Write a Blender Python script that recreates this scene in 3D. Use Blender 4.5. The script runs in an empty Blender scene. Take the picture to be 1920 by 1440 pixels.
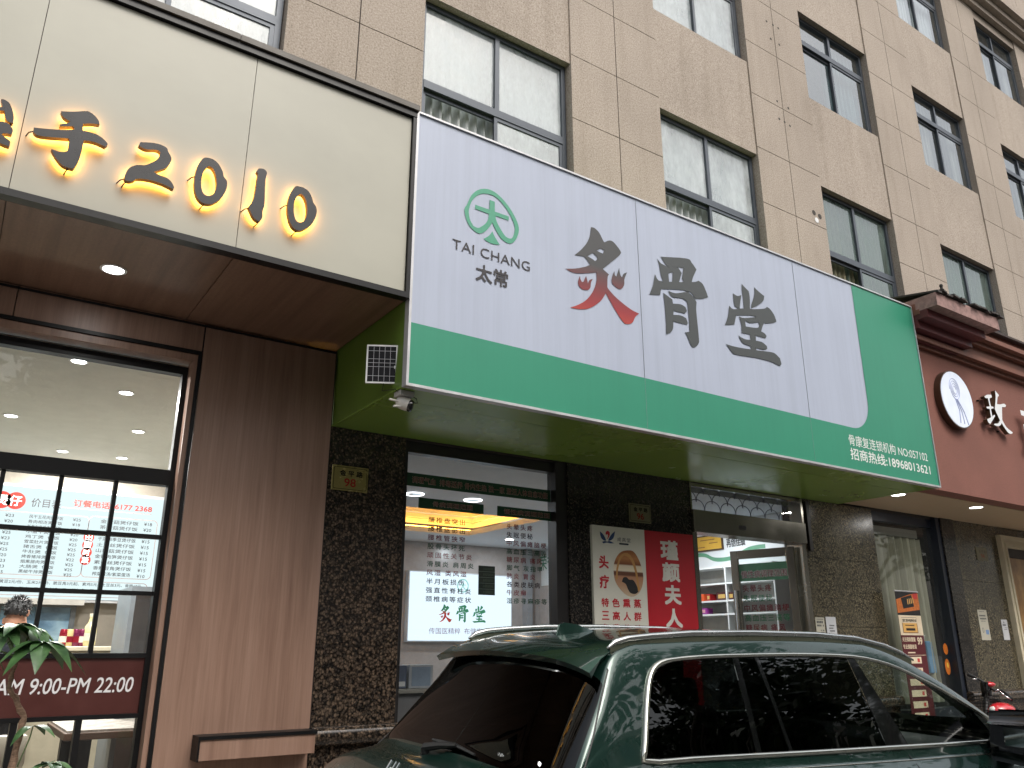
import bpy, bmesh, math, random
from mathutils import Vector, Matrix
from mathutils.geometry import delaunay_2d_cdt
random.seed(7)
scn = bpy.context.scene
R = math.radians

# ---------------------------------------------------------------- camera
CAM_H = 1.62
F_PX = 1520.0                    # focal length in pixels of the 1920 px wide photograph
PIT, YAW = R(18.0), R(34.1)
cd = bpy.data.cameras.new('camera')
cam = bpy.data.objects.new('camera', cd)
scn.collection.objects.link(cam)
cam.location = (0, 0, CAM_H)
cam.rotation_euler = (R(90) + PIT, 0, -YAW)
cd.sensor_fit = 'HORIZONTAL'
cd.sensor_width = 36.0
cd.lens = 36.0 * F_PX / 1920.0
cd.clip_start = 0.05
cd.clip_end = 2000
scn.camera = cam

# ---------------------------------------------------------------- sky, sun, exposure
SUN_EL, SUN_AZ = R(54), R(168)   # azimuth clockwise from +Y: behind the camera, a little to the left
w = bpy.data.worlds.new('World')
scn.world = w
w.use_nodes = True
nt = w.node_tree
nt.nodes.clear()
sky = nt.nodes.new('ShaderNodeTexSky')
sky.sky_type = 'NISHITA'
sky.sun_disc = False
sky.sun_elevation = SUN_EL
sky.sun_rotation = SUN_AZ
sky.air_density = 1.6
sky.dust_density = 6.0
sky.ozone_density = 1.0
hs = nt.nodes.new('ShaderNodeHueSaturation')       # overcast: a nearly colourless sky
hs.inputs['Saturation'].default_value = 0.42
bg = nt.nodes.new('ShaderNodeBackground')
bg.inputs['Strength'].default_value = 0.13
wo = nt.nodes.new('ShaderNodeOutputWorld')
nt.links.new(sky.outputs[0], hs.inputs['Color'])
nt.links.new(hs.outputs[0], bg.inputs['Color'])
nt.links.new(bg.outputs[0], wo.inputs['Surface'])
sl = bpy.data.lights.new('sun', 'SUN')
sl.energy = 0.6
sl.angle = R(25)
sl.color = (1.0, 0.97, 0.92)
so = bpy.data.objects.new('sun', sl)
scn.collection.objects.link(so)
sd = Vector((math.sin(SUN_AZ) * math.cos(SUN_EL), math.cos(SUN_AZ) * math.cos(SUN_EL), math.sin(SUN_EL)))
so.rotation_euler = (-sd).to_track_quat('-Z', 'Y').to_euler()
so.location = (0, -10, 30)
vs = scn.view_settings
vs.view_transform = 'Standard'
vs.look = 'None'
vs.gamma = 1.0
vs.use_curve_mapping = False
vs.exposure = 0.74
scn.render.engine = 'CYCLES'
scn.cycles.max_bounces = 8
scn.cycles.diffuse_bounces = 3
scn.cycles.glossy_bounces = 4
scn.cycles.transparent_max_bounces = 16
scn.cycles.caustics_reflective = False
scn.cycles.caustics_refractive = False
scn.cycles.sample_clamp_indirect = 4.0

# ---------------------------------------------------------------- pixel -> point helpers (photograph pixels, 1920 x 1440)
_f = Vector((math.sin(YAW) * math.cos(PIT), math.cos(YAW) * math.cos(PIT), math.sin(PIT)))
_r = Vector((math.cos(YAW), -math.sin(YAW), 0))
_u = _r.cross(_f)
def ray(x, y):
    return _f + _r * ((x - 960) / F_PX) + _u * ((720 - y) / F_PX)
def onY(x, y, Y):
    d = ray(x, y); p = d * (Y / d.y); p.z += CAM_H; return p
def onX(x, y, X):
    d = ray(x, y); p = d * (X / d.x); p.z += CAM_H; return p
def onZ(x, y, Z):
    d = ray(x, y); p = d * ((Z - CAM_H) / d.z); p.z += CAM_H; return p
def onL(x, y, a, b):
    """point on the upright plane through plan points a, b"""
    d = ray(x, y); n = (-(b[1] - a[1]), b[0] - a[0])
    t = (n[0] * a[0] + n[1] * a[1]) / (n[0] * d.x + n[1] * d.y)
    p = d * t; p.z += CAM_H; return p

# ---------------------------------------------------------------- materials
def lin(v):
    v /= 255.0
    return v / 12.92 if v <= 0.04045 else ((v + 0.055) / 1.055) ** 2.4
def C(r, g, b):
    return (lin(r), lin(g), lin(b), 1.0)
class NT:
    """small helper round a node tree"""
    def __init__(s, name):
        s.m = bpy.data.materials.new(name); s.m.use_nodes = True
        s.t = s.m.node_tree; s.t.nodes.clear()
        s.out = s.n('ShaderNodeOutputMaterial')
    def n(s, t, **kw):
        nd = s.t.nodes.new(t)
        for k, v in kw.items():
            if k in nd.inputs: nd.inputs[k].default_value = v
            else: setattr(nd, k, v)
        return nd
    def l(s, a, b): s.t.links.new(a, b)
    def obj(s, scale=(1, 1, 1), rot=(0, 0, 0)):
        tc = s.n('ShaderNodeTexCoord'); mp = s.n('ShaderNodeMapping')
        mp.inputs['Scale'].default_value = scale
        mp.inputs['Rotation'].default_value = rot
        s.l(tc.outputs['Object'], mp.inputs['Vector']); return mp.outputs[0]
    def noise(s, vec, scale, detail=4, rough=0.6):
        nd = s.n('ShaderNodeTexNoise'); nd.inputs['Scale'].default_value = scale
        nd.inputs['Detail'].default_value = detail; nd.inputs['Roughness'].default_value = rough
        s.l(vec, nd.inputs['Vector']); return nd.outputs['Fac']
    def ramp(s, fac, stops):
        nd = s.n('ShaderNodeValToRGB'); cr = nd.color_ramp
        while len(cr.elements) < len(stops): cr.elements.new(0.5)
        for e, (p, c) in zip(cr.elements, stops):
            e.position = p; e.color = c
        s.l(fac, nd.inputs['Fac']); return nd.outputs['Color']
    def mix(s, fac, a, b, mode='MIX'):
        nd = s.n('ShaderNodeMix', data_type='RGBA', blend_type=mode)
        for sock, v in ((nd.inputs[0], fac), (nd.inputs[6], a), (nd.inputs[7], b)):
            if hasattr(v, 'is_output'): s.l(v, sock)
            else: sock.default_value = v
        return nd.outputs[2]
    def bsdf(s, col, rough=0.6, metal=0.0, coat=0.0, bump=None, bstr=0.2, bdist=0.01, spec=0.5, sub=None):
        p = s.n('ShaderNodeBsdfPrincipled')
        for k, v in (('Base Color', col), ('Roughness', rough)):
            if hasattr(v, 'is_output'): s.l(v, p.inputs[k])
            else: p.inputs[k].default_value = v
        p.inputs['Metallic'].default_value = metal
        p.inputs['Coat Weight'].default_value = coat
        p.inputs['Coat Roughness'].default_value = 0.03
        p.inputs['Specular IOR Level'].default_value = spec
        if bump is not None:
            b = s.n('ShaderNodeBump'); b.inputs['Strength'].default_value = bstr
            b.inputs['Distance'].default_value = bdist
            s.l(bump, b.inputs['Height']); s.l(b.outputs[0], p.inputs['Normal'])
        s.l(p.outputs[0], s.out.inputs['Surface']); s.p = p
        return s.m
_cache = {}
def plain(name, col, rough=0.55, metal=0.0, coat=0.0, var=0.12, scale=6.0, spec=0.5):
    """a plain painted / plastic / metal surface with slight wear in its tone and gloss"""
    if name in _cache: return _cache[name]
    t = NT(name); v = t.obj()
    f = t.noise(v, scale, 5, 0.65)
    lo = tuple(c * (1 - var) for c in col[:3]) + (1,); hi = tuple(min(1, c * (1 + var)) for c in col[:3]) + (1,)
    cc = t.ramp(f, [(0.3, lo), (0.7, hi)])
    rr = t.ramp(f, [(0.3, (max(0.02, rough - .06),) * 3 + (1,)), (0.7, (min(1, rough + .08),) * 3 + (1,))])
    _cache[name] = t.bsdf(cc, rr, metal, coat, spec=spec)
    return _cache[name]
def glow(name, col, strength):
    if name in _cache: return _cache[name]
    t = NT(name); e = t.n('ShaderNodeEmission'); e.inputs['Color'].default_value = col
    e.inputs['Strength'].default_value = strength
    t.l(e.outputs[0], t.out.inputs['Surface']); _cache[name] = t.m
    return t.m
def glass(name, tint, refl=0.0, dust=0.0, dustcol=(0.6, 0.62, 0.62, 1), ior=1.5, wob=0.0, grough=0.0):
    """thin window pane: tinted see-through + mirror by Fresnel (+ a film of dust)"""
    if name in _cache: return _cache[name]
    t = NT(name)
    tr = t.n('ShaderNodeBsdfTransparent'); tr.inputs['Color'].default_value = tint
    gl = t.n('ShaderNodeBsdfGlossy'); gl.inputs['Roughness'].default_value = grough
    gl.inputs['Color'].default_value = (0.95, 0.97, 0.97, 1)
    fr = t.n('ShaderNodeFresnel'); 
    ge = t.n('ShaderNodeNewGeometry'); io = t.n('ShaderNodeMapRange')      # the same mirror strength from both sides of the sheet
    io.inputs[3].default_value = ior; io.inputs[4].default_value = 1.0 / ior
    t.l(ge.outputs['Backfacing'], io.inputs[0]); t.l(io.outputs[0], fr.inputs['IOR'])
    if wob:
        b = t.n('ShaderNodeBump'); b.inputs['Strength'].default_value = wob; b.inputs['Distance'].default_value = 0.02
        t.l(t.noise(t.obj(), 1.3, 1, 0.4), b.inputs['Height'])
        t.l(b.outputs[0], gl.inputs['Normal']); t.l(b.outputs[0], fr.inputs['Normal'])
    ad = t.n('ShaderNodeMath', operation='MULTIPLY_ADD')
    ad.inputs[1].default_value = 1.0 - refl; ad.inputs[2].default_value = refl
    t.l(fr.outputs[0], ad.inputs[0])
    m1 = t.n('ShaderNodeMixShader'); t.l(ad.outputs[0], m1.inputs[0]); t.l(tr.outputs[0], m1.inputs[1]); t.l(gl.outputs[0], m1.inputs[2])
    last = m1.outputs[0]
    if dust:
        df = t.n('ShaderNodeBsdfDiffuse'); df.inputs['Color'].default_value = dustcol
        f = t.noise(t.obj((2.2, 2.2, 0.9)), 2.0, 7, 0.7)
        rr = t.n('ShaderNodeMapRange'); rr.inputs[1].default_value = 0.35; rr.inputs[2].default_value = 0.7
        rr.inputs[3].default_value = dust * 0.35; rr.inputs[4].default_value = dust
        t.l(f, rr.inputs[0])
        m2 = t.n('ShaderNodeMixShader'); t.l(rr.outputs[0], m2.inputs[0]); t.l(last, m2.inputs[1]); t.l(df.outputs[0], m2.inputs[2])
        last = m2.outputs[0]
    t.l(last, t.out.inputs['Surface']); _cache[name] = t.m
    return t.m
def m_stonepaint():
    t = NT('beige_stone_paint'); v = t.obj()
    fine = t.noise(v, 55, 3, 0.75); big = t.noise(v, 0.5, 4, 0.6)
    a = t.ramp(fine, [(0.30, C(128, 117, 107)), (0.45, C(165, 154, 143)), (0.60, C(182, 171, 160)), (0.75, C(202, 193, 183))])
    st = t.noise(t.obj((1.5, 1.5, 0.16)), 3.0, 5, 0.65)
    b = t.ramp(big, [(0.3, (0.86, 0.85, 0.84, 1)), (0.7, (1.05, 1.04, 1.03, 1))])
    c = t.mix(1.0, a, b, 'MULTIPLY')
    d = t.ramp(st, [(0.30, (0.86, 0.85, 0.83, 1)), (0.52, (1, 1, 1, 1))])
    c = t.mix(0.8, c, d, 'MULTIPLY')
    return t.bsdf(c, 0.9, bump=fine, bstr=0.35, bdist=0.004, spec=0.2)
def m_granite(name, cols, scale, rough=0.14):
    t = NT(name); v = t.obj()
    vo = t.n('ShaderNodeTexVoronoi', feature='F1'); vo.inputs['Scale'].default_value = scale
    nz = t.n('ShaderNodeTexNoise'); nz.inputs['Scale'].default_value = scale * 0.8; nz.inputs['Detail'].default_value = 3
    t.l(v, nz.inputs['Vector'])
    vv = t.n('ShaderNodeVectorMath', operation='MULTIPLY_ADD')
    t.l(nz.outputs['Color'], vv.inputs[0]); vv.inputs[1].default_value = (0.03, 0.03, 0.03); t.l(v, vv.inputs[2])
    t.l(vv.outputs[0], vo.inputs['Vector'])
    sp = t.n('ShaderNodeSeparateColor'); t.l(vo.outputs['Color'], sp.inputs[0])
    blob = t.ramp(sp.outputs[0], [(0.0, cols[0]), (0.35, cols[1]), (0.6, cols[2]), (0.9, cols[3])])
    edge = t.ramp(vo.outputs['Distance'], [(0.30, (1, 1, 1, 1)), (0.66, (0.22, 0.22, 0.22, 1))])
    c = t.mix(1.0, blob, edge, 'MULTIPLY')
    f = t.noise(v, scale * 3.5, 3, 0.7)
    c = t.mix(0.55, c, t.ramp(f, [(0.35, (0.25, 0.25, 0.25, 1)), (0.65, (1.4, 1.35, 1.3, 1))]), 'MULTIPLY')
    rr = t.ramp(t.noise(v, 1.5, 4), [(0.3, (rough,) * 3 + (1,)), (0.75, (rough + .16,) * 3 + (1,))])
    return t.bsdf(c, rr)
def m_wood(name, a, b, c, sc=(9, 9, 0.45), rough=0.42):
    t = NT(name); v = t.obj(sc)
    f1 = t.noise(v, 1.6, 7, 0.65)
    f2 = t.noise(t.obj((60, 60, 1.2)), 1.0, 4, 0.7)
    col = t.ramp(f1, [(0.25, a), (0.5, b), (0.75, c)])
    col = t.mix(0.42, col, t.ramp(f2, [(0.35, (0.72, 0.7, 0.68, 1)), (0.6, (1.08, 1.07, 1.06, 1))]), 'MULTIPLY')
    return t.bsdf(col, rough, bump=f2, bstr=0.06, bdist=0.002)
def m_sign(name, col, dirt=0.12):
    """printed sign sheet with rain streaks running down it"""
    t = NT(name)
    f = t.noise(t.obj((9, 1, 0.22)), 1.3, 8, 0.78)
    g = t.noise(t.obj((1.2, 1, 1.0)), 1.0, 4, 0.6)
    c = t.mix(dirt * 3.2, col, t.ramp(f, [(0.36, (0.80, 0.79, 0.80, 1)), (0.55, (1, 1, 1, 1))]), 'MULTIPLY')
    c = t.mix(0.7, c, t.ramp(g, [(0.3, (0.93, 0.93, 0.94, 1)), (0.7, (1.03, 1.03, 1.03, 1))]), 'MULTIPLY')
    return t.bsdf(c, 0.42, spec=0.4)
M = {}
M['stone'] = m_stonepaint()
M['granite'] = m_granite('brown_granite', [C(42, 39, 37), C(68, 60, 53), C(90, 77, 66), C(112, 96, 82)], 52)
M['granite_dark'] = m_granite('dark_granite', [C(22, 24, 26), C(44, 42, 40), C(62, 58, 54), C(80, 74, 66)], 60)
M['granite_green'] = m_granite('olive_granite', [C(56, 53, 44), C(104, 97, 78), C(122, 114, 92), C(144, 134, 108)], 66, 0.2)
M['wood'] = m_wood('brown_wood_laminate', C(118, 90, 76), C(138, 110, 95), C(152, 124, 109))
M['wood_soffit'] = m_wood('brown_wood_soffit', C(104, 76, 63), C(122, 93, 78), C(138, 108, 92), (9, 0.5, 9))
M['black'] = plain('black_metal', C(9, 9, 11), 0.45, spec=.3)
M['blackgloss'] = plain('black_gloss', C(10, 11, 12), 0.12, coat=0.6)
M['joint'] = plain('dark_joint', C(70, 64, 60), 0.9)
M['alu'] = plain('grey_window_frame', C(74, 80, 88), 0.4, 0.3)
M['alu_light'] = plain('light_trim', C(190, 190, 192), 0.4, 0.3)
M['white'] = plain('white_paint', C(225, 225, 225), 0.5, var=0.04)
M['steel'] = plain('brushed_steel', C(150, 146, 136), 0.22, 0.9, var=.04, scale=1.2)
M['chrome'] = plain('chrome', C(225, 226, 228), 0.08, 1.0, var=0.02)
M['satin'] = plain('satin_chrome', C(200, 202, 200), 0.24, 1.0, var=0.03)
M['rubber'] = plain('rubber', C(22, 22, 23), 0.75)
M['plastic'] = plain('black_plastic', C(20, 20, 21), 0.5)

# ---------------------------------------------------------------- mesh helpers
class MB:
    """collects shapes (world or thing coordinates) into ONE mesh object"""
    def __init__(s): s.v = []; s.f = []; s.m = []; s.cm = 0
    def add(s, vs, fs):
        b = len(s.v); s.v += [tuple(p) for p in vs]
        s.f += [tuple(i + b for i in f) for f in fs]; s.m += [s.cm] * len(fs); return s
    def box(s, x0, x1, y0, y1, z0, z1, bev=0.0):
        if bev <= 0:
            vs = [(x, y, z) for x in (x0, x1) for y in (y0, y1) for z in (z0, z1)]
            return s.add(vs, [(0, 1, 3, 2), (4, 6, 7, 5), (0, 4, 5, 1), (2, 3, 7, 6), (0, 2, 6, 4), (1, 5, 7, 3)])
        bm = bmesh.new()
        r = bmesh.ops.create_cube(bm, size=1.0)
        for q in bm.verts:
            q.co = Vector((x0 + (q.co.x + .5) * (x1 - x0), y0 + (q.co.y + .5) * (y1 - y0), z0 + (q.co.z + .5) * (z1 - z0)))
        bmesh.ops.bevel(bm, geom=bm.edges[:], offset=bev, segments=2, affect='EDGES', profile=0.5)
        return s.bm(bm)
    def bm(s, bm, mat=None):
        bm.verts.index_update()
        vs = [(mat @ q.co if mat else q.co.copy()) for q in bm.verts]
        fs = [tuple(q.index for q in f.verts) for f in bm.faces]
        bm.free(); return s.add(vs, fs)
    def obox(s, c, ax, ay, az, h, bev=0.0):
        """box with half sizes h along axes ax, ay, az about c"""
        t = MB().box(-h[0], h[0], -h[1], h[1], -h[2], h[2], bev)
        c = Vector(c); ax, ay, az = Vector(ax).normalized(), Vector(ay).normalized(), Vector(az).normalized()
        return s.add([c + ax * p[0] + ay * p[1] + az * p[2] for p in t.v], t.f)
    def tube(s, pts, r, n=8, caps=True, closed=False):
        pts = [Vector(p) for p in pts]; k = len(pts)
        rs = r if isinstance(r, (list, tuple)) else [r] * k
        vs = []; up = None
        for i, p in enumerate(pts):
            a = pts[(i - 1) % k] if (i > 0 or closed) else p; b = pts[(i + 1) % k] if (i < k - 1 or closed) else p
            d = (b - a).normalized()
            if up is None: up = d.orthogonal().normalized()
            up = (up - d * up.dot(d))
            up = up.normalized() if up.length > 1e-6 else d.orthogonal().normalized()
            sd = d.cross(up)
            for j in range(n):
                an = 2 * math.pi * j / n
                vs.append(p + (up * math.cos(an) + sd * math.sin(an)) * rs[i])
        fs = []
        for i in range(k if closed else k - 1):
            for j in range(n):
                a, b = i * n + j, i * n + (j + 1) % n; i2 = (i + 1) % k
                fs.append((a, b, i2 * n + (j + 1) % n, i2 * n + j))
        if caps and not closed:
            fs.append(tuple(range(n - 1, -1, -1))); fs.append(tuple((k - 1) * n + j for j in range(n)))
        return s.add(vs, fs)
    def lathe(s, c, axis, prof, n=24):
        """prof: (radius, height) list turned about axis through c"""
        c = Vector(c); d = Vector(axis).normalized(); u = d.orthogonal().normalized(); w_ = d.cross(u)
        vs = []
        for (r, h) in prof:
            for j in range(n):
                a = 2 * math.pi * j / n
                vs.append(c + d * h + (u * math.cos(a) + w_ * math.sin(a)) * max(r, 1e-5))
        fs = [(i * n + j, i * n + (j + 1) % n, (i + 1) * n + (j + 1) % n, (i + 1) * n + j) for i in range(len(prof) - 1) for j in range(n)]
        fs += [tuple(range(n - 1, -1, -1)), tuple((len(prof) - 1) * n + j for j in range(n))]
        return s.add(vs, fs)
    def ball(s, c, rad, n=16, m=10):
        c = Vector(c); rx, ry, rz = rad if isinstance(rad, (tuple, list)) else (rad,) * 3
        vs = [(c.x, c.y, c.z + rz)]
        for i in range(1, m):
            t = math.pi * i / m
            for j in range(n):
                a = 2 * math.pi * j / n
                vs.append((c.x + rx * math.sin(t) * math.cos(a), c.y + ry * math.sin(t) * math.sin(a), c.z + rz * math.cos(t)))
        vs.append((c.x, c.y, c.z - rz)); fs = []
        for j in range(n): fs.append((0, 1 + j, 1 + (j + 1) % n))
        for i in range(m - 2):
            for j in range(n):
                fs.append((1 + i * n + j, 1 + (i + 1) * n + j, 1 + (i + 1) * n + (j + 1) % n, 1 + i * n + (j + 1) % n))
        e = len(vs) - 1
        for j in range(n): fs.append((e, 1 + (m - 2) * n + (j + 1) % n, 1 + (m - 2) * n + j))
        return s.add(vs, fs)
    def flat(s, pl, loops, depth):
        """loops of plane coordinates (outline + holes) as a sheet of the given thickness on plane pl"""
        vs, fs = fill(loops)
        n = len(vs)
        top = [pl.at(a, b, depth) for a, b in vs]; bot = [pl.at(a, b, 0.0) for a, b in vs]
        s.add(top, fs)
        if depth > 0.006:
            for lp in loops:
                k = len(lp)
                s.add([pl.at(a, b, depth) for a, b in lp] + [pl.at(a, b, 0.0) for a, b in lp],
                      [(i, i + k, (i + 1) % k + k, (i + 1) % k) for i in range(k)])
        return s
    def build(s, name, mats, parent=None, smooth=False, auto=None, local=False):
        me = bpy.data.meshes.new(name)
        o = bpy.data.objects.new(name, me)
        off = Vector((0, 0, 0))
        if parent is not None:
            o.parent = parent
            if not local: off = WL.get(parent.name, Vector((0, 0, 0)))
        elif not local:
            off = Vector((sum(p[0] for p in s.v) / len(s.v), sum(p[1] for p in s.v) / len(s.v), min(p[2] for p in s.v)))
            o.location = off
        # sub-parts sit at their parent's own origin
        me.from_pydata([(p[0] - off.x, p[1] - off.y, p[2] - off.z) for p in s.v], [], s.f)
        WL[o.name] = off.copy()
        for m in (mats if isinstance(mats, (list, tuple)) else [mats]): me.materials.append(m)
        for i, p in enumerate(me.polygons):
            p.material_index = s.m[i]
            p.use_smooth = smooth
        bmm = bmesh.new(); bmm.from_mesh(me)
        if getattr(s, 'fix', True): bmesh.ops.recalc_face_normals(bmm, faces=bmm.faces[:])
        bmm.to_mesh(me); bmm.free()
        if smooth and auto:
            me.set_sharp_from_angle(angle=R(auto))
        scn.collection.objects.link(o)
        return o
WL = {}
def tag(o, label=None, cat=None, group=None, kind=None):
    if label: o['label'] = label
    if cat: o['category'] = cat
    if group: o['group'] = group
    if kind: o['kind'] = kind
    return o
def thing(name, loc, label, cat, group=None):
    o = bpy.data.objects.new(name, None); o.empty_display_size = 0.1
    o.location = loc; scn.collection.objects.link(o)
    WL[o.name] = Vector(loc)
    return tag(o, label, cat, group)
def dup(o, shift, parent=None):
    """a copy of a thing with its parts and sub-parts"""
    c = o.copy(); scn.collection.objects.link(c)
    if parent: c.parent = parent
    else: c.location = Vector(o.location) + Vector(shift)
    WL[c.name] = WL[o.name] + Vector(shift)
    for k in list(o.children): dup(k, shift, c)
    return c
def fill(loops):
    """triangulate an outline with holes"""
    pts = []; edges = []
    for lp in loops:
        b = len(pts); k = len(lp)
        pts += [Vector((float(a), float(c))) for a, c in lp]
        edges += [(b + i, b + (i + 1) % k) for i in range(k)]
    vo, eo, fo, _, _, _ = delaunay_2d_cdt(pts, edges, [], 0, 1e-7)
    vo = [(p.x, p.y) for p in vo]
    keep = []
    for f in fo:
        cx = sum(vo[i][0] for i in f) / len(f); cy = sum(vo[i][1] for i in f) / len(f)
        if sum(inside((cx, cy), lp) for lp in loops) % 2: keep.append(tuple(f))
    return vo, keep
def inside(p, lp):
    x, y = p; r = False; j = len(lp) - 1
    for i in range(len(lp)):
        xi, yi = lp[i]; xj, yj = lp[j]
        if (yi > y) != (yj > y) and x < (xj - xi) * (y - yi) / (yj - yi) + xi: r = not r
        j = i
    return r
def soften(lp, n=3, corner=48):
    """round the shallow bends of a traced outline, keep its sharp corners"""
    k = len(lp); out = []
    V = [Vector(p) for p in lp]
    sharp = []
    for i in range(k):
        a = (V[i] - V[i - 1]); b = (V[(i + 1) % k] - V[i])
        sharp.append(a.length < 1e-9 or b.length < 1e-9 or a.angle(b) > R(corner))
    for i in range(k):
        p1, p2 = V[i], V[(i + 1) % k]
        p0 = V[i - 1] if not sharp[i] else p1 * 2 - p2
        p3 = V[(i + 2) % k] if not sharp[(i + 1) % k] else p2 * 2 - p1
        for q in range(n):
            t = q / n
            out.append(tuple(0.5 * ((2 * p1) + (p2 - p0) * t + (2 * p0 - 5 * p1 + 4 * p2 - p3) * t * t + (3 * p1 - p0 - 3 * p2 + p3) * t ** 3)))
    return out
class Plane:
    """a flat working surface: origin, right, up; at(a, b, d) lifts d metres towards the viewer's side"""
    def __init__(s, o, u, v=(0, 0, 1)):
        s.o = Vector(o); s.u = Vector(u).normalized(); s.v = Vector(v).normalized(); s.n = s.u.cross(s.v)
    def at(s, a, b, d=0.0): return s.o + s.u * a + s.v * b + s.n * d
    def co(s, p): d = Vector(p) - s.o; return (d.dot(s.u), d.dot(s.v))
def wallp(Y): return Plane((0, Y, 0), (1, 0, 0))          # plane coordinates are world X, Z
def px(x, y, Y): p = onY(x, y, Y); return (p.x, p.z)
def trace(pts, ox, oy, s, Y): return [px(ox + x / s, oy + y / s, Y) for x, y in pts]
def rect(x0, x1, z0, z1): return [(x0, z0), (x1, z0), (x1, z1), (x0, z1)]
def rrect(x0, x1, z0, z1, r, n=6, which=(1, 1, 1, 1)):
    out = []
    for (cx, cz, a, wh) in ((x1 - r, z0 + r, -90, which[0]), (x1 - r, z1 - r, 0, which[1]), (x0 + r, z1 - r, 90, which[2]), (x0 + r, z0 + r, 180, which[3])):
        if wh:
            for i in range(n + 1):
                t = R(a + 90 * i / n); out.append((cx + r * math.cos(t), cz + r * math.sin(t)))
        else:
            out.append((cx + (r if a in (-90, 0) else -r), cz + (r if a in (0, 90) else -r)))
    return out
def ell(cx, cz, rx, rz, n=40): return [(cx + rx * math.cos(2 * math.pi * i / n), cz + rz * math.sin(2 * math.pi * i / n)) for i in range(n)]
_tx = {}
def glyphs(s, bold=0.0, space=1.0, res=3):
    k = (s, bold, space, res)
    if k in _tx: return _tx[k]
    c = bpy.data.curves.new('t', 'FONT'); c.body = s; c.offset = bold; c.space_character = space; c.resolution_u = res
    c.space_line = 1.25
    o = bpy.data.objects.new('t', c); scn.collection.objects.link(o)
    bpy.context.view_layer.update()
    me = bpy.data.meshes.new_from_object(o.evaluated_get(bpy.context.evaluated_depsgraph_get()))
    vs = [(v.co.x, v.co.y) for v in me.vertices]; fs = [tuple(p.vertices) for p in me.polygons]
    bpy.data.objects.remove(o); bpy.data.curves.remove(c); bpy.data.meshes.remove(me)
    xs = [a for a, b in vs]; ys = [b for a, b in vs]
    x0, x1, y0, y1 = min(xs), max(xs), min(ys), max(ys)
    _tx[k] = ([((a - x0) / (x1 - x0), (b - y0) / (y1 - y0)) for a, b in vs], fs, (x1 - x0) / (y1 - y0))
    return _tx[k]
def text(mb, pl, s, x0, x1, z0, z1, d=0.003, bold=0.012, space=1.0, slant=0.0, keep=None, res=3):
    """letters filling the box x0..x1, z0..z1 on plane pl; keep='l'/'c'/'r' keeps their own proportions; bold thickens the strokes"""
    vs, fs, asp = glyphs(s, 0.0, space, res)
    if keep:
        wd = asp * (z1 - z0)
        if keep == 'l': x1 = x0 + wd
        elif keep == 'r': x0 = x1 - wd
        else: x0, x1 = (x0 + x1 - wd) / 2, (x0 + x1 + wd) / 2
    b = bold * (z1 - z0) / max(1, s.count('\n') + 1) * .9
    x0, x1, z0, z1 = x0 + b, x1 - b, z0 + b, z1 - b
    k = [(0, 0)] if b <= 0 else [(b, b), (-b, b), (b, -b), (-b, -b)] if bold < .02 else [(b, b), (-b, b), (b, -b), (-b, -b), (0, 0), (b, 0), (-b, 0), (0, b), (0, -b)]
    for i, (ox, oz) in enumerate(k):
        mb.add([pl.at(x0 + p * (x1 - x0) + ox + slant * (q - .5) * (z1 - z0), z0 + q * (z1 - z0) + oz, d + .00006 * i) for p, q in vs], fs)
    mb.fix = False
    return mb

# ================================================================ ground
D = 6.0            # wall plane of the building
t = NT('asphalt'); v = t.obj(); f = t.noise(v, 60, 3, .7)
M['asphalt'] = t.bsdf(t.ramp(f, [(0.3, C(84, 83, 83)), (0.7, C(116, 114, 111))]), 0.9, bump=f, bstr=.3)
t = NT('paving'); v = t.obj()
br = t.n('ShaderNodeTexBrick'); br.inputs['Scale'].default_value = 2.5
br.inputs['Color1'].default_value = C(176, 170, 160); br.inputs['Color2'].default_value = C(160, 154, 146); br.inputs['Mortar'].default_value = C(80, 76, 72)
br.inputs['Mortar Size'].default_value = 0.012
t.l(v, br.inputs['Vector']); M['paving'] = t.bsdf(br.outputs[0], 0.8)
tag(MB().box(-120, 160, -160, 3.9, -0.4, 0.0).build('road', M['asphalt']), kind='structure')
tag(MB().box(-120, 160, 4.05, 60, -0.4, 0.07).build('pavement', M['paving']), kind='structure')
tag(MB().box(-120, 160, 3.9, 4.05, -0.4, 0.074, 0.0).build('kerb', plain('kerb_stone', C(150, 148, 144), .8)), kind='structure')

# ================================================================ the office building
B = thing('office_building', (8, D, 0.07), 'tall beige stone-coated building with rows of dark-framed windows, rising above all the shops', 'building')
COLS = [(-6.55, -4.75), (-3.4, -1.6), (-0.25, 1.63), (3.0, 4.88), (6.27, 8.1), (9.46, 11.27), (12.62, 14.4), (15.74, 17.5), (18.86, 20.62), (22.0, 23.74), (25.1, 26.86)]
ROWS = [(6.05, 8.0), (9.52, 11.15), (12.64, 14.22), (16.0, 17.6), (19.1, 20.7)]
TOPZ = 22.5
wall = MB(); back = MB()
ZJ = [3.45 + 0.894 * i - 0.03 for i in range(0, 22)]
ZJ = [4.62, 5.51, 6.385, 7.26, 8.12, 9.0, 9.905, 10.80, 11.69, 12.58, 13.47, 14.36, 15.25, 16.14, 17.03, 17.92, 18.81, 19.7, 20.6, 21.5, TOPZ]
edges = [-9.0] + [e for c in COLS for e in c] + [30.0]
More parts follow.
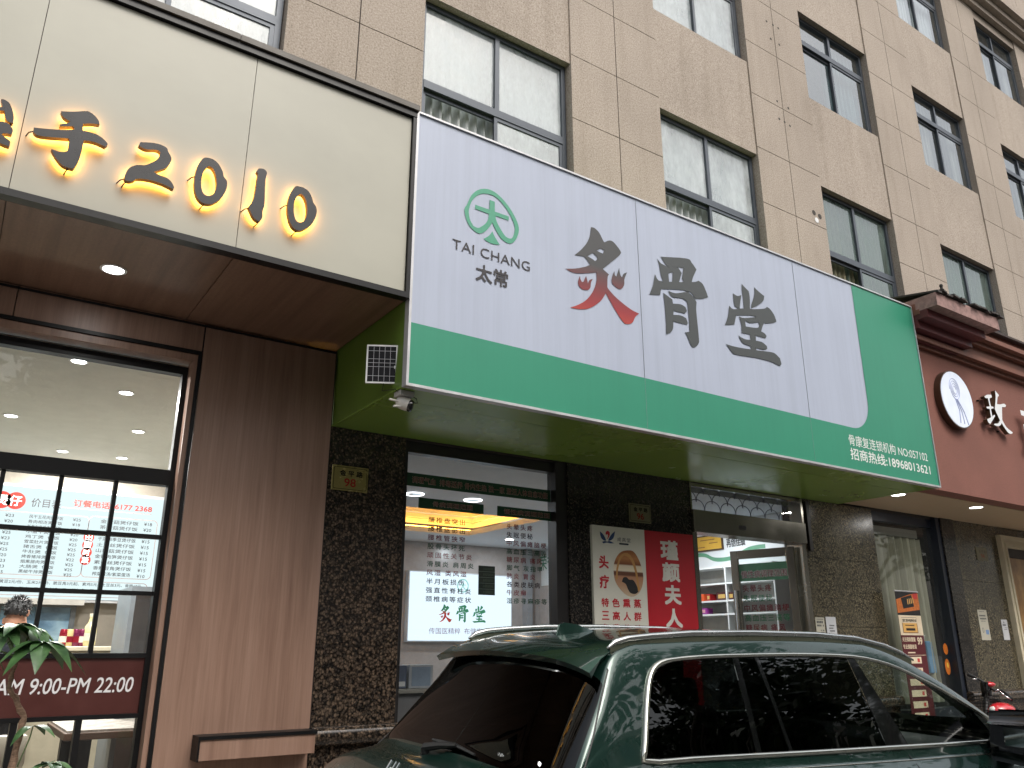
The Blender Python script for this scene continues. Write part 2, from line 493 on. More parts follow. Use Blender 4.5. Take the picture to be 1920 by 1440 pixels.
for i in range(0, len(edges), 2):
    a, b = edges[i], edges[i + 1]
    mids = [a, (a + b) / 2, b] if 0 < i < len(edges) - 2 else [a, b]
    zlow = 3.99 if b < 4 else 3.34
    back.box(a + .01, b - .01, D + .012, D + .45, zlow, TOPZ - .02)
    z = zlow
    for zj in ZJ:
        for k in range(len(mids) - 1):
            g0 = .006 if k else 0; g1 = .006 if k < len(mids) - 2 else 0
            wall.box(mids[k] + g0, mids[k + 1] - g1, D, D + .011 if 0 < k + 5 else D, z + .005, zj - .005)
        z = zj
    # returns of the piers into the window bays
    wall.box(a, a + .0095, D + .0112, D + .40, zlow, TOPZ - .02); wall.box(b - .0095, b, D + .0112, D + .40, zlow, TOPZ - .02)
for a, b in COLS:
    z = 3.99 if b < 4 else 3.34
    for r0, r1 in ROWS + [(TOPZ, TOPZ)]:
        if r0 - z > .05: wall.box(a + .001, b - .001, D + .022, D + .40, z, r0)
        z = r1
wall.build('facade_wall', M['stone'], B)
back.build('wall_joint', M['joint'], B)
co = MB()
for (y0, z0, z1) in ((.10, 14.42, 14.56), (.22, 14.56, 14.70), (.34, 14.70, 14.95), (.16, 14.95, 15.12)):
    co.box(-9, 30, D - y0, D - .002, z0 + .001, z1)
co.build('cornice', M['stone'], B)
MB().box(-9, 30, D + 3.2, D + 3.4, 3.95, TOPZ).box(-9, 30, D + .41, D + 3.19, TOPZ - .3, TOPZ - .05).box(-9, 30, D + .46, D + 3.19, 3.86, 3.95).box(-9, -8.8, D + .46, D + 3.19, 3.95, TOPZ - .3).box(29.8, 30, D + .46, D + 3.19, 3.95, TOPZ - .3).build('inner_wall', plain('inner_wall', C(120, 118, 112), .9), B)
for (x, y, r_) in [(1437, 40, .02), (1449, 47, .02), (1459, 53, .02), (1445, 73, .022), (1461, 84, .02), (1457, 190, .02), (1478, 203, .022), (1461, 223, .022), (1471, 229, .02), (1481, 236, .02), (1526, 399, .042), (1537, 406, .042)]:
    p = px(x, y, D); MB().flat(wallp(D), [ell(p[0], p[1], r_, r_, 12)], .002).build('drill_hole', M['joint'], B)
p = px(1531, 413, D)
MB().flat(wallp(D), [ell(p[0], p[1], .042, .042, 12)], .006).build('hole_cap', M['white'], B)

M['win_dusty'] = glass('dusty_window_glass', (.78, .84, .84, 1), .14, .80, C(206, 213, 216), wob=.05)
M['win_clear'] = glass('old_window_glass', (.80, .85, .86, 1), .22, .12, C(150, 158, 160), wob=.10)
M['win_teal'] = glass('greenish_window_glass', (.45, .55, .52, 1), .16, .50, C(130, 148, 142), wob=.06)
def curtain_mat(name, a, b):
    t = NT(name); f = t.noise(t.obj((7, 1, .25)), 2.2, 5, .65)
    return t.bsdf(t.ramp(f, [(.32, a), (.68, b)]), .9)
CUR = {'white': curtain_mat('white_curtain', C(170, 176, 180), C(232, 234, 234)),
       'grey': curtain_mat('grey_curtain', C(118, 118, 112), C(168, 166, 158)),
       'teal': curtain_mat('teal_curtain', C(62, 98, 108), C(120, 140, 140)),
       'painted': curtain_mat('painted_film', C(84, 104, 96), C(150, 140, 112)),
       'brown': curtain_mat('brown_curtain', C(70, 58, 50), C(120, 102, 88))}
def pleats(mb, x0, x1, y, z0, z1, amp=.03, per=.11, ph=0.0):
    n = max(6, int((x1 - x0) / per * 6)); vs = []
    for i in range(n + 1):
        x = x0 + (x1 - x0) * i / n
        yy = y + 1.5 * amp * math.sin(2 * math.pi * x / per + ph + .8 * math.sin(x * 5.1))
        vs += [(x, yy, z0), (x, yy + .3 * amp, z1)]
    mb.add(vs, [(2 * i, 2 * i + 2, 2 * i + 3, 2 * i + 1) for i in range(n)])
def window(a, b, z0, z1, low, gl, cur, spread):
    """aluminium window: outer frame, transom, mullion, sliding sashes; pane and curtain as sub-parts"""
    Y = D + .105; m = MB(); w_ = .055
    zt = z0 + (z1 - z0) * (.48 if low else .70); xm = (a + b) / 2
    m.box(a + .012, a + .012 + w_, Y, Y + .07, z0, z1); m.box(b - .012 - w_, b - .012, Y, Y + .07, z0, z1)
    i0, i1 = a + .012 + w_, b - .012 - w_
    m.box(i0, i1, Y, Y + .07, z1 - w_, z1); m.box(i0, i1, Y, Y + .07, z0, z0 + w_)
    m.box(i0, i1, Y - .006, Y + .064, zt - .045, zt + .045)
    m.box(xm - .027, xm + .027, Y - .003, Y + .067, zt + .045, z1 - w_)
    for (s0, s1, yy) in ((i0, xm + .03, Y + .036), (xm - .03, i1, Y + .004)):
        e = .042
        m.box(s0, s0 + e, yy, yy + .026, z0 + w_, zt - .045); m.box(s1 - e, s1, yy, yy + .026, z0 + w_, zt - .045)
        m.box(s0 + e, s1 - e, yy, yy + .026, z0 + w_, z0 + w_ + e); m.box(s0 + e, s1 - e, yy, yy + .026, zt - .045 - e, zt - .045)
    fr = m.build('window', M['alu'], B)
    g = MB()
    def sheet(x0, x1, y, za, zb): g.add([(x0, y, za), (x1, y, za), (x1, y, zb), (x0, y, zb)], [(0, 1, 2, 3)])
    sheet(i0, xm - .027, Y + .03, zt + .045, z1 - w_); sheet(xm + .027, i1, Y + .03, zt + .045, z1 - w_)
    if not (low and spread == 'open'): sheet(i0 + .04, xm - .01, Y + .05, z0 + .09, zt - .08)
    sheet(xm + .01, i1 - .04, Y + .017, z0 + .09, zt - .08)
    g.build('pane', M[gl], fr)
    c = MB()
    if spread in ('full', 'open'): pleats(c, a + .03, b - .03, D + .27, z0 + .02, z1, ph=a)
    elif spread == 'left': pleats(c, a + .03, xm - .1, D + .27, z0 + .02, z1, ph=a); pleats(c, b - .35, b - .03, D + .27, z0 + .02, z1)
    else: pleats(c, a + .03, a + .4, D + .27, z0 + .02, z1, ph=a); pleats(c, xm - .05, b - .03, D + .27, z0 + .02, z1)
    if spread == 'open':
        c2 = MB()
    c.build('curtain', CUR[cur], fr, smooth=True)
WK = {(0, 0): ('win_dusty', 'white', 'full'), (0, 2): ('win_dusty', 'white', 'full'), (0, 3): ('win_dusty', 'white', 'open'), (0, 4): ('win_dusty', 'white', 'open'),
      (0, 5): ('win_teal', 'painted', 'open'), (0, 6): ('win_teal', 'painted', 'full'), (0, 7): ('win_teal', 'painted', 'full'),
      (1, 4): ('win_dusty', 'white', 'full'), (1, 3): ('win_clear', 'white', 'full'), (1, 5): ('win_clear', 'teal', 'right'), (1, 6): ('win_clear', 'grey', 'left'),
      (1, 7): ('win_clear', 'grey', 'right'), (2, 6): ('win_clear', 'white', 'full'), (2, 7): ('win_clear', 'grey', 'left'), (2, 5): ('win_clear', 'white', 'full')}
for r, (z0, z1) in enumerate(ROWS):
    for k, (a, b) in enumerate(COLS):
        if k < 1 and r > 0: pass
        gl, cu, sp = WK.get((r, k), ('win_clear', random.choice(['grey', 'white', 'teal']), random.choice(['full', 'left', 'right'])))
        window(a, b, z0, z1, r == 0, gl, cu, sp)

# ---------------------------------------------------------------- ground floor granite
def slabs(mb, a, b, z0, z1, xs, zs, y=D):
    """polished slabs with hairline joints"""
    X = [a] + [x for x in xs if a < x < b] + [b]; Z = [z0] + [z for z in zs if z0 < z < z1] + [z1]
    for i in range(len(X) - 1):
        for j in range(len(Z) - 1):
            mb.box(X[i] + (.002 if i else 0), X[i + 1] - (.002 if i < len(X) - 2 else 0), y, y + .03,
                   Z[j] + (.002 if j else 0), Z[j + 1] - (.002 if j < len(Z) - 2 else 0))
ZS = [1.66, 2.28, 2.86]
g1 = MB(); slabs(g1, 2.31, 2.985, 1.08, 3.298, [], [1.63, 2.24, 2.80])
g1.build('granite_wall', M['granite'], B)
g2 = MB(); slabs(g2, 4.70, 6.325, 1.08, 3.298, [4.86, 5.5], [1.63, 2.35, 2.80])
g2.build('granite_wall', M['granite_dark'], B)
g3 = MB(); slabs(g3, 8.21, 9.60, 1.08, 3.298, [], [1.85, 2.62]); g3.box(8.185, 8.21, D + .001, D + .2, .07, 3.298)
g3.build('granite_wall', M['granite_green'], B)
g4 = MB(); slabs(g4, 11.17, 11.49, 1.08, 3.32, [], [1.7, 2.3, 2.9], D - .03)
g4.build('granite_wall', M['granite_dark'], B)
g5 = MB(); slabs(g5, 11.494, 12.68, 1.08, 3.32, [12.05], [1.72, 2.5]); slabs(g5, 12.68, 14.4, 3.2, 3.32, [13.2], [])
slabs(g5, 14.4, 22, 1.08, 3.32, [15.2, 16.4, 17.6, 18.8, 20], [1.72, 2.5])
g5.build('granite_wall', M['granite_green'], B)
core = MB()      # masonry behind the slabs, lintels over the openings
for a, b in ((2.315, 2.98), (4.705, 6.32), (8.22, 9.59), (11.18, 12.67), (14.45, 22)): core.box(a, b, D + .031, D + .30, .07, 3.297)
core.box(2.32, 30, D + .05, D + .44, 3.299, 3.338)
core.build('masonry', M['joint'], B)
for a, b in ((2.31, 2.985), (4.70, 6.325), (8.21, 9.60), (11.17, 12.68), (14.4, 22)):
    le = MB()
    prof = [(-.005, .955), (.07, .955), (.095, .975), (.105, 1.015), (.10, 1.05), (.08, 1.072), (.05, 1.0795), (-.005, 1.0795)]
    n = len(prof)
    le.add([(a, D - p, z) for p, z in prof] + [(b, D - p, z) for p, z in prof], [(i, (i + 1) % n, n + (i + 1) % n, n + i) for i in range(n)] + [tuple(range(n)), tuple(range(2 * n - 1, n - 1, -1))])
    le.box(a + .001, b - .001, D - .03, D + .02, .07, .954)
    le.build('ledge', M['granite'], B, smooth=True, auto=40)

# room shells seen through the shop windows
def room(x0, x1, y0, y1, z0, z1, m, fl, holes=None, th=.08):
    r = MB()
    r.box(x0 - th, x1 + th, y1, y1 + th, z0, z1); r.box(x0 - th, x0, y0, y1, z0, z1); r.box(x1, x1 + th, y0, y1, z0, z1)
    o = r.build('room_wall', m, B)
    MB().box(x0 - th, x1 + th, y0 - .2, y1 + th, z0 - .1, z0 - .002).build('room_floor', fl, B)
    return o

# ================================================================ cream sign of the left shop
S = 4.71           # plane of the sign fronts
SX0, SX1 = -3.6, 2.312
sg = thing('shop_sign', (-.6, S, 3.93), 'cream panelled sign with black brush letters and 2010, glowing amber from behind', 'shop sign')
t = NT('cream_panel'); f = t.noise(t.obj((.6, 1, .8)), 1.0, 5, .6)
c_ = t.ramp(f, [(.3, C(154, 152, 139)), (.7, C(168, 166, 152))])
M['cream'] = t.bsdf(c_, .38)
pm = MB()
seams = [SX0, -2.53, -1.315, -.10, 1.117, SX1 - .03]
for i in range(len(seams) - 1):
    pm.box(seams[i] + .002, seams[i + 1] - .002, S, S + .02, 3.975, 5.40)
pm.build('panel', M['cream'], sg)
MB().box(SX0, SX1 - .035, S + .0202, S + 1.27, 3.99, 5.42).build('panel_backing', M['joint'], sg)
fm = MB()
fm.box(SX0, SX1, S - .025, S + .05, 3.93, 3.972)
fm.box(SX1 - .028, SX1, S - .025, S + .05, 3.9722, 5.405)
fm.box(SX0, SX1, S - .03, S + .05, 5.405, 5.455)
fm.build('trim', plain('trim_black', C(14, 14, 16), .32, spec=.35), sg)
MB().box(SX0, .98, S - .05, S + 1.27, 5.4555, 5.50).box(.984, SX1 + .01, S - .05, S + 1.27, 5.4555, 5.50).build('coping', plain('coping_grey', C(80, 74, 66), .5), sg)
LETT = {
 'shou': ((0, 160, 8), [[(912,400),(1100,408),(1300,398),(1370,430),(1430,480),(1475,540),(1490,600),(1420,590),(1330,586),(1240,590),(1240,690),(1330,710),(1430,740),(1530,800),(1600,870),(1612,900),(1575,932),(1515,905),(1430,868),(1340,846),(1250,838),(1240,920),(1215,1030),(1180,1130),(1130,1220),(1095,1262),(1020,1246),(940,1215),(880,1158),(820,1074),(765,965),(850,995),(920,1010),(985,1003),(1015,975),(1028,900),(1038,812),(900,800),(700,785),(560,760),(510,722),(497,690),(505,645),(600,655),(800,672),(950,680),(1112,676),(1100,628),(895,626),(895,595),(1000,582),(1055,555),(985,515),(935,465)]]),
 'two': ((200, 250, 8), [[(500,145),(600,147),(720,158),(830,190),(900,235),(920,290),(965,375),(955,440),(900,515),(830,550),(700,590),(800,640),(890,675),(950,720),(985,770),(1006,825),(996,850),(900,800),(780,750),(640,710),(520,692),(440,692),(410,715),(350,730),(290,720),(262,685),(270,640),(300,570),(350,520),(420,490),(500,485),(580,485),(680,445),(750,400),(790,340),(800,300),(770,270),(700,255),(640,257),(560,242),(500,207),(478,185)]]),
 'zero': ((200, 250, 8), [[(1450,380),(1520,378),(1600,405),(1665,460),(1710,530),(1740,600),(1752,660),(1790,710),(1803,760),(1790,850),(1740,945),(1680,1010),(1600,1056),(1520,1072),(1430,1050),(1370,995),(1330,910),(1312,800),(1318,680),(1340,560),(1380,460)],
          [(1520,500),(1570,520),(1610,580),(1635,660),(1645,750),(1635,840),(1600,910),(1550,942),(1500,945),(1450,915),(1420,850),(1412,760),(1425,660),(1455,570)]]),
 'one': ((430, 300, 9), [[(480,160),(520,152),(580,165),(620,205),(628,240),(605,330),(600,420),(592,560),(590,680),(580,790),(552,880),(550,970),(515,1035),(480,1040),(420,1000),(370,925),(318,800),(345,760),(390,700),(420,600),(445,460),(465,330),(478,245),(455,205)]]),
 'zero2': ((430, 300, 9), [[(1100,460),(1180,458),(1260,485),(1330,540),(1380,630),(1410,730),(1450,790),(1467,860),(1455,950),(1400,1068),(1330,1136),(1240,1186),(1160,1198),(1085,1165),(1028,1085),(992,970),(978,850),(990,700),(1025,580)],
          [(1180,583),(1230,600),(1275,670),(1300,760),(1305,880),(1285,980),(1240,1045),(1180,1062),(1130,1040),(1095,970),(1078,850),(1090,730),(1125,640)]]),
 'brush': ((0, 160, 8), [[(15,220),(60,225),(130,270),(170,340),(205,480),(190,580),(150,570),(100,540),(80,500),(65,395),(-60,385),(-420,330),(-700,300),(-690,240),(-420,262),(-60,330),(40,335)],
          ]),
 'brush2': ((0, 160, 8), [[(-520,430),(-200,500),(0,555),(60,560),(140,600),(190,680),(170,745),(100,735),(40,730),(20,752),(140,840),(150,885),(130,930),(0,880),(-200,800),(-260,900),(-330,1060),(-420,1010),(-360,850),(-300,700),(-560,520)]]),
}
M['letter'] = plain('black_lacquer_letter', C(22, 22, 25), .28, var=.4, scale=9, spec=.42)
M['letter_side'] = plain('letter_return', C(120, 98, 72), .4, .4)
AMBER = (1.0, .45, .075, 1)
glow('amber_led', AMBER, 20.0)
ls = Plane((0, S - .030, 0), (1, 0, 0)); led = Plane((0, S - .027, 0), (1, 0, 0))
def shrink(lp, d):
    """move an outline inwards by d"""
    n = len(lp); A = sum(lp[i][0] * lp[(i + 1) % n][1] - lp[(i + 1) % n][0] * lp[i][1] for i in range(n))
    sg_ = 1 if A > 0 else -1; out = []
    for i in range(n):
        a, b, c = Vector(lp[i - 1]), Vector(lp[i]), Vector(lp[(i + 1) % n])
        e1 = (b - a); e2 = (c - b)
        n1 = Vector((-e1.y, e1.x)); n2 = Vector((-e2.y, e2.x)); nn = n1 + n2
        if nn.length < 1e-9: nn = n1
        out.append(tuple(b + nn.normalized() * d * sg_))
    return out
LET = []
for key, ((ox, oy, sc), loops) in LETT.items():
    lp = [soften(trace(l, ox, oy, sc, S - .055), 3, 50) for l in loops]
    mb = MB()
    vs_, fs_ = fill(lp)
    mb.add([ls.at(a, b, .035) for a, b in vs_], fs_)
    mb.cm = 1
    for l in lp:
        k = len(l); mb.add([ls.at(a, b, .035) for a, b in l] + [ls.at(a, b, 0) for a, b in l], [(i, i + k, (i + 1) % k + k, (i + 1) % k) for i in range(k)])
    mb.fix = False
    lo = mb.build('letter', [M['letter'], M['letter_side']], sg)
    # LED strip following the inside of the letter, shining onto the panel
    sm = MB(); sm.fix = False
    v2, f2 = fill([shrink(l, .006) if i == 0 else shrink(l, -.006) for i, l in enumerate(lp)])
    sm.add([ls.at(a, b, .001) for a, b in v2], [tuple(reversed(q)) for q in f2])
    sm.build('led_strip', glow('amber_led', AMBER, 20.0), lo)
    # mounting pins
    xs = [a for a, b in lp[0]]; zs = [b for a, b in lp[0]]
    lowi = min(range(len(lp[0])), key=lambda i: lp[0][i][1]); lef = min(range(len(lp[0])), key=lambda i: lp[0][i][0])
    for i in (lowi, lef):
        pin = MB()
        a, b = lp[0][i]
        if i == lef and a < -.1: continue
        dx = -.018 if i == lef else -.008
        pin.tube([(a - dx, S - .045, b + .012), (a + dx, S - .045, b - .014), (a + dx * 1.6, S - .001, b - .016)], .0035, 6)
        pin.build('mounting_pin', M['black'], lo)

# ================================================================ wooden cladding of the entrance
wc = thing('wood_cladding', (1.7, D, .07), 'brown wood-grain laminate lining the shop entrance under the cream sign', 'cladding')
ZSF = 3.93
so_ = MB()
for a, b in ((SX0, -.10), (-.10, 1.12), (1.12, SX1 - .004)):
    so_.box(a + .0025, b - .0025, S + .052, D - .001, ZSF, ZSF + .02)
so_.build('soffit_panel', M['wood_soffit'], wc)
MB().box(SX0, SX1 - .006, S + .055, D, ZSF + .0202, ZSF + .05).build('soffit_backing', M['joint'], wc)
wp = MB()
wp.box(1.268, 2.295, D - .05, D - .001, .07, 3.895)
wp.build('side_panel', M['wood'], wc)
hp = MB()
for a, b in ((SX0, -2.4), (-2.4, -1.18), (-1.18, .045), (.05, 1.258)):
    hp.box(a + .001, b - .001, D - .045, D - .002, 3.70, 3.925)
hp.build('header_panel', M['wood'], wc)
tr = MB()
tr.box(SX0, 1.262, D - .055, D - .0455, 3.675, 3.702); tr.box(1.2385, 1.2625, D - .056, D + .0, .07, 3.6745)
tr.box(1.2595, 1.2675, D - .047, D - .01, 3.7025, 3.9); tr.box(SX0, 2.30, D - .058, D - .05, 3.897, 3.912); tr.box(2.2955, 2.302, D - .05, D - .002, .07, 3.895)
tr.build('trim', M['black'], wc)
rv = MB()
rv.box(1.205, 1.2375, D - .04, D + .10, .07, 3.62); rv.box(SX0, 1.2375, D - .04, D + .10, 3.6205, 3.674)
rv.build('reveal', M['wood'], wc)
bx = MB(); bx.box(1.512, 2.285, D - .20, D - .051, .93, 1.052)
bo = bx.build('boxed_ledge', M['wood'], wc)
bt = MB(); bt.box(1.50, 2.295, D - .21, D - .0505, 1.0525, 1.075); bt.box(1.4995, 1.5115, D - .21, D - .0505, .925, 1.052)
bt.build('edge_trim', M['black'], bo)

def downlight(x, y, z, label, group, rad=.055, strength=40, rim='white', col=(1, .98, .95, 1), watt=0):
    o = thing('downlight', (x, y, z), label, 'ceiling light', group)
    MB().lathe((x, y, z - .001), (0, 0, -1), [(rad + .018, 0), (rad + .018, .004), (rad + .003, .006), (rad, .0015)], 24).build('rim', M[rim], o, smooth=True, auto=40)
    if watt:
        la = bpy.data.lights.new('downlight_beam', 'AREA'); la.shape = 'DISK'; la.size = rad * 2; la.energy = watt; la.color = col[:3]
        lo_ = bpy.data.objects.new('downlight_beam', la); scn.collection.objects.link(lo_); lo_.parent = o; lo_.location = (0, 0, -.012)
    MB().lathe((x, y, z - .0028), (0, 0, -1), [(rad, 0), (rad * .98, .0022)], 24).build('lamp', glow('lamp_%g' % strength, col, strength), o)
    return o
q = onZ(213, 505, ZSF)
downlight(q.x, q.y, ZSF, 'round white downlight lit in the brown wooden soffit below the cream sign', None, .062, 9, watt=1.5)

# ================================================================ shop window of the left shop
Y1 = 6.10
sw = thing('shop_window', (-.4, Y1, .07), 'black gridded shop window with a maroon opening-hours band under the cream sign', 'shop window')
fx = MB(); gm = MB()
XR = 1.17
fx.box(XR, 1.2045, Y1 - .03, Y1 + .05, .07, 3.6)
fx.box(SX0, XR, Y1 - .03, Y1 + .05, 3.54, 3.60)
fx.box(SX0, XR, Y1 - .032, Y1 + .052, 2.71, 2.82)
V = [-3.2, -2.855, -2.51, -2.165, -1.82, -1.475, -1.13, -.85, -.51, -.17, .17, .505, .838]
for x in V:
    fx.box(x - .013, x + .013, Y1 - .014, Y1 + .034, 1.585, 2.7095)
for z in (2.35, 1.968):
    fx.box(SX0, XR, Y1 - .018, Y1 + .038, z - .014, z + .014)
fx.box(SX0, XR, Y1 - .03, Y1 + .05, 1.555, 1.585)
fx.box(SX0, XR, Y1 - .03, Y1 + .05, 1.185, 1.212)
for x in (.475, .83, .13, -.22, -.57, -.92, -1.27):
    fx.box(x - .018, x + .018, Y1 - .025, Y1 + .045, .30, 1.1845)
fx.box(SX0, XR, Y1 - .03, Y1 + .05, .07, .30)
fo = fx.build('frame', M['black'], sw)
M['shopglass'] = glass('shop_glass', (.90, .92, .92, 1), 0.0, .05, C(150, 150, 146))
gm.add([(SX0, Y1 + .02, .3), (XR, Y1 + .02, .3), (XR, Y1 + .02, 3.54), (SX0, Y1 + .02, 3.54)], [(0, 1, 2, 3)])
gm.build('pane', M['shopglass'], sw)
bd = MB().box(SX0, XR, Y1 - .012, Y1 + .012, 1.2125, 1.5545)
bo = bd.build('hours_band', plain('maroon_film', C(74, 36, 32), .35), sw)
tm = MB()
sl_ = wallp(Y1 - .0125)
text(tm, sl_, 'AM 9:00-PM 22:00', .345, 1.120, 1.343, 1.436, .002, .009, slant=.12)
tm.build('lettering', plain('white_film', C(214, 214, 216), .5, var=.03), bo)

# ---------------------------------------------------------------- the room behind
ZC = 3.62
room(-3.6, 2.12, 6.32, 10.3, .30, ZC, plain('room_beige', C(140, 132, 120), .8), plain('room_tiles', C(96, 84, 70), .35))
MB().box(-3.6, 2.2, 6.20, 10.38, ZC, ZC + .06).build('room_ceiling', plain('room_ceiling_grey', C(206, 207, 200), .8, var=.05), B)
for i, (x, y) in enumerate([(445, 350), (710, 528), (62, 657), (778, 746), (352, 857), (686, 895)]):
    q = onZ(x / 3, y / 3 + 560, ZC)
    lab = ['bright downlight nearest the glass inside the gridded shop window', 'downlight second from the glass, inside the gridded window beside its right edge',
           'leftmost small downlight on the grey ceiling in the gridded window', 'third downlight down the right edge of the gridded window pane',
           'far downlight above the menu board, the left of the lowest pair', 'far downlight above the menu board, the right of the lowest pair'][i]
    downlight(q.x, q.y, ZC, lab, 'downlights inside the left shop', .05, 14, watt=36)
# lit menu board
YM = 10.16
mn = thing('menu_board', (.9, YM, 2.1), 'backlit white price board with printed rice dishes behind the gridded window', 'menu board')
XM0, XM1, ZM0, ZM1 = -1.9, 1.965, 2.115, 3.27
MB().box(XM0 - .03, XM1 + .03, YM, YM + .12, ZM0 - .03, ZM1 + .03).build('case', M['alu_light'], mn)
MB().box(XM0, XM1, YM - .012, YM - .001, ZM0, ZM1).build('lit_panel', glow('menu_light', (.80, .95, .97, 1), .74), mn)
mp = wallp(YM - .0125)
def mpx(x, y): return px(x / 6.0, y / 6.0 + 880, YM - .014)      # from the close view of the board
dark = MB(); red = MB(); wht = MB(); rul = MB()
def cell(mb, s, x, y, wd, h, bold=.012, asp=True):
    """one printed run: left-bottom (x, y) in the close view, width and height in its pixels"""
    a, b = mpx(x, y), mpx(x + wd, y + wd * .088); hh = (a[1] - mpx(x, y + h)[1])
    text(mb, mp, s, a[0], b[0], a[1], a[1] + hh, .002, bold, res=2)
cell(dark, '价目表', 345, 420, 335, 100, .005)
cell(red, '订餐电话: 6177 2368', 825, 415, 880, 78, .02)
left = ['风干五花肉煲仔饭', '骨肉相连煲仔饭', '新奥尔良鸡肉煲仔饭', '小鱼干煲仔饭', '鸡丁煲  仔饭', '雪菜肚片煲仔饭', '猪舌煲  仔饭', '牛肚煲  仔饭', '烤香猪排煲仔饭', '烟熏腊肉煲仔饭', '大肠煲  仔饭', '黑椒牛排煲仔饭']
pr1 = [25, 18, 20, 20, 20, 25, 25, 25, 22, 25, 25, 35]
for i, s_ in enumerate(left):
    cell(dark, s_, 325 - i * 11.2, 547 + i * 56, 383, 40)
    cell(dark, '¥%d' % pr1[i], 818 - i * 10, 582 + i * 56.3, 90, 34)
for i, pz in enumerate([23, 20, 22, 25, 23, 25, 25, 20, 23, 23, 25]):
    cell(dark, '¥%d' % pz, 56 - i * 12.6, 530 + i * 63.5, 98, 36)
right = ['金针菇煲仔饭', '茶树菇煲仔饭', '香干煲仔饭', '干菜四季豆煲仔饭', '土豆丝煲仔饭', '山珍菇煲仔饭', '金针肉笋煲仔饭', '素千丝煲仔饭', '香辣豆角煲仔饭', '榨菜蛋汤/紫菜蛋汤']
pr2 = [18, 20, 15, 15, 15, 15, 15, 15, 15, 10]
for i, s_ in enumerate(right):
    cell(dark, s_, 1130 - i * 11, 604 + i * 65.5, 425, 44)
    cell(dark, '¥%d' % pr2[i], 1618 - i * 9.5, 636 + i * 65, 90, 38)
for i, s_ in enumerate('田园时蔬'):
    x, y = 1000 - i * 14, 765 + i * 85
    a = mpx(x, y); k = ell(a[0], a[1], .054, .054, 20); red.flat(mp, [k], .001)
    text(wht, mp, s_, a[0] - .034, a[0] + .034, a[1] - .034, a[1] + .034, .003, .01)
for i, s_ in enumerate('煲仔'):
    a = mpx(20 + i * 158, 340 + i * 12); red.flat(mp, [ell(a[0], a[1], .092, .092, 28)], .001)
    text(wht, mp, s_, a[0] - .056, a[0] + .056, a[1] - .056, a[1] + .056, .003, .01)
cell(dark, '卤蛋2元/个、黄豆2元/份、玉米2元/份、脆豆角3元起、素鸡5元、土豆丝3元、香肠10元。', -330, 1205 + 60, 1920, 42)
cell(dark, '大排8元、酱肉15元、腊肉12元、腊肉饭10元、打包盒一元', -330, 1320 + 20, 1370, 42)
def frame_ln(x0, y0, x1, y1):
    a, b = mpx(x0, y0), mpx(x1, y1); k = rrect(a[0], b[0], b[1], a[1], .05)
    rul.flat(mp, [k, rrect(a[0] + .007, b[0] - .007, b[1] + .007, a[1] - .007, .044)], .001)
frame_ln(-900, 385, 905, 1215); frame_ln(1010, 520, 1690, 1245); frame_ln(-900, 1185, 1640, 1460)
a, b = mpx(690, 438), mpx(1700, 512); rul.flat(mp, [rect(a[0], b[0], b[1], b[1] + .006)], .001)
dark.build('printed_text', plain('menu_ink', C(44, 40, 42), .7, spec=.2), mn); red.build('red_print', plain('menu_red', C(130, 36, 28), .7, spec=.2), mn)
wht.build('white_print', M['white'], mn); rul.build('ruled_frame', plain('menu_rule', C(130, 110, 106), .6), mn)

# serving hatch, counter and what stands on it
YC_ = 8.9
ct = thing('serving_counter', (.4, YC_, .3), 'pale serving counter under the lit menu board', 'counter')
MB().box(-3.4, 1.62, YC_, YC_ + .5, .302, 1.585, .01).build('body', plain('counter_cream', C(196, 186, 160), .5), ct)
MB().box(-3.42, 1.64, YC_ - .03, YC_ + .53, 1.5855, 1.63, .008).build('counter_top', plain('counter_top', C(206, 196, 170), .3), ct)
ht = thing('kitchen_hatch', (.3, 10.2, 1.63), 'bluish glazed kitchen hatch below the menu board, behind the counter', 'kitchen hatch')
hz0, hz1 = 1.60, 2.03
hm = MB(); hm.box(-3.4, 1.20, 10.20, 10.26, hz1, hz1 + .06); hm.box(-3.4, 1.20, 10.20, 10.26, hz0 - .08, hz0)
for x in (-3.4, -2.3, -1.2, -.1, .45, 1.15): hm.box(x, x + .05, 10.205, 10.255, hz0, hz1)
hm.build('frame', plain('hatch_grey', C(92, 96, 100), .4, .4), ht)
t = NT('hatch_glass'); f = t.noise(t.obj((1.6, 1, 2.4)), 1.4, 4, .6)
MB().box(-3.4, 1.2, 10.23, 10.24, hz0, hz1).build('glazing', t.bsdf(t.ramp(f, [(.3, C(58, 82, 104)), (.5, C(98, 128, 150)), (.72, C(150, 178, 192))]), .12), ht)
MB().box(-3.58, 1.25, 10.06, 10.155, 2.05, 2.11).build('valance', plain('valance_grey', C(150, 146, 140), .6), ht)
def canny(x, y, body, band, label):
    o = thing('drink_can', (x, y, 1.631), label, 'drink can', 'drinks cans on the counter')
    MB().lathe((x, y, 1.631), (0, 0, 1), [(.028, 0), (.036, .012), (.036, .135), (.030, .15), (.029, .153), (.027, .148)], 20).build('can_body', body, o, smooth=True, auto=35)
    MB().lathe((x, y, 1.665), (0, 0, 1), [(.0366, 0), (.0366, .055)], 20).build('can_label', band, o, smooth=True, auto=35)
cr = plain('can_red', C(150, 24, 44), .3, .4); cy = plain('can_yellow', C(206, 186, 130), .35); cp = plain('can_plum', C(116, 28, 70), .3, .3); cw = plain('can_white', C(220, 214, 196), .4)
bb = lambda x, y: (x / 4.234, y / 4.234 + 1100)
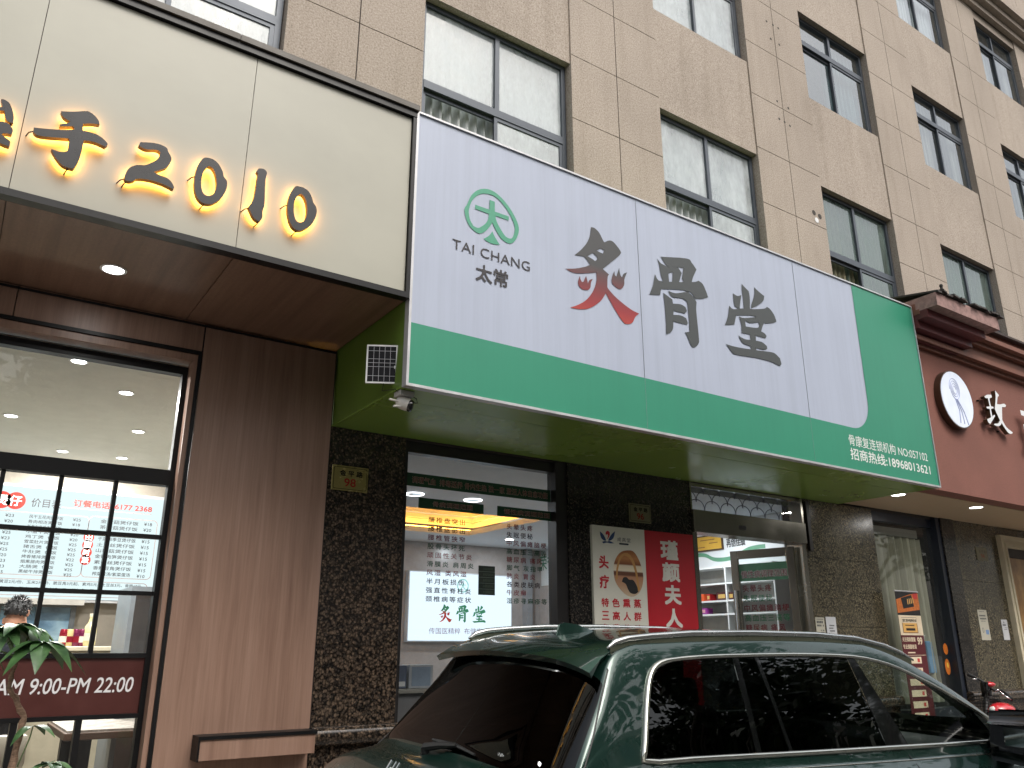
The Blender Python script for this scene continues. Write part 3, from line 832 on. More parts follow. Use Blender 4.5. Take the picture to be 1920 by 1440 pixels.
for x, m1, m2, lb in ((493, cr, cw, 'red drink can with a pale label, leftmost on the counter'), (540, cy, cr, 'yellowish drink can between the red cans on the counter'),
                      (592, cp, cr, 'plum-red drink can right of the yellowish can'), (640, cp, cw, 'plum drink can with a pale label beside the cream bottle')):
    q = onY(*bb(x, 465), 8.98); canny(q.x, 8.98, m1, m2, lb)
q = onY(*bb(700, 465), 8.97)
bo = thing('bottle', (q.x, 8.97, 1.631), 'round-shouldered cream bottle on the counter beside the drink cans', 'bottle')
MB().lathe((q.x, 8.97, 1.631), (0, 0, 1), [(.05, 0), (.058, .02), (.058, .13), (.05, .18), (.028, .215), (.022, .25), (.022, .27)], 24).build('bottle_body', plain('bottle_cream', C(214, 202, 150), .3), bo, smooth=True, auto=40)
MB().lathe((q.x, 8.97, 1.90), (0, 0, 1), [(.025, 0), (.025, .03)], 16).build('cap', cw, bo)
MB().lathe((q.x, 8.97, 1.68), (0, 0, 1), [(.0588, 0), (.0588, .07)], 24).build('bottle_label', cw, bo, smooth=True, auto=40)
fg = thing('glass_cabinet', (1.55, 8.2, .3), 'tall glass-fronted drinks cabinet inside, at the right end of the counter', 'cabinet')
MB().box(1.34, 2.05, 8.5, 8.55, .302, 2.05).box(1.34, 1.38, 7.9, 8.5, .302, 2.05).box(2.0, 2.05, 7.9, 8.5, .302, 2.05).box(1.34, 2.05, 7.9, 8.55, 2.0505, 2.13).box(1.38, 2.0, 7.92, 8.5, .302, .6).build('case', plain('cabinet_grey', C(136, 144, 150), .4, .1), fg)
MB().box(1.38, 2.0, 7.925, 8.49, 1.0, 1.015).box(1.38, 2.0, 7.925, 8.49, 1.5, 1.515).build('shelf', M['steel'], fg)
MB().add([(1.38, 7.91, .6), (2.0, 7.91, .6), (2.0, 7.91, 2.05), (1.38, 7.91, 2.05)], [(0, 1, 2, 3)]).build('glass_front', glass('cab_glass', (.55, .68, .74, 1), .12, .12, C(120, 150, 164)), fg)
# table and seat near the glass
tb = thing('dining_table', (1.25, 7.5, .3), 'dining table with a pale patterned top and dark wooden edge, seen under the maroon band', 'table')
t = NT('table_pattern'); f = t.noise(t.obj((1, 1, 1)), 14, 3, .7)
MB().box(.89, 1.95, 7.0, 8.05, 1.035, 1.05).build('table_top', t.bsdf(t.ramp(f, [(.42, C(150, 142, 132)), (.6, C(196, 190, 180))]), .4), tb)
MB().box(.87, 1.97, 6.98, 8.07, .985, 1.0345, .006).build('edge', plain('table_edge', C(84, 62, 46), .5), tb)
for x, y in ((1.02, 7.12), (1.80, 7.12), (1.02, 7.93), (1.80, 7.93)):
    MB().box(x - .05, x + .05, y - .05, y + .05, .302, .984).build('leg', M['black'], tb)
st = thing('chair', (.40, 6.9, .3), 'cream moulded chair with a rounded back, beside the plant trunk', 'chair')
MB().box(.10, .62, 6.72, 7.16, .74, .80, .028).build('seat', plain('chair_cream', C(212, 204, 186), .4), st, smooth=True, auto=40)
MB().box(.10, .62, 6.66, 6.71, .86, 1.07, .024).build('backrest', plain('chair_cream', C(212, 204, 186), .4), st, smooth=True, auto=40)
for x, y in ((.16, 6.78), (.56, 6.78), (.16, 7.1), (.56, 7.1)):
    MB().tube([(x, y, .302), (x, y, .745)], .016, 8).build('leg', M['black'], st)
for x in (.2, .52): MB().tube([(x, 6.74, .79), (x, 6.695, .88)], .014, 8).build('back_support', M['black'], st)

# ================================================================ person behind the plant, seen from the back
def skin(name, verts, edges, radii, mat, parent, sub=2, root=0):
    me = bpy.data.meshes.new(name); me.from_pydata(verts, edges, [])
    o = bpy.data.objects.new(name, me); scn.collection.objects.link(o)
    md = o.modifiers.new('s', 'SKIN'); md.use_smooth_shade = True
    for i, r in enumerate(radii):
        q = me.skin_vertices[0].data[i]; q.radius = r if isinstance(r, tuple) else (r, r)
        q.use_root = (i == root)
    o.modifiers.new('d', 'SUBSURF').levels = sub; o.modifiers['d'].render_levels = sub
    bpy.context.view_layer.update()
    nm = bpy.data.meshes.new_from_object(o.evaluated_get(bpy.context.evaluated_depsgraph_get()))
    bpy.data.objects.remove(o); bpy.data.meshes.remove(me)
    nm.name = name; nm.materials.clear(); nm.materials.append(mat)
    for p in nm.polygons: p.use_smooth = True
    n = bpy.data.objects.new(name, nm); scn.collection.objects.link(n)
    if parent: n.parent = parent
    WL[n.name] = WL[parent.name] if parent else Vector((0, 0, 0))
    return n
PXX, PYY = .50, 8.25
pe = thing('person', (PXX, PYY, .30), 'person with short black hair in a navy shirt, back turned, behind the gridded window', 'person')
t = NT('skin_tone'); v = t.obj(); f = t.noise(v, 18, 4, .6)
M['skin'] = t.bsdf(t.ramp(f, [(.3, C(186, 134, 108)), (.7, C(206, 156, 130))]), .5)
H0 = 1.70
# pelvis, spine, neck, skull, arms, legs: one skeleton, one continuous surface
V_ = [(0, 0, .92), (0, .01, 1.10), (0, 0, 1.28), (.0, .01, 1.41), (.01, .02, 1.49), (.03, .05, 1.56), (.035, .055, 1.63),
      (-.17, .0, 1.39), (-.24, .02, 1.12), (-.19, .20, .98), (-.15, .27, .97),
      (.17, .0, 1.39), (.24, .03, 1.12), (.18, .21, 1.00), (.13, .28, .99),
      (-.09, 0, .86), (-.10, .02, .48), (-.10, -.01, .08), (-.10, .12, .035),
      (.09, 0, .86), (.10, .02, .48), (.10, -.01, .08), (.10, .12, .035)]
E_ = [(0, 1), (1, 2), (2, 3), (3, 4), (4, 5), (5, 6), (3, 7), (7, 8), (8, 9), (9, 10), (3, 11), (11, 12), (12, 13), (13, 14),
      (0, 15), (15, 16), (16, 17), (17, 18), (0, 19), (19, 20), (20, 21), (21, 22)]
R_ = [(.15, .11), (.135, .10), (.155, .11), (.12, .09), .055, (.072, .085), (.066, .082), (.06, .06), .043, .034, .026, (.06, .06), .043, .034, .026,
      .085, .058, .045, .035, .085, .058, .045, .035]
bodyo = skin('body', V_, E_, R_, M['skin'], pe)
# fingers: five per hand, skinned as short chains rooted in the palm, joined to the body mesh
def join(dst, srcs):
    b = bmesh.new(); b.from_mesh(dst.data)
    for s_ in srcs:
        b.from_mesh(s_.data)
    b.to_mesh(dst.data); b.free()
    for s_ in srcs: bpy.data.objects.remove(s_)
    for p in dst.data.polygons: p.use_smooth = True
fing = []
for sx, hx in ((-1, -.15), (1, .13)):
    hz = .97 if sx < 0 else .99
    for k in range(4):
        x = hx + (k - 1.5) * .017; L = (.062, .072, .068, .054)[k]
        fing.append(skin('f', [(x, .275, hz), (x, .31, hz), (x, .31 + L * .6, hz - .012), (x, .31 + L, hz - .032)], [(0, 1), (1, 2), (2, 3)], [.009, .0085, .008, .0065], M['skin'], pe, 1))
    fing.append(skin('f', [(hx - sx * .012, .25, hz), (hx - sx * .042, .275, hz - .004), (hx - sx * .05, .31, hz - .014)], [(0, 1), (1, 2)], [.011, .009, .0075], M['skin'], pe, 1))
# face: nose, lips, ears, eyes (turned to the right and away from the street)
fx_ = MB(); hc = Vector((.035, .055, 1.60)); fd = Vector((.55, .83, -.12)).normalized(); sd_ = Vector((.83, -.55, 0)).normalized(); ud = sd_.cross(fd).normalized()
def hp_(a, b, c): return hc + sd_ * a + fd * b + ud * c
nose = MB(); nose.obox(hp_(0, .092, -.005), sd_, fd, ud, (.012, .018, .022), .008)
nose.ball(hp_(-.082, .0, 0), (.016, .02, .032)); nose.ball(hp_(.082, .0, 0), (.016, .02, .032))
nose.ball(hp_(0, .084, -.045), (.022, .012, .010))
no = nose.build('f', M['skin'], pe, smooth=True, local=True); fing.append(no)
join(bodyo, fing)
ey = MB()
for a in (-.032, .032): ey.ball(hp_(a, .078, .02), (.012, .010, .008), 10, 6)
ey.build('eyes', plain('eye_dark', C(40, 30, 26), .2), pe, smooth=True, local=True)
t = NT('black_hair'); f = t.noise(t.obj((40, 40, 6)), 3, 4, .7)
M['hair'] = t.bsdf(t.ramp(f, [(.3, C(12, 12, 14)), (.7, C(52, 50, 52))]), .45, bump=f, bstr=.5, bdist=.01)
hr = bmesh.new(); bmesh.ops.create_icosphere(hr, subdivisions=4, radius=1.0)
rnd = random.Random(3)
for q in hr.verts:
    d = q.co.normalized(); p = sd_ * d.x + fd * d.y + ud * d.z
    front = d.y > .35 and d.z < .35
    low = d.z < -.45
    r = 1.0 + .05 * math.sin(d.x * 23 + d.z * 17) + .04 * math.sin(d.y * 31) + rnd.uniform(-.025, .035)
    if front: r *= .72
    if low: r *= .70
    q.co = hc + Vector((0, 0, .015)) + sd_ * (d.x * .092 * r) + fd * (d.y * .104 * r - .006) + ud * (d.z * .112 * r)
hm_ = MB().bm(hr)
tuft = random.Random(5)
for i in range(260):
    th = tuft.uniform(0, 2 * math.pi); ph = tuft.uniform(-.15, 1.5)
    d = Vector((math.cos(th) * math.cos(ph), math.sin(th) * math.cos(ph), math.sin(ph)))
    if d.y > .3 and d.z < .35: continue
    b0 = hc + Vector((0, 0, .015)) + sd_ * d.x * .09 + fd * (d.y * .10 - .006) + ud * d.z * .11
    dr = (sd_ * d.x + fd * d.y + ud * (d.z + tuft.uniform(-.8, .3)) + Vector((tuft.uniform(-.5, .5), tuft.uniform(-.5, .5), 0))).normalized()
    hm_.tube([b0 - dr * .01, b0 + dr * .014 + ud * .004, b0 + dr * tuft.uniform(.02, .04)], [.007, .005, .001], 4)
hm_.build('hair', M['hair'], pe, smooth=True, local=True)
navy = plain('navy_cloth', C(34, 38, 50), .85, scale=14)
skin('shirt', [V_[0], V_[1], V_[2], V_[3], (.005, .015, 1.44), V_[7], (-.22, .01, 1.22), V_[11], (.22, .02, 1.22)], [(0, 1), (1, 2), (2, 3), (3, 4), (3, 5), (5, 6), (3, 7), (7, 8)],
     [(.165, .125), (.15, .115), (.17, .125), (.135, .105), (.068, .068), (.075, .075), .062, (.075, .075), .062], navy, pe)
skin('trousers', [(0, 0, .95), (-.09, 0, .86), (-.10, .02, .48), (-.10, -.01, .10), (.09, 0, .86), (.10, .02, .48), (.10, -.01, .10)], [(0, 1), (1, 2), (2, 3), (0, 4), (4, 5), (5, 6)],
     [(.165, .125), .10, .075, .062, .10, .075, .062], plain('dark_trousers', C(40, 40, 44), .9), pe)

# ================================================================ potted plant in front of the window
PY = 5.2
pt = thing('potted_plant', (.42, PY, .07), 'potted money tree with bare trunk and fingered leaves before the maroon band', 'plant')
trk = MB()
tp = [onY(x, y, PY) for x, y in ((16, 1500), (22, 1440), (38, 1372), (44, 1345), (30, 1312), (17, 1288), (24, 1258), (33, 1232))]
tp = [Vector((.44, PY, .40)), Vector((.42, PY, .70))] + tp
ps = []
for i in range(len(tp) - 1):
    for k in range(5):
        ps.append(tp[i].lerp(tp[i + 1], k / 5) + Vector((random.uniform(-.003, .003),) * 3))
ps.append(tp[-1])
trk.tube(ps, [.021 - .010 * i / len(ps) + .002 * math.sin(i * 1.7) for i in range(len(ps))], 10)
t = NT('plant_bark'); f = t.noise(t.obj((20, 20, 60)), 2, 4, .7)
trk.build('trunk', t.bsdf(t.ramp(f, [(.3, C(96, 72, 56)), (.7, C(156, 128, 106))]), .8, bump=f, bstr=.4), pt, smooth=True)
t = NT('plant_leaf'); f = t.noise(t.obj(), 9, 3, .6)
M['leafp'] = t.bsdf(t.ramp(f, [(.3, C(34, 62, 34)), (.7, C(78, 112, 66))]), .38)
def leaf(mb, base, dirv, L, W, droop, upv=Vector((0, 0, 1))):
    """one pointed leaf with a fold along its midrib, drooping towards the tip"""
    d = dirv.normalized(); sd = d.cross(upv)
    sd = sd.normalized() if sd.length > 1e-3 else Vector((1, 0, 0)); n = sd.cross(d)
    vs = []; N = 7
    for i in range(N + 1):
        t_ = i / N; c = base + d * L * t_ + Vector((0, 0, -droop * L * t_ * t_))
        wd = W * math.sin(math.pi * (t_ ** .75)) * .5 + .001
        vs += [c - sd * wd + n * wd * .35, c, c + sd * wd + n * wd * .35]
    fs = []
    for i in range(N):
        for k in (0, 1): fs.append((3 * i + k, 3 * i + k + 1, 3 * i + k + 4, 3 * i + k + 3))
    mb.add(vs, fs)
top = tp[-1]
rn = random.Random(11)
stm = MB(); lf = MB(); lf.fix = False
heads = [((62, 1178), PY - .10, 7, .20), ((-22, 1170), PY + .05, 6, .19), ((20, 1150), PY + .12, 6, .16), ((38, 1156), PY + .02, 5, .15), ((-50, 1205), PY - .05, 6, .19)]
heads = [((80, 1206), PY - .12, 8, .215), ((2, 1176), PY + .06, 7, .19), ((64, 1180), PY + .10, 7, .15), ((34, 1172), PY - .02, 6, .16), ((-48, 1215), PY - .05, 6, .19)]
for (p, yy, n, L) in heads:
    h = onY(p[0], p[1], yy)
    stm.tube([top, top.lerp(h, .55) + Vector((0, 0, .015)), h], [.0055, .0042, .0035], 6)
    for k in range(n):
        a = 2 * math.pi * k / n + rn.uniform(-.25, .25)
        dv = Vector((math.cos(a), math.sin(a), rn.uniform(-.30, .15)))
        leaf(lf, h, dv, L * rn.uniform(.8, 1.1), L * .46, rn.uniform(.45, .95))
lows = [((44, 1398), PY - .04, (62, 1362), 4, .13), ((40, 1440), PY - .02, (95, 1432), 6, .14)]
for (p, yy, hd, n, L) in lows:
    b0 = onY(p[0] - 12, p[1] + 40, yy); h = onY(hd[0], hd[1], yy)
    stm.tube([b0, b0.lerp(h, .6) + Vector((.01, 0, .02)), h], [.004, .0035, .003], 6)
    for k in range(n):
        a = 2 * math.pi * k / n + .6 + rn.uniform(-.3, .3)
        leaf(lf, h, Vector((math.cos(a), math.sin(a), rn.uniform(-.2, .2))), L * rn.uniform(.8, 1.1), L * .45, rn.uniform(.3, .6))
stm.build('stem', plain('plant_stem', C(96, 116, 74), .6), pt, smooth=True)
lf.build('foliage', M['leafp'], pt, smooth=True)
MB().lathe((.43, PY, .071), (0, 0, 1), [(.13, 0), (.15, .02), (.19, .34), (.20, .36), (.185, .365), (.175, .31), (.01, .30)], 28).build('pot', plain('pot_grey', C(120, 116, 110), .6), pt, smooth=True, auto=35)

# ================================================================ white and green sign box of the clinic
GX0, GX1, GZ0, GZ1 = 2.318, 8.92, 3.30, 5.475
cs = thing('shop_sign', (5.6, S, GZ0), 'big white and green sign box with a round green emblem and large dark brush characters', 'shop sign')
M['signwhite'] = m_sign('sign_white', C(172, 180, 197))
M['signgreen'] = m_sign('sign_green', C(52, 138, 110), .06)
gp = wallp(S)
MB().box(GX0 + .02, GX1 - .01, S + .001, S + .03, GZ0 + .02, GZ1 - .01).build('face_panel', M['signwhite'], cs)
XW, ZW, RW = 7.745, 3.765, .33
green = [(GX0 + .022, GZ0 + .022), (GX1 - .012, GZ0 + .022), (GX1 - .012, GZ1 - .012), (XW, GZ1 - .012)]
for i in range(11):
    a = R(0 - 90 * i / 10); green.append((XW - RW + RW * math.cos(a), ZW + RW + RW * math.sin(a)))
green.append((GX0 + .022, ZW))
MB().flat(gp, [green], .0025).build('green_band', M['signgreen'], cs)
for x in (4.53, 6.72):
    sm_ = MB(); sm_.box(x, x + .0018, S - .0035, S + .0008, GZ0 + .03, GZ1 - .03); sm_.build('sheet_seam', plain('seam_grey', C(140, 146, 152), .6), cs)
tm = MB()
tm.box(GX0, GX1, S - .014, S + .05, GZ0, GZ0 + .019)
tm.box(GX0, GX1, S - .014, S + .05, GZ1 - .0095, GZ1 + .006)
tm.box(GX0, GX0 + .019, S - .014, S + .05, GZ0 + .0192, GZ1 - .0098)
tm.box(GX1 - .0095, GX1, S - .014, S + .05, GZ0 + .0192, GZ1 - .0098)
tm.build('trim', M['alu_light'], cs)
M['limegreen'] = plain('lime_green_panel', C(96, 122, 48), .35, var=.08)
bs = MB(); bs2 = MB()
bs.box(GX0 + .001, GX0 + .02, S + .0505, D - .0012, GZ0 + .012, GZ1 - .012)
bs2.box(GX1 - .02, GX1 - .001, S + .0505, D - .0012, GZ0 + .012, GZ1 - .012)
bs.build('side_panel', M['limegreen'], cs); bs2.build('side_panel', M['limegreen'], cs)
bu = MB()
bu.box(GX0 + .0005, GX0 + .0335, S + .0508, D - .001, GZ0 + .0008, GZ0 + .0118)
xs = [GX0 + .034, 4.62, 6.85, GX1 - .001]
for i in range(3):
    for (y0, y1) in ((S + .0505, S + .33), (S + .335, D - .001)):
        bu.box(xs[i] + .0025, xs[i + 1] - .0025, y0, y1, GZ0 + .001, GZ0 + .012)
bu.build('soffit_panel', plain('lime_green_soffit', C(122, 150, 66), .24, var=.03, scale=.8), cs)
MB().box(GX0 + .021, GX1 - .021, S + .06, D - .002, GZ0 + .0125, GZ0 + .03).build('soffit_backing', M['joint'], cs)
MB().box(GX0 + .021, GX1 - .021, S + .031, D - .002, GZ1 - .03, GZ1 - .012).build('top_panel', M['limegreen'], cs)
# lettering
M['ink'] = plain('sign_ink', C(62, 66, 66), .45, var=.05)
t = NT('fire_print'); tc = t.n('ShaderNodeTexCoord'); sx = t.n('ShaderNodeSeparateXYZ'); t.l(tc.outputs['Object'], sx.inputs[0])
mr = t.n('ShaderNodeMapRange'); mr.inputs[1].default_value = 4.02 - GZ0; mr.inputs[2].default_value = 4.74 - GZ0
t.l(sx.outputs['Z'], mr.inputs[0])
M['fire'] = t.bsdf(t.ramp(mr.outputs[0], [(0.0, C(198, 112, 52)), (.16, C(180, 66, 44)), (.40, C(146, 36, 40)), (.62, C(112, 42, 44)), (.9, C(62, 62, 62))]), .45)
CH = {
 'zhi': [[[(415,100),(440,105),(475,140),(505,200),(515,208),(545,195),(575,205),(610,245),(627,270),(622,300),(500,400),(545,440),(535,460),(533,530),(545,550),(600,610),(700,690),(762,722),(735,745),(715,785),(690,797),(660,795),(630,760),(580,680),(522,575),(490,625),(440,665),(390,687),(330,690),(265,678),(330,655),(390,615),(435,550),(455,480),(452,425),(400,430),(320,432),(270,420),(232,398),(300,397),(370,385),(410,370),(385,335),(365,310),(297,300),(340,265),(380,220),(405,170),(412,130)],
         [(455,268),(485,255),(510,265),(500,290),(475,278)], [(388,308),(430,285),(455,310),(462,330),(445,343),(420,325)]],
        [[(335,450),(340,475),(350,495),(362,490),(370,470),(380,450),(388,480),(392,505),(405,480),(428,472),(415,500),(412,530),(400,548),(380,552),(350,545),(328,520),(322,490)]],
        [[(572,440),(583,415),(587,445),(597,455),(605,430),(618,392),(622,425),(630,450),(638,460),(650,435),(675,425),(662,455),(655,480),(655,510),(643,535),(625,545),(600,535),(570,510),(563,480)]]],
 'gu': [[[(918,312),(1105,325),(1140,355),(1175,405),(1150,460),(1140,498),(1084,498),(1070,470),(1080,395),(1025,385),(985,388),(950,365)]],
        [[(890,325),(920,360),(960,380),(990,388),(1035,386),(1062,430),(1040,440),(1000,425),(972,435),(978,496),(935,496),(917,440),(905,370)]],
        [[(1005,395),(1040,386),(1068,430),(1060,458),(1048,498),(998,498),(1003,440)]],
        [[(875,438),(890,470),(930,490),(1140,495),(1190,485),(1220,510),(1245,565),(1258,605),(1210,615),(1165,615),(1140,575),(1110,560),(1030,548),(920,545),(912,588),(836,585),(860,520),(870,470)]],
        [[(935,572),(960,590),(1000,620),(1005,650),(1060,655),(1095,675),(1105,705),(1090,722),(1008,700),(1008,730),(1060,735),(1100,755),(1112,790),(1100,800),(1008,778),(1005,830),(985,860),(957,870),(955,800),(948,690)]],
        [[(970,558),(1020,575),(1070,570),(1110,562),(1150,600),(1175,640),(1172,690),(1180,780),(1192,900),(1190,935),(1170,960),(1145,965),(1130,940),(1105,880),(1090,858),(1125,852),(1120,770),(1112,680),(1105,635),(1070,612),(1010,605),(985,585)]]],
 'tang': [[[(1500,507),(1525,535),(1550,560),(1558,600),(1560,690),(1515,690),(1510,620),(1502,560)]],
        [[(1437,575),(1470,595),(1498,588),(1490,640),(1485,688),(1450,672),(1442,630)]],
        [[(1590,532),(1630,570),(1662,595),(1655,630),(1620,660),(1570,684),(1570,655),(1585,610),(1592,570)]],
        [[(1410,665),(1440,690),(1500,685),(1600,690),(1665,685),(1680,673),(1705,690),(1735,735),(1750,780),(1720,790),(1665,793),(1640,755),(1560,735),(1460,735),(1447,800),(1378,805),(1400,745)]],
        [[(1480,742),(1520,754),(1600,747),(1640,745),(1665,782),(1650,815),(1640,850),(1665,865),(1680,885),(1670,900),(1600,880),(1560,872),(1500,862),(1497,800)], [(1522,770),(1560,790),(1620,785),(1628,805),(1610,825),(1530,815)]],
        [[(1560,866),(1600,876),(1606,1000),(1565,995)]],
        [[(1475,880),(1520,905),(1560,912),(1640,925),(1680,955),(1685,975),(1660,982),(1600,968),(1530,945),(1500,925)]],
        [[(1385,940),(1430,955),(1500,970),(1600,985),(1700,998),(1740,1010),(1775,1045),(1786,1085),(1775,1100),(1745,1085),(1700,1065),(1600,1040),(1500,1025),(1440,1012)]]]}
for key, strokes in CH.items():
    mb = MB()
    for i, lps in enumerate(strokes):
        mb.flat(gp, [soften(trace(l, 1000, 400, 3.84, S - .003), 3, 42) for l in lps], .0032 + .00025 * i)
    mb.build('character', M['fire'] if key == 'zhi' else M['ink'], cs)
lg = MB()
ring = [(400,430),(430,365),(480,320),(540,308),(600,325),(660,370),(720,440),(770,520),(800,590),(805,640),(790,690),(765,725),(740,737),(710,730),(670,700),(635,650),(610,600),(597,572),(580,600),(555,630),(525,652),(495,658),(460,640),(420,600),(395,550),(380,490),(383,455)]
hole = [(415,470),(440,400),(490,355),(545,347),(600,360),(650,395),(700,455),(745,530),(772,600),(770,650),(755,690),(735,698),(700,680),(660,620),(630,560),(622,520),(725,557),(727,525),(617,487),(617,410),(577,395),(575,472),(465,433),(462,465),(570,505),(565,545),(545,580),(510,605),(485,615),(450,600),(425,555),(415,510)]
lg.flat(gp, [soften(trace(ring, 780, 280, 4.174, S - .003), 3, 44), soften(trace(hole, 780, 280, 4.174, S - .003), 3, 44)], .0032)
lg.flat(gp, [soften(trace([(597,640),(610,670),(635,715),(657,747),(610,742),(565,725),(530,700),(565,680),(585,660)], 780, 280, 4.174, S - .003), 3, 44)], .0032)
lg.build('emblem', plain('emblem_green', C(66, 148, 118), .45, var=.05), cs)
def zbox(ox, oy, sc, l, b, r, t_, Y=S):
    x0 = px(ox + l[0] / sc, oy + l[1] / sc, Y)[0]; x1 = px(ox + r[0] / sc, oy + r[1] / sc, Y)[0]
    z0 = px(ox + b[0] / sc, oy + b[1] / sc, Y)[1]; z1 = px(ox + t_[0] / sc, oy + t_[1] / sc, Y)[1]
    return x0, x1, z0, z1
tx = MB()
text(tx, gp, 'TAI CHANG', *zbox(780, 280, 4.174, (285, 705), (316, 785), (890, 925), (318, 708)), .0032, .004, 1.05)
text(tx, gp, '太常', *zbox(780, 280, 4.174, (466, 1000), (690, 1086), (719, 1010), (518, 902)), .0032, .022)
tx.build('lettering', plain('sign_ink_black', C(44, 40, 44), .5, var=.05), cs)
tx = MB()
text(tx, gp, '骨康复连锁机构 NO:057102', *zbox(1280, 500, 3, (932, 970), (950, 1006), (1375, 1070), (945, 944)), .0034, .004)
text(tx, gp, '招商热线:18968013621', *zbox(1280, 500, 3, (942, 1050), (960, 1086), (1390, 1140), (956, 1020)), .0034, .014)
tx.build('white_lettering', plain('white_print', C(222, 226, 222), .5, var=.03), cs)

# ---------------------------------------------------------------- solar panel and camera on the corner of the box
sp = thing('solar_panel', (GX0, 4.86, 3.4), 'small solar panel in a white frame, hung on the green end of the sign box', 'solar panel')
cc_ = onY(716, 683, 4.92); n_ = Vector((-.45, -.80, -.08)).normalized()
ax = Vector((.80, -.45, 0)).normalized(); az = ax.cross(n_).normalized()
if az.z < 0: az = -az
nn = n_ * 1.0
hw_, hh_ = .108, .138
MB().obox(cc_, ax, nn, az, (hw_, .008, hh_), .002).build('panel_frame', M['white'], sp)
MB().obox(cc_ + nn * .0085, ax, nn, az, (hw_ - .012, .001, hh_ - .012)).build('cells', plain('solar_cells', C(14, 13, 18), .45, spec=.25), sp)
ln = MB()
for k in range(1, 5): ln.obox(cc_ + nn * .0102 + ax * ((k / 5 - .5) * 2 * (hw_ - .012)), ax, nn, az, (.0012, .0006, hh_ - .012))
for k in (.13, .36, .47, .58, .84): ln.obox(cc_ + nn * .0100 - az * ((k - .5) * 2 * (hh_ - .012)), ax, nn, az, (hw_ - .0122, .0006, .0012))
ln.build('grid_line', plain('solar_line', C(176, 176, 180), .4), sp)
q = onY(752, 693, 4.90); q.x = GX0
ar = MB(); ar.lathe((GX0 - .001, q.y, q.z), (-1, 0, 0), [(.034, 0), (.034, .006), (.016, .02), (.012, .03)], 16)
ar.tube([(GX0 - .028, q.y, q.z), cc_ + ax * .06 - nn * .02, cc_ - nn * .009], .009, 10); ar.build('bracket', M['white'], sp, smooth=True, auto=40)
sc_ = thing('security_camera', (2.40, 4.85, 3.1), 'white dome security camera with two stub aerials under the corner of the green sign box', 'security camera')
cb = onY(756, 757, 4.86)
MB().box(cb.x - .055, cb.x + .055, 4.80, 4.90, 3.262, 3.2995, .004).build('mount', plain('cam_grey', C(176, 174, 170), .5), sc_)
wp_ = plain('cam_white', C(212, 208, 200), .4, var=.04)
MB().tube([(cb.x - .018, 4.85, 3.262), (cb.x - .018, 4.85, cb.z + .03)], .016, 12).build('neck', wp_, sc_, smooth=True, auto=40)
he = MB(); dq = Vector((.75, -.55, -.36)).normalized(); hc_ = Vector((cb.x, 4.85, cb.z))
he.lathe(hc_ - dq * .055, dq, [(.018, 0), (.036, .012), (.045, .035), (.046, .075), (.041, .098)], 24); ho = he.build('housing', wp_, sc_, smooth=True, auto=50)
MB().lathe(hc_ + dq * .040, dq, [(.043, 0), (.043, .012), (.036, .024), (.012, .028)], 24).build('lens_front', M['blackgloss'], ho, smooth=True, auto=40)
an = MB(); an.tube([(cb.x - .03, 4.845, 3.225), (cb.x - .115, 4.84, 3.228)], .008, 8); an.tube([(cb.x - .03, 4.835, 3.19), (cb.x - .085, 4.83, 3.182)], .008, 8); an.build('aerial', wp_, sc_, smooth=True, auto=40)
MB().tube([cc_ - az * .12 + ax * .02, cc_ - az * .19 + ax * .01, (cb.x - .07, 4.85, 3.31), (cb.x - .04, 4.83, 3.27)], .003, 6).tube([(cb.x + .055, 4.84, 3.275), (cb.x + .09, 4.84, 3.265), (cb.x + .10, 4.84, 3.235), (cb.x + .04, 4.85, 3.225)], .003, 6).build('cable', M['black'], sc_)

# ---------------------------------------------------------------- address plates
def plate(x0, x1, z0, z1, col, num, label, numcol, y=D, faded=False):
    o = thing('address_plate', ((x0 + x1) / 2, y, z0), label, 'address plate', 'house number plates')
    MB().box(x0, x1, y - .012, y - .001, z0, z1, .002).build('plate', col, o)
    pl = wallp(y - .0122); e = MB(); k = .012
    e.flat(pl, [rrect(x0 + k, x1 - k, z0 + k, z1 - k, .012), rrect(x0 + k + .004, x1 - k - .004, z0 + k + .004, z1 - k - .004, .010)], .001)
    e.build('border_line', plain('plate_ink', C(16, 16, 14), .7, spec=.15) if not faded else plain('faded_line', C(120, 116, 104), .6), o)
    a = MB(); h = z1 - z0; w = x1 - x0
    text(a, pl, '金 平 路', x0 + w * .2, x1 - w * .16, z0 + h * .58, z0 + h * .82, .0012, .03); a.build('street_name', plain('plate_ink', C(16, 16, 14), .7, spec=.15) if not faded else plain('faded_line', C(120, 116, 104), .6), o)
    b = MB(); text(b, pl, num, x0 + w * .34, x1 - w * .34, z0 + h * .17, z0 + h * .50, .0012, .02); b.build('number', numcol, o)
    return o
rd = plain('plate_red', C(136, 26, 20), .6, spec=.2)
plate(2.348, 2.655, 2.795, 2.995, plain('brass_plate', C(150, 138, 84), .25, .35), '98', 'brass address plate reading 98 on the dark granite pier beside the wood cladding', rd)
plate(5.455, 5.745, 2.80, 2.985, plain('dull_plate', C(116, 112, 84), .4, .2), '96', 'dull address plate reading 96 above the red and white poster', rd)
plate(12.04, 12.33, 2.80, 2.985, plain('pale_plate', C(150, 146, 124), .5, .1), '94', 'faded pale address plate high on the olive granite near the stone door frame', plain('plate_red_faded', C(176, 96, 76), .6), D, True)

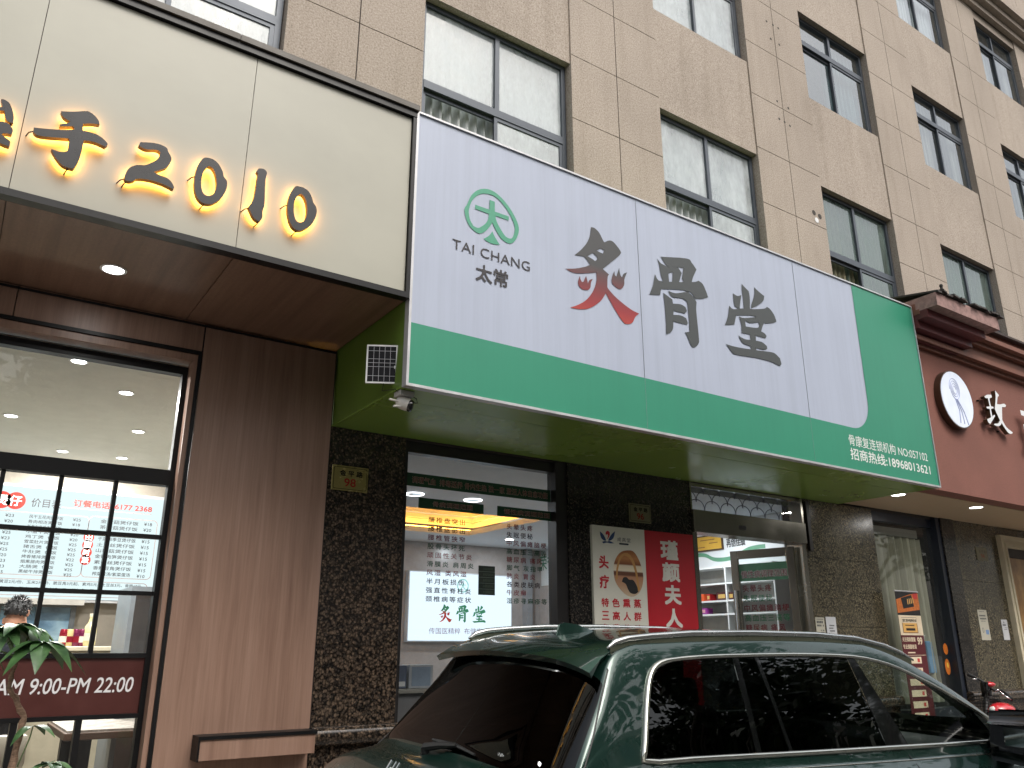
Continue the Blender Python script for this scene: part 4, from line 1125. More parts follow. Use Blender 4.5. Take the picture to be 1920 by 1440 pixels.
# ================================================================ clinic shop window
WX0, WX1 = 2.985, 4.70
cw_ = thing('shop_window', (3.84, D, .07), 'clinic window covered in red and green lettering, under the green soffit', 'shop window')
YG = D + .10
f_ = MB()
f_.box(WX0 + .001, WX0 + .05, YG - .05, YG + .05, .95, 3.297); f_.box(WX1 - .13, WX1 - .001, YG - .08, YG + .05, .95, 3.297)
f_.box(WX0 + .05, WX1 - .13, YG - .04, YG + .05, 3.20, 3.297); f_.box(WX0 + .05, WX1 - .13, YG - .05, YG + .05, .95, 1.0); f_.box(WX0, WX1, D - .02, YG + .05, .07, .9495)
f_.build('frame', plain('dark_bronze_frame', C(40, 38, 38), .35, .2), cw_)
YP = YG + .004
MB().add([(WX0 + .05, YP, 1.0), (WX1 - .13, YP, 1.0), (WX1 - .13, YP, 3.2), (WX0 + .05, YP, 3.2)], [(0, 1, 2, 3)]).build('pane', glass('clinic_glass', (.93, .95, .95, 1), 0, .03), cw_)
gl_ = wallp(YP - .003)
ix = lambda x, y: px(740 + x / 5.647, 860 + y / 5.647, YP - .004)
def gbox(l, b, r, t_): return (ix(*l)[0], ix(*r)[0], ix(*b)[1], ix(*t_)[1])
film_g = plain('green_film', C(28, 74, 50), .4, var=.06); film_r = plain('red_film', C(112, 18, 32), .5, var=.06); film_o = plain('film_outline', C(206, 188, 176), .5)
gb = MB()
za, zb = ix(950, 315)[1] - .055, ix(950, 315)[1] + .058
a0 = WX0 + .052; a1 = WX1 - .132
gb.flat(gl_, [rect(a0, a1, za, zb)], .001)
h1 = (ix(252, 460)[0], ix(942, 530)[0], ix(252, 520)[1], ix(252, 408)[1]); h2 = (ix(1085, 560)[0], ix(1690, 620)[0], ix(1085, 604)[1], ix(1085, 498)[1])
gb.flat(gl_, [rect(*h1)], .001); gb.flat(gl_, [rect(*h2)], .001)
go = gb.build('green_strip', film_g, cw_)
def both(parent, items):
    r_, o_ = MB(), MB()
    for s_, x0, x1, z0, z1, sp_ in items:
        text(o_, gl_, s_, x0 - .003, x1 + .003, z0 - .003, z1 + .003, .0016, .022, sp_); text(r_, gl_, s_, x0, x1, z0, z1, .0028, .0, sp_)
    r_.build('red_lettering', film_r, parent); o_.build('letter_outline', film_o, parent)
hh = zb - za
both(go, [('调理气血  排毒送养 骨内生热 独一家 激活人体自愈功能', a0 + .07, a1 - .035, za + hh * .26, za + hh * .74, 1.0),
          ('骨病调理范围', h1[0] + .14, h1[1] - .12, h1[2] + .026, h1[3] - .024, 1.0), ('慢性病调理范围', h2[0] + .075, h2[1] - .06, h2[2] + .026, h2[3] - .022, 1.0)])
LL = [('腰椎盘突出', 'k', 358, 745), ('腰椎盘彭出', 'k', 356, 745), ('腰椎管狭窄', 'r', 352, 745), ('股骨头坏死', 'g', 348, 742), ('顽固性关节炎', 'r', 344, 818), ('滑膜炎 肩周炎', 'g', 342, 836), ('风湿 类风湿', 'r', 338, 760), ('半月板损伤', 'k', 336, 735), ('强直性脊柱炎', 'k', 330, 808), ('颈椎病等症状', 'k', 326, 808)]
RL = [('头晕头疼', 'r', 1185, 1460), ('失眠便秘', 'k', 1185, 1460), ('中风偏瘫脑梗', 'r', 1185, 1605), ('高血压三高等', 'g', 1185, 1605), ('糖尿病 痛风', 'r', 1185, 1560), ('脚气 灰指甲', 'g', 1185, 1560), ('肺炎 胃炎', 'r', 1185, 1488), ('各类皮肤病', 'k', 1185, 1538), ('牛皮癣', 'r', 1185, 1392), ('湿疹寻麻疹等', 'g', 1185, 1612)]
inks = {'k': (MB(), plain('dark_film', C(40, 20, 30), .6, spec=.2)), 'r': (MB(), film_r), 'g': (MB(), plain('green_letter_film', C(26, 68, 46), .6, spec=.2))}
for rows, yt, dy, drop in ((LL, 612, 93.2, .128), (RL, 684, 87.5, .105)):
    for i, (s_, k, xa, xb) in enumerate(rows):
        y = yt + dy * i
        z1 = ix(xa, y)[1]; z0 = ix(xa, y + 62)[1]
        text(inks[k][0], gl_, s_, ix(xa, y)[0], ix(xb, y + (xb - xa) * drop)[0], z0, z1, .0015, .016, 1.35)
for k, nm in (('k', 'dark_lettering'), ('r', 'red_list'), ('g', 'green_list')): inks[k][0].build(nm, inks[k][1], cw_)
nb = thing('notice_board', (3.9, YP, 2.05), 'small dark green board with faint rows of print, hung in the clinic window', 'notice board')
n0, n1 = ix(903, 1130), ix(1072, 1440)
nz1 = px(899, 1060, YP)[1]; nz0 = px(900, 1115, YP)[1]
MB().box(n0[0], n1[0], YP + .012, YP + .02, nz0, nz1).build('board', plain('board_green', C(24, 40, 30), .35), nb)
nl = MB(); ng = MB(); pl_ = wallp(YP + .0118)
for k in range(5):
    z = nz0 + (nz1 - nz0) * (k + .5) / 5
    for q_ in range(7):
        xx = n0[0] + .045 + (n1[0] - n0[0] - .06) * q_ / 7
        ng.flat(pl_, [rect(xx, xx + .011, z - .009, z + .009), rect(xx + .003, xx + .008, z - .004, z + .005)], .0008)
    if k: nl.flat(pl_, [rect(n0[0], n1[0], nz0 + (nz1 - nz0) * k / 5 - .0015, nz0 + (nz1 - nz0) * k / 5 + .0015)], .0006)
ng.build('faint_print', plain('board_print', C(66, 86, 64), .5), nb); nl.build('divider', plain('board_line', C(110, 130, 116), .4), nb)

# ---------------------------------------------------------------- the clinic room
RX0, RX1, RY1, RZC = 2.40, 9.0, 12.4, 3.33
t = NT('clinic_marble'); f = t.noise(t.obj((1, 1, 1)), 1.1, 8, .7)
room(RX0, RX1, 6.32, RY1, .25, RZC + .45, t.bsdf(t.ramp(f, [(.3, C(150, 142, 138)), (.5, C(170, 162, 158)), (.7, C(186, 180, 178))]), .25), plain('clinic_floor', C(168, 164, 158), .25))
TX0, TX1, TY0, TY1 = 3.3, 6.80, 9.3, 11.28
ce = MB()
ce.box(RX0 - .08, RX1 + .08, 6.20, TY0, RZC, RZC + .08); ce.box(RX0 - .08, RX1 + .08, TY1, RY1 + .08, RZC, RZC + .08)
ce.box(RX0 - .08, TX0, TY0 + .0005, TY1 - .0005, RZC, RZC + .08); ce.box(TX1, RX1 + .08, TY0 + .0005, TY1 - .0005, RZC, RZC + .08)
ce.box(TX0 - .25, TX1 + .25, TY0 - .25, TY1 + .25, RZC + .40, RZC + .46)
for k, o_ in enumerate((.0, .09, .18)):       # stepped mouldings of the recess
    z0, z1 = RZC + .16 + .08 * k, RZC + .236 + .08 * k; a, b, c, d = TX0 - .2 + o_ * .5, TX1 + .2 - o_ * .5, TY0 - .2 + o_ * .5, TY1 + .2 - o_ * .5
    ce.box(a - .03, a, c, d, z0, z1); ce.box(b, b + .03, c, d, z0, z1); ce.box(a - .03, b + .03, c - .03, c, z0, z1); ce.box(a - .03, b + .03, d, d + .03, z0, z1)
ceo = ce.build('tray_ceiling', plain('clinic_ceiling', C(206, 208, 212), .8, var=.03), B)
cv = MB(); e = .035
for (a, b, c, d) in ((TX0 - .16, TX1 + .16, TY1 + .08, TY1 + .08 + e), (TX1 + .08, TX1 + .08 + e, TY0 - .1, TY1 + .07), (TX0 - .16, TX1 + .16, TY0 - .15, TY0 - .15 + e), (TX0 - .15, TX0 - .15 + e, TY0 - .1, TY1 + .07)):
    cv.box(a, b, c, d, RZC + .085, RZC + .10)
cv.build('cove_light', glow('cove_amber', (1, .43, .05, 1), 22), ceo)
for i, (x, y) in enumerate([(210, 365), (828, 430)]):
    q = onZ(740 + x / 5.647, 860 + y / 5.647, RZC)
    o = thing('ring_light', (q.x, q.y, RZC), ['ring-shaped ceiling light at the left edge of the clinic window', 'ring-shaped ceiling light over the middle of the clinic window'][i], 'ceiling light', 'ring lights in the clinic')
    MB().lathe((q.x, q.y, RZC - .001), (0, 0, -1), [(.125, 0), (.125, .004), (.09, .008)], 24).build('rim', M['white'], o, smooth=True, auto=40)
    MB().lathe((q.x, q.y, RZC - .0095), (0, 0, -1), [(.092, 0), (.088, .002)], 20).build('reflector', M['blackgloss'], o)
    mb = MB(); mb.tube([(q.x + .108 * math.cos(a * math.pi / 16), q.y + .108 * math.sin(a * math.pi / 16), RZC - .012) for a in range(32)], .007, 6, closed=True); mb.build('lit_ring', glow('ring_lamp', (.95, .98, 1, 1), 2.5), o)
for (x, y, lb) in ((6.95, 8.3, 'round downlight seen through the patterned glass over the clinic door, left'), (8.05, 7.55, 'round downlight seen beside the patterned glass over the clinic door, right')):
    downlight(x, y, RZC, lb, 'downlights inside the clinic', .07, 14, col=(.86, .94, 1, 1), watt=20)
for (x, y) in ((4.0, 11.9), (7.6, 11.3), (3.0, 9.0)):
    downlight(x, y, RZC, 'downlight in the white clinic ceiling beyond the lettered window', 'downlights deep in the clinic', .07, 14, col=(.86, .94, 1, 1), watt=20)
# light box on the back wall
LB = thing('light_box', (7.1, RY1 - .1, 1.7), 'glowing white light box with green and red brush characters on the far clinic wall', 'light box')
YL = RY1 - .10
a, b, c = px(769, 1071, YL), px(958, 1077, YL), px(764, 1201, YL)
lx0, lx1, lz0, lz1 = a[0], b[0], c[1], a[1]
MB().box(lx0 - .02, lx1 + .02, YL, RY1 - .002, lz0 - .02, lz1 + .02).build('case', M['alu_light'], LB)
MB().box(lx0, lx1, YL - .01, YL - .001, lz0, lz1).build('lit_panel', glow('lightbox', (.74, .88, 1.0, 1), .80), LB)
lp = wallp(YL - .0105)
t = NT('fire_small'); tc = t.n('ShaderNodeTexCoord'); sx = t.n('ShaderNodeSeparateXYZ'); t.l(tc.outputs['Object'], sx.inputs[0])
mr = t.n('ShaderNodeMapRange'); mr.inputs[1].default_value = .26; mr.inputs[2].default_value = .60; t.l(sx.outputs['Z'], mr.inputs[0])
fs_ = t.bsdf(t.ramp(mr.outputs[0], [(0, C(220, 130, 60)), (.3, C(200, 50, 40)), (.6, C(190, 50, 40)), (.75, C(50, 130, 90)), (1, C(50, 130, 90))]), .5)
bx3 = lambda x, y: px(560 + x / 3, 960 + y / 3, YL)
xs_ = [(785, 862), (882, 955), (975, 1050)]
# the same brush characters as on the big sign, printed small
for (key, strokes), (xa, xb) in zip(CH.items(), xs_):
    allp = [p for lps in strokes for p in trace(lps[0], 1000, 400, 3.84, S)]
    u0, u1 = min(p[0] for p in allp), max(p[0] for p in allp); w0, w1 = min(p[1] for p in allp), max(p[1] for p in allp)
    X0, X1 = bx3(xa, 560)[0], bx3(xb, 560)[0]; Z0, Z1 = bx3(900, 622)[1], bx3(900, 522)[1]
    mb = MB()
    for i, lps in enumerate(strokes):
        mb.flat(lp, [[(X0 + (p - u0) / (u1 - u0) * (X1 - X0), Z0 + (q - w0) / (w1 - w0) * (Z1 - Z0)) for p, q in trace(l, 1000, 400, 3.84, S)] for l in lps], .002 + .0002 * i)
    mb.build('character', fs_ if key == 'zhi' else plain('green_ink', C(50, 130, 90), .5), LB)
tx = MB(); text(tx, lp, '传国医精粹  布健康功德', bx3(730, 668)[0], bx3(1096, 668)[0], bx3(730, 686)[1], bx3(730, 650)[1], .002, .0)
tx.build('lettering', plain('purple_ink', C(140, 110, 140), .5), LB)
ci = bx3(922, 415); k = MB(); k.flat(lp, [ell(ci[0], ci[1], .115, .115, 32), ell(ci[0], ci[1], .095, .095, 32)], .002)
text(k, lp, '大', ci[0] - .06, ci[0] + .06, ci[1] - .07, ci[1] + .06, .002, .02); k.build('emblem', plain('pale_teal_ink', C(140, 200, 190), .5), LB)
# pilaster, desk, boxes
MB().box(lx1 + .32, lx1 + .44, RY1 - .14, RY1 - .001, .25, RZC - .002).build('pilaster', plain('pilaster_grey', C(140, 140, 142), .5), B)
dk = thing('display_desk', (3.6, 7.1, .25), 'low pale display desk just inside the clinic window behind the car', 'desk')
MB().box(3.1, 4.35, 6.8, 7.3, 1.235, 1.27, .004).build('desk_top', plain('desk_top', C(150, 146, 138), .4), dk)
MB().box(3.12, 4.33, 6.85, 7.28, .252, 1.2345).build('desk_body', plain('desk_body', C(120, 118, 120), .5), dk)
wb = thing('carton', (3.68, 6.98, 1.271), 'pale grey carton standing on the desk in the clinic window', 'box')
MB().box(3.56, 3.80, 6.90, 7.06, 1.2715, 1.47, .004).build('carton_body', plain('carton_white', C(190, 194, 200), .5), wb)
MB().box(3.585, 3.775, 6.8955, 6.8995, 1.29, 1.452).build('carton_label', plain('carton_label', C(150, 166, 186), .5), wb)
wb = thing('carton', (3.47, 6.98, 1.271), 'slate blue carton beside the pale grey one in the clinic window', 'box')
MB().box(3.385, 3.545, 6.92, 7.06, 1.2715, 1.465, .004).build('carton_body', plain('carton_blue', C(96, 106, 128), .5), wb)
MB().box(3.40, 3.53, 6.9155, 6.9195, 1.29, 1.33).build('carton_label', M['white'], wb)

# ================================================================ red and white poster board
po = thing('poster', (5.62, D - .03, .9), 'tall poster board, white half with red characters and lotus emblem, red half with white characters', 'poster')
PX0, PXM, PX1, PZ1, PZ0 = 4.955, 5.625, 6.30, 2.728, .95
YPO = D - .030
MB().box(PX0, PXM - .001, YPO, D - .001, PZ0, PZ1).build('white_half', plain('poster_white', C(214, 212, 200), .5, var=.04), po)
rh = MB().box(PXM, PX1, YPO, D - .001, PZ0, PZ1 - .002).build('red_half', plain('poster_red', C(176, 18, 34), .45, var=.06), po)
pp = wallp(YPO)
ep = lambda x, y: px(1100 + x / 6.545, 970 + y / 6.545, YPO - .001)
pr = plain('poster_print_red', C(186, 30, 44), .5); rt = MB(); wt = MB()
def pchar(mb, s_, l, t_, r, b, bold=.02):
    (x0, _), (x1, _) = ep(l, (t_ + b) / 2), ep(r, (t_ + b) / 2); z1 = ep((l + r) / 2, t_)[1]; z0 = ep((l + r) / 2, b)[1]
    text(mb, pp, s_, x0, x1, z0, z1, .0015, bold)
for s_, l, t_, r, b in (('头', 150, 468, 268, 628), ('疗', 158, 706, 276, 872)): rt = MB(); pchar(rt, s_, l, t_, r, b, .035); rt.build('red_lettering', pr, po)
for j, (row, y0) in enumerate((('特色熏蒸', 990), ('三高人群', 1150), ('免费体验', 1305))):
    rt = MB()
    for i, s_ in enumerate(row): pchar(rt, s_, 182 + i * 132 + j * 5, y0 + i * 5, 272 + i * 132 + j * 5, y0 + 108 + i * 5, .03)
    rt.build('red_lettering', pr, po)
for s_, l, t_, r, b in (('瑾', 905, 285, 1118, 522), ('颜', 925, 555, 1142, 792), ('夫', 955, 832, 1160, 1072), ('人', 970, 1120, 1176, 1355)): pchar(wt, s_, l, t_, r, b, .045)
wt.build('white_lettering', plain('poster_print_white', C(216, 214, 206), .5), rh)
lo = MB(); bl_ = plain('lotus_blue', C(28, 60, 104), .5)
for pts in ([(160,170),(195,200),(222,240),(240,285),(215,285),(185,262),(168,225)], [(348,170),(312,200),(282,240),(262,285),(290,285),(322,262),(338,225)], [(188,300),(225,290),(252,298),(280,290),(338,318),(290,320),(250,310),(205,320)]):
    lo.flat(pp, [soften([ep(*p) for p in pts], 3, 40)], .0015)
lo.build('lotus_emblem', bl_, po)
fl = MB(); fl.flat(pp, [soften([ep(*p) for p in [(245,272),(262,230),(255,205),(240,215),(232,205),(235,180),(258,165),(282,182),(284,215),(268,250)]], 3, 60)], .0015); fl.build('lotus_flame', pr, po)
st = MB()
for i, s_ in enumerate('咸真堂'): pchar(st, s_, 375 + i * 58, 245 + i * 6, 422 + i * 58, 296 + i * 6, .0)
st.flat(pp, [rrect(ep(396, 320)[0], ep(516, 330)[0], ep(396, 334)[1], ep(396, 312)[1], .012)], .0015)
st.build('brush_caption', plain('poster_ink', C(40, 48, 60), .5), po)
# oval picture of a head bath: printed, so built as flat sheets
ov = lambda dx: [ep(*p) for p in [(515,405),(580,425),(640,520),(680,640),(695,740),(680,850),(640,930),(570,975),(490,955),(410,880),(350,780),(330,660),(335,570),(370,480),(430,420)]]
oc = soften(ov(0), 3, 80)
t = NT('bath_print'); tc = t.n('ShaderNodeTexCoord'); sx = t.n('ShaderNodeSeparateXYZ'); t.l(tc.outputs['Object'], sx.inputs[0])
zt0, zt1 = ep(520, 975)[1] - .9, ep(520, 405)[1] - .9
mr = t.n('ShaderNodeMapRange'); mr.inputs[1].default_value = zt0; mr.inputs[2].default_value = zt1; t.l(sx.outputs['Z'], mr.inputs[0])
pic = t.bsdf(t.ramp(mr.outputs[0], [(0, C(196, 176, 150)), (.25, C(184, 142, 110)), (.42, C(178, 128, 96)), (.46, C(96, 54, 34)), (.52, C(104, 60, 36)), (.55, C(226, 214, 190)), (.66, C(220, 204, 176)), (.69, C(120, 66, 34)), (.82, C(178, 118, 66)), (1, C(134, 78, 42))]), .5)
for n_ in t.t.nodes:
    if n_.type == 'VALTORGB': n_.color_ramp.interpolation = 'LINEAR'
MB().flat(pp, [oc], .0012).build('oval_picture', pic, po)
MB().flat(pp, [soften([ep(*p) for p in [(432,790),(450,740),(490,735),(520,765),(570,770),(610,830),(640,905),(600,940),(540,930),(505,880),(480,820)]], 3, 60)], .0018).build('printed_hair', plain('print_black', C(26, 24, 26), .5), po)
MB().flat(pp, [soften([ep(*p) for p in [(358,760),(365,620),(400,490),(455,440),(520,450),(580,540),(620,680),(645,840),(660,880),(630,910),(610,760),(575,610),(520,500),(460,468),(415,520),(385,640),(378,760)]], 3, 60)], .0022).build('printed_hoop', plain('print_gold', C(186, 136, 76), .4), po)

# ================================================================ steel door surround and open glass door
dz = thing('door_surround', (7.25, D, .07), 'stainless steel door surround of the clinic with patterned glass above the header', 'door frame')
DX0, DX1 = 6.33, 8.18
hd = MB(); hd.box(DX0 + .001, DX1, D - .04, D + .16, 2.765, 3.0, .004); hd.build('header', M['steel'], dz)
jb = MB(); jb.box(DX0 - .004, DX0 + .06, D - .01, D + .20, .07, 2.7645); jb.box(DX1 - .07, DX1 + .002, D - .012, D + .20, .07, 2.7645); jb.box(DX1 - .03, DX1 + .003, D - .02, D + .15, 3.0005, 3.297)
jb.box(DX0 - .003, DX0 + .02, D - .01, D + .15, 3.0005, 3.297); jb.box(DX0 + .02, DX1 - .03, D + .02, D + .08, 3.262, 3.297)
jb.build('jamb', M['steel'], dz)
MB().add([(DX0, D + .05, 3.0), (DX1 - .03, D + .05, 3.0), (DX1 - .03, D + .05, 3.28), (DX0, D + .05, 3.28)], [(0, 1, 2, 3)]).build('transom_pane', glass('transom_glass', (.72, .76, .80, 1), .03, .25, C(130, 136, 146)), dz)
sc = MB()      # scalloped lines printed on the transom
for row, zz_ in ((0, 3.012), (1, 3.10), (2, 3.19)):
    off = .5 if row % 2 else 0
    for k in range(-1, 9):
        xa = DX0 + .02 + (k + off) * .245
        p_ = []
        for i in range(13):
            a = math.pi * i / 12; x = xa + .1225 * (1 - math.cos(a)); z = zz_ + .115 * math.sin(a) ** .8
            if DX0 + .02 < x < DX1 - .16 and z < 3.262: p_.append((x, D + .045, z))
        if len(p_) > 2: sc.tube(p_, .0045, 5)
sc.build('scallop_pattern', plain('pattern_grey', C(62, 64, 74), .5), dz)
MB().box(7.02, 7.13, D - .0425, D - .0405, 2.84, 2.885).build('closer_label', M['plastic'], dz)
MB().box(6.44, 6.475, D - .10, D - .035, 2.80, 3.26).build('cable_cover', plain('cable_black', C(28, 26, 28), .6), dz) if False else None
cv_ = thing('wall_cable', (8.30, D - .03, 2.6), 'dark metal strip on the granite, right of the steel door header', 'cable')
MB().obox((8.255, D - .02, 2.98), (1, 0, 0), (0, 1, 0), (0, 0, 1), (.03, .018, .29), .004).build('strip', plain('cable_black', C(36, 32, 30), .5), cv_)
# leaf standing open into the room, hinged on the right
LA, LBp = Vector((7.86, 6.84, 0)), Vector((8.06, 6.07, 0))
dl = (LBp - LA).normalized(); dn = Vector((0, 0, 1)).cross(dl)
if dn.x > 0: dn = -dn
gd = thing('glass_door', (7.96, 6.45, .26), 'open glass door in a brushed steel frame with red and green lettering and long handles', 'door')
Wd = (LBp - LA).length
dp = Plane(LA, dl)
def bar(mb, a0, a1, z0, z1, th=.022, bev=.003):
    mb.obox(LA + dl * ((a0 + a1) / 2) + Vector((0, 0, (z0 + z1) / 2)), dl, dp.n, (0, 0, 1), ((a1 - a0) / 2, th, (z1 - z0) / 2), bev)
df = MB(); bar(df, 0, .09, .27, 2.735); bar(df, Wd - .09, Wd, .27, 2.735); bar(df, .0905, Wd - .0905, 2.635, 2.735); bar(df, .0905, Wd - .0905, .27, .45)
df.build('door_frame', M['steel'], gd)
gk = MB(); gk.add([dp.at(.09, .45), dp.at(Wd - .09, .45), dp.at(Wd - .09, 2.635), dp.at(.09, 2.635)], [(0, 1, 2, 3)]); gk.build('pane', glass('door_glass', (.82, .86, .85, 1), .04, .05), gd)
for dd in (.055, -.055):
    hb = MB(); a_ = .05
    P = lambda z, d: dp.at(a_, z, d)
    hb.tube([P(1.20, dd), P(2.27, dd)], .014, 10); hb.tube([P(1.4, 0), P(1.4, dd)], .008, 8); hb.tube([P(2.07, 0), P(2.07, dd)], .008, 8)
    hb.build('handle', M['chrome'], gd, smooth=True, auto=40)
dg = lambda x, y: dp.co(onL(1290 + x / 4.967, 900 + y / 4.967, LA, LBp))
dr, dgr, dw, dgs = MB(), MB(), MB(), MB()
b0, b1 = dg(485, 860), dg(950, 870); zt_, zb_ = dg(700, 770)[1], dg(700, 935)[1]
dgs.flat(dp, [rect(.092, Wd - .092, zb_, zt_)], .003)
text(dw, dp, '慢性病调理范围', .115, Wd - .105, dg(700, 905)[1] - .002, dg(700, 838)[1] + .004, .0044, .05); text(dr, dp, '慢性病调理范围', .12, Wd - .11, dg(700, 905)[1], dg(700, 838)[1], .0052, .006)
for i, (s_, mb, xr) in enumerate((('头晕头疼', dr, .62), ('失眠便秘', dgr, .62), ('中风偏瘫脑梗', dr, .93), ('高血压三高等', dgr, .93), ('糖尿病 痛风', dr, .82))):
    z1 = dg(650, 975 + i * 92)[1]; z0 = dg(650, 1040 + i * 92)[1]
    text(mb, dp, s_, .12, .10 + (Wd - .18) * xr, z0, z1, .0036, .012, 1.2)
so2 = dgs.build('green_strip', plain('sage_film', C(92, 146, 116), .5), gd); dw.build('letter_outline', M['white'], so2); dr.build('red_lettering', film_r, gd); dgr.build('green_lettering', plain('door_green', C(44, 110, 74), .5), gd)

# ================================================================ shelves along the right wall of the clinic
XS = 8.70
shf = thing('shelf_unit', (8.85, 9.6, .26), 'white open shelving with square compartments inside the clinic door', 'shelf')
q0 = onX(1302, 1068, XS).z
ztop = q0
ys = [6.9 + .80 * i for i in range(7)]; zs = [.27, .70, 1.12, 1.50] + [onX(1306, y_, XS).z for y_ in (1154, 1129.5, 1098)] + [ztop]
sh = MB()
for y in ys: sh.box(XS, 8.985, y - .011, y + .011, .255, ztop)
for z in zs:
    for i in range(len(ys) - 1): sh.box(XS + .003, 8.984, ys[i] + .0112, ys[i + 1] - .0112, z - .011, z + .011)
sh.build('carcass', plain('shelf_white', C(206, 206, 204), .5, var=.04), shf)
MB().box(8.985, 8.992, 6.9, 11.7, .26, ztop).build('back_board', plain('shelf_back', C(168, 166, 160), .6), shf)
mu = thing('wall_mural', (8.98, 9.2, 2.4), 'white wall panel with a green wave and dark characters above the clinic shelves', 'wall panel')
MB().box(8.975, 8.997, 6.9, 12.3, ztop + .02, RZC - .002).build('panel', plain('mural_white', C(212, 214, 214), .6, var=.03), mu)
mpn = Plane((8.9745, 6.9, 0), (0, -1, 0))     # right along -Y, seen from the middle of the room
wv = MB(); up_, dn_ = [], []
wave = [(60, 715), (110, 700), (170, 705), (230, 735), (300, 742), (400, 728), (480, 690), (560, 645), (640, 625), (720, 615)]
for (x, y) in wave:
    p = onX(1290 + x / 4.967, 900 + y / 4.967, 8.974); up_.append((6.9 - p.y, p.z))
lo_, hi_ = min(up_), max(up_)
up_ = [(a, b) for a, b in up_]
band = [(a, b + .028) for a, b in up_] + [(a, b - .028) for a, b in reversed(up_)]
wv.flat(mpn, [soften(band, 3, 50)], .001); wv.build('green_wave', plain('wave_green', C(90, 142, 112), .5), mu)
mt = MB(); a_ = onX(1290 + 358 / 4.967, 900 + 600 / 4.967, 8.974); b_ = onX(1290 + 535 / 4.967, 900 + 600 / 4.967, 8.974)
text(mt, mpn, '再创佳绩', 6.9 - a_.y, 6.9 - b_.y, a_.z - .045, a_.z + .085, .0012, .03)
c1 = onX(1012, 1060, 8.974); c2 = onX(1058, 1050, 8.974)
mt.build('dark_characters', M['ink'], mu)
mt = MB(); text(mt, mpn, '荣誉展示', 6.9 - c1.y, 6.9 - c2.y + .18, c1.z - .10, c1.z + .17, .0012, .01); mt.build('green_characters', plain('mural_green', C(72, 130, 104), .5), mu)
cer = thing('certificate', (8.96, 8.4, 2.75), 'gold certificate in a dark frame on the clinic wall, seen through the doorway', 'certificate')
p = onX(1290 + 50 / 4.967, 900 + 535 / 4.967, 8.95); q = onX(1290 + 325 / 4.967, 900 + 645 / 4.967, 8.95)
cz0, cz1 = q.z, p.z
MB().box(8.948, 8.973, q.y, p.y + .05, cz0, cz1).build('cert_frame', plain('cert_dark', C(70, 50, 32), .4), cer)
MB().box(8.944, 8.9475, q.y + .02, p.y + .03, cz0 + .018, cz1 - .018).build('gold_sheet', plain('cert_gold', C(206, 164, 66), .4, .2), cer)
ck = MB(); cpn = Plane((8.9435, 6.9, 0), (0, -1, 0))
for k, (w0, w1) in enumerate(((.25, .75), (.55, .85), (.15, .4))):
    y0 = q.y + (p.y - q.y) * (1 - w1); y1 = q.y + (p.y - q.y) * (1 - w0); z = cz1 - (cz1 - cz0) * (.3 + .22 * k)
    ck.flat(cpn, [rect(6.9 - y1, 6.9 - y0, z - .006, z + .006)], .0008)
ck.build('printed_lines', plain('cert_ink', C(130, 90, 50), .6), cer)
def shelf_item(name, l, t_, r, b, dep, m, label, cat, build=None):
    """a box whose front face on the shelf plane fills pixels l..r (wide), t..b (tall)"""
    p0 = onX(l, b, XS + .03); p1 = onX(r, b, XS + .03); h = onX((l + r) / 2, t_, XS + .03).z
    zsup = max(z for z in zs if z < (p0.z + p1.z) / 2 + .16) + .0112
    y0, y1 = p1.y, p0.y; hgt = max(.05, h - (p0.z + p1.z) / 2)
    o = thing(name, (XS + .03 + dep / 2, (y0 + y1) / 2, zsup), label, cat)
    if build: build(o, y0, y1, zsup, hgt)
    else:
        MB().box(XS + .03, XS + .03 + dep, y0, y1, zsup, zsup + hgt, .004).build('box_body', m, o)
    return o
def ribbon(col):
    def f(o, y0, y1, z, h):
        MB().box(XS + .03, XS + .16, y0, y1, z, z + h, .004).build('box_body', col[0], o)
        MB().box(XS + .0275, XS + .0298, y0 + (y1 - y0) * .18, y0 + (y1 - y0) * .82, z + h * .25, z + h * .75).build('box_label', col[1], o)
    return f
d6 = lambda x, y: (1290 + x / 4.967, 900 + y / 4.967)
red_c = plain('gift_red', C(150, 26, 30), .4); gold_c = plain('gift_gold', C(186, 150, 84), .4); or_c = plain('gift_orange', C(206, 84, 40), .45); dk_c = plain('gift_dark', C(60, 22, 24), .4); pu_c = plain('gift_purple', C(140, 50, 130), .45); pk_c = plain('gift_pink', C(200, 140, 150), .5)
for nm, l, t_, r, b, cols, lb in (('gift_box', 90, 1065, 150, 1132, (or_c, or_c), 'orange box on the left shelf inside the clinic door'),
      ('gift_box', 176, 1068, 210, 1132, (red_c, gold_c), 'small red box beside the orange one on the clinic shelf'),
      ('gift_box', 268, 1062, 370, 1136, (dk_c, gold_c), 'dark red gift box with a gold label on the clinic shelf'),
      ('gift_box', 380, 1064, 432, 1134, (dk_c, gold_c), 'dark red gift box half hidden by the open door frame'),
      ('gift_box', 108, 1200, 176, 1258, (pu_c, pk_c), 'bright purple bag-shaped box on the lower left clinic shelf'),
      ('gift_box', 282, 1368, 378, 1408, (dk_c, M['white']), 'dark box with a pale label just above the car roof, on the lowest visible shelf')):
    a, b2 = d6(l, t_), d6(r, b)
    shelf_item(nm, a[0], a[1], b2[0], b2[1], .13, None, lb, 'gift box', ribbon(cols))
a, b2 = d6(290, 992), d6(420, 1060)
def jar2(o, y0, y1, z, h):
    for i in range(2):
        yc = y0 + (y1 - y0) * (.3 + .45 * i)
        MB().lathe((XS + .20, yc, z), (0, 0, 1), [(.05, 0), (.055, .02), (.055, h * .8), (.03, h * .9), (.03, h)], 16).build('jar', dk_c, o, smooth=True, auto=40)
shelf_item('jar_pair', a[0], a[1] + 14, b2[0] - 4, a[1] + 28, .1, None, 'pair of dark jars standing behind the gift box on the clinic shelf', 'jar', jar2)
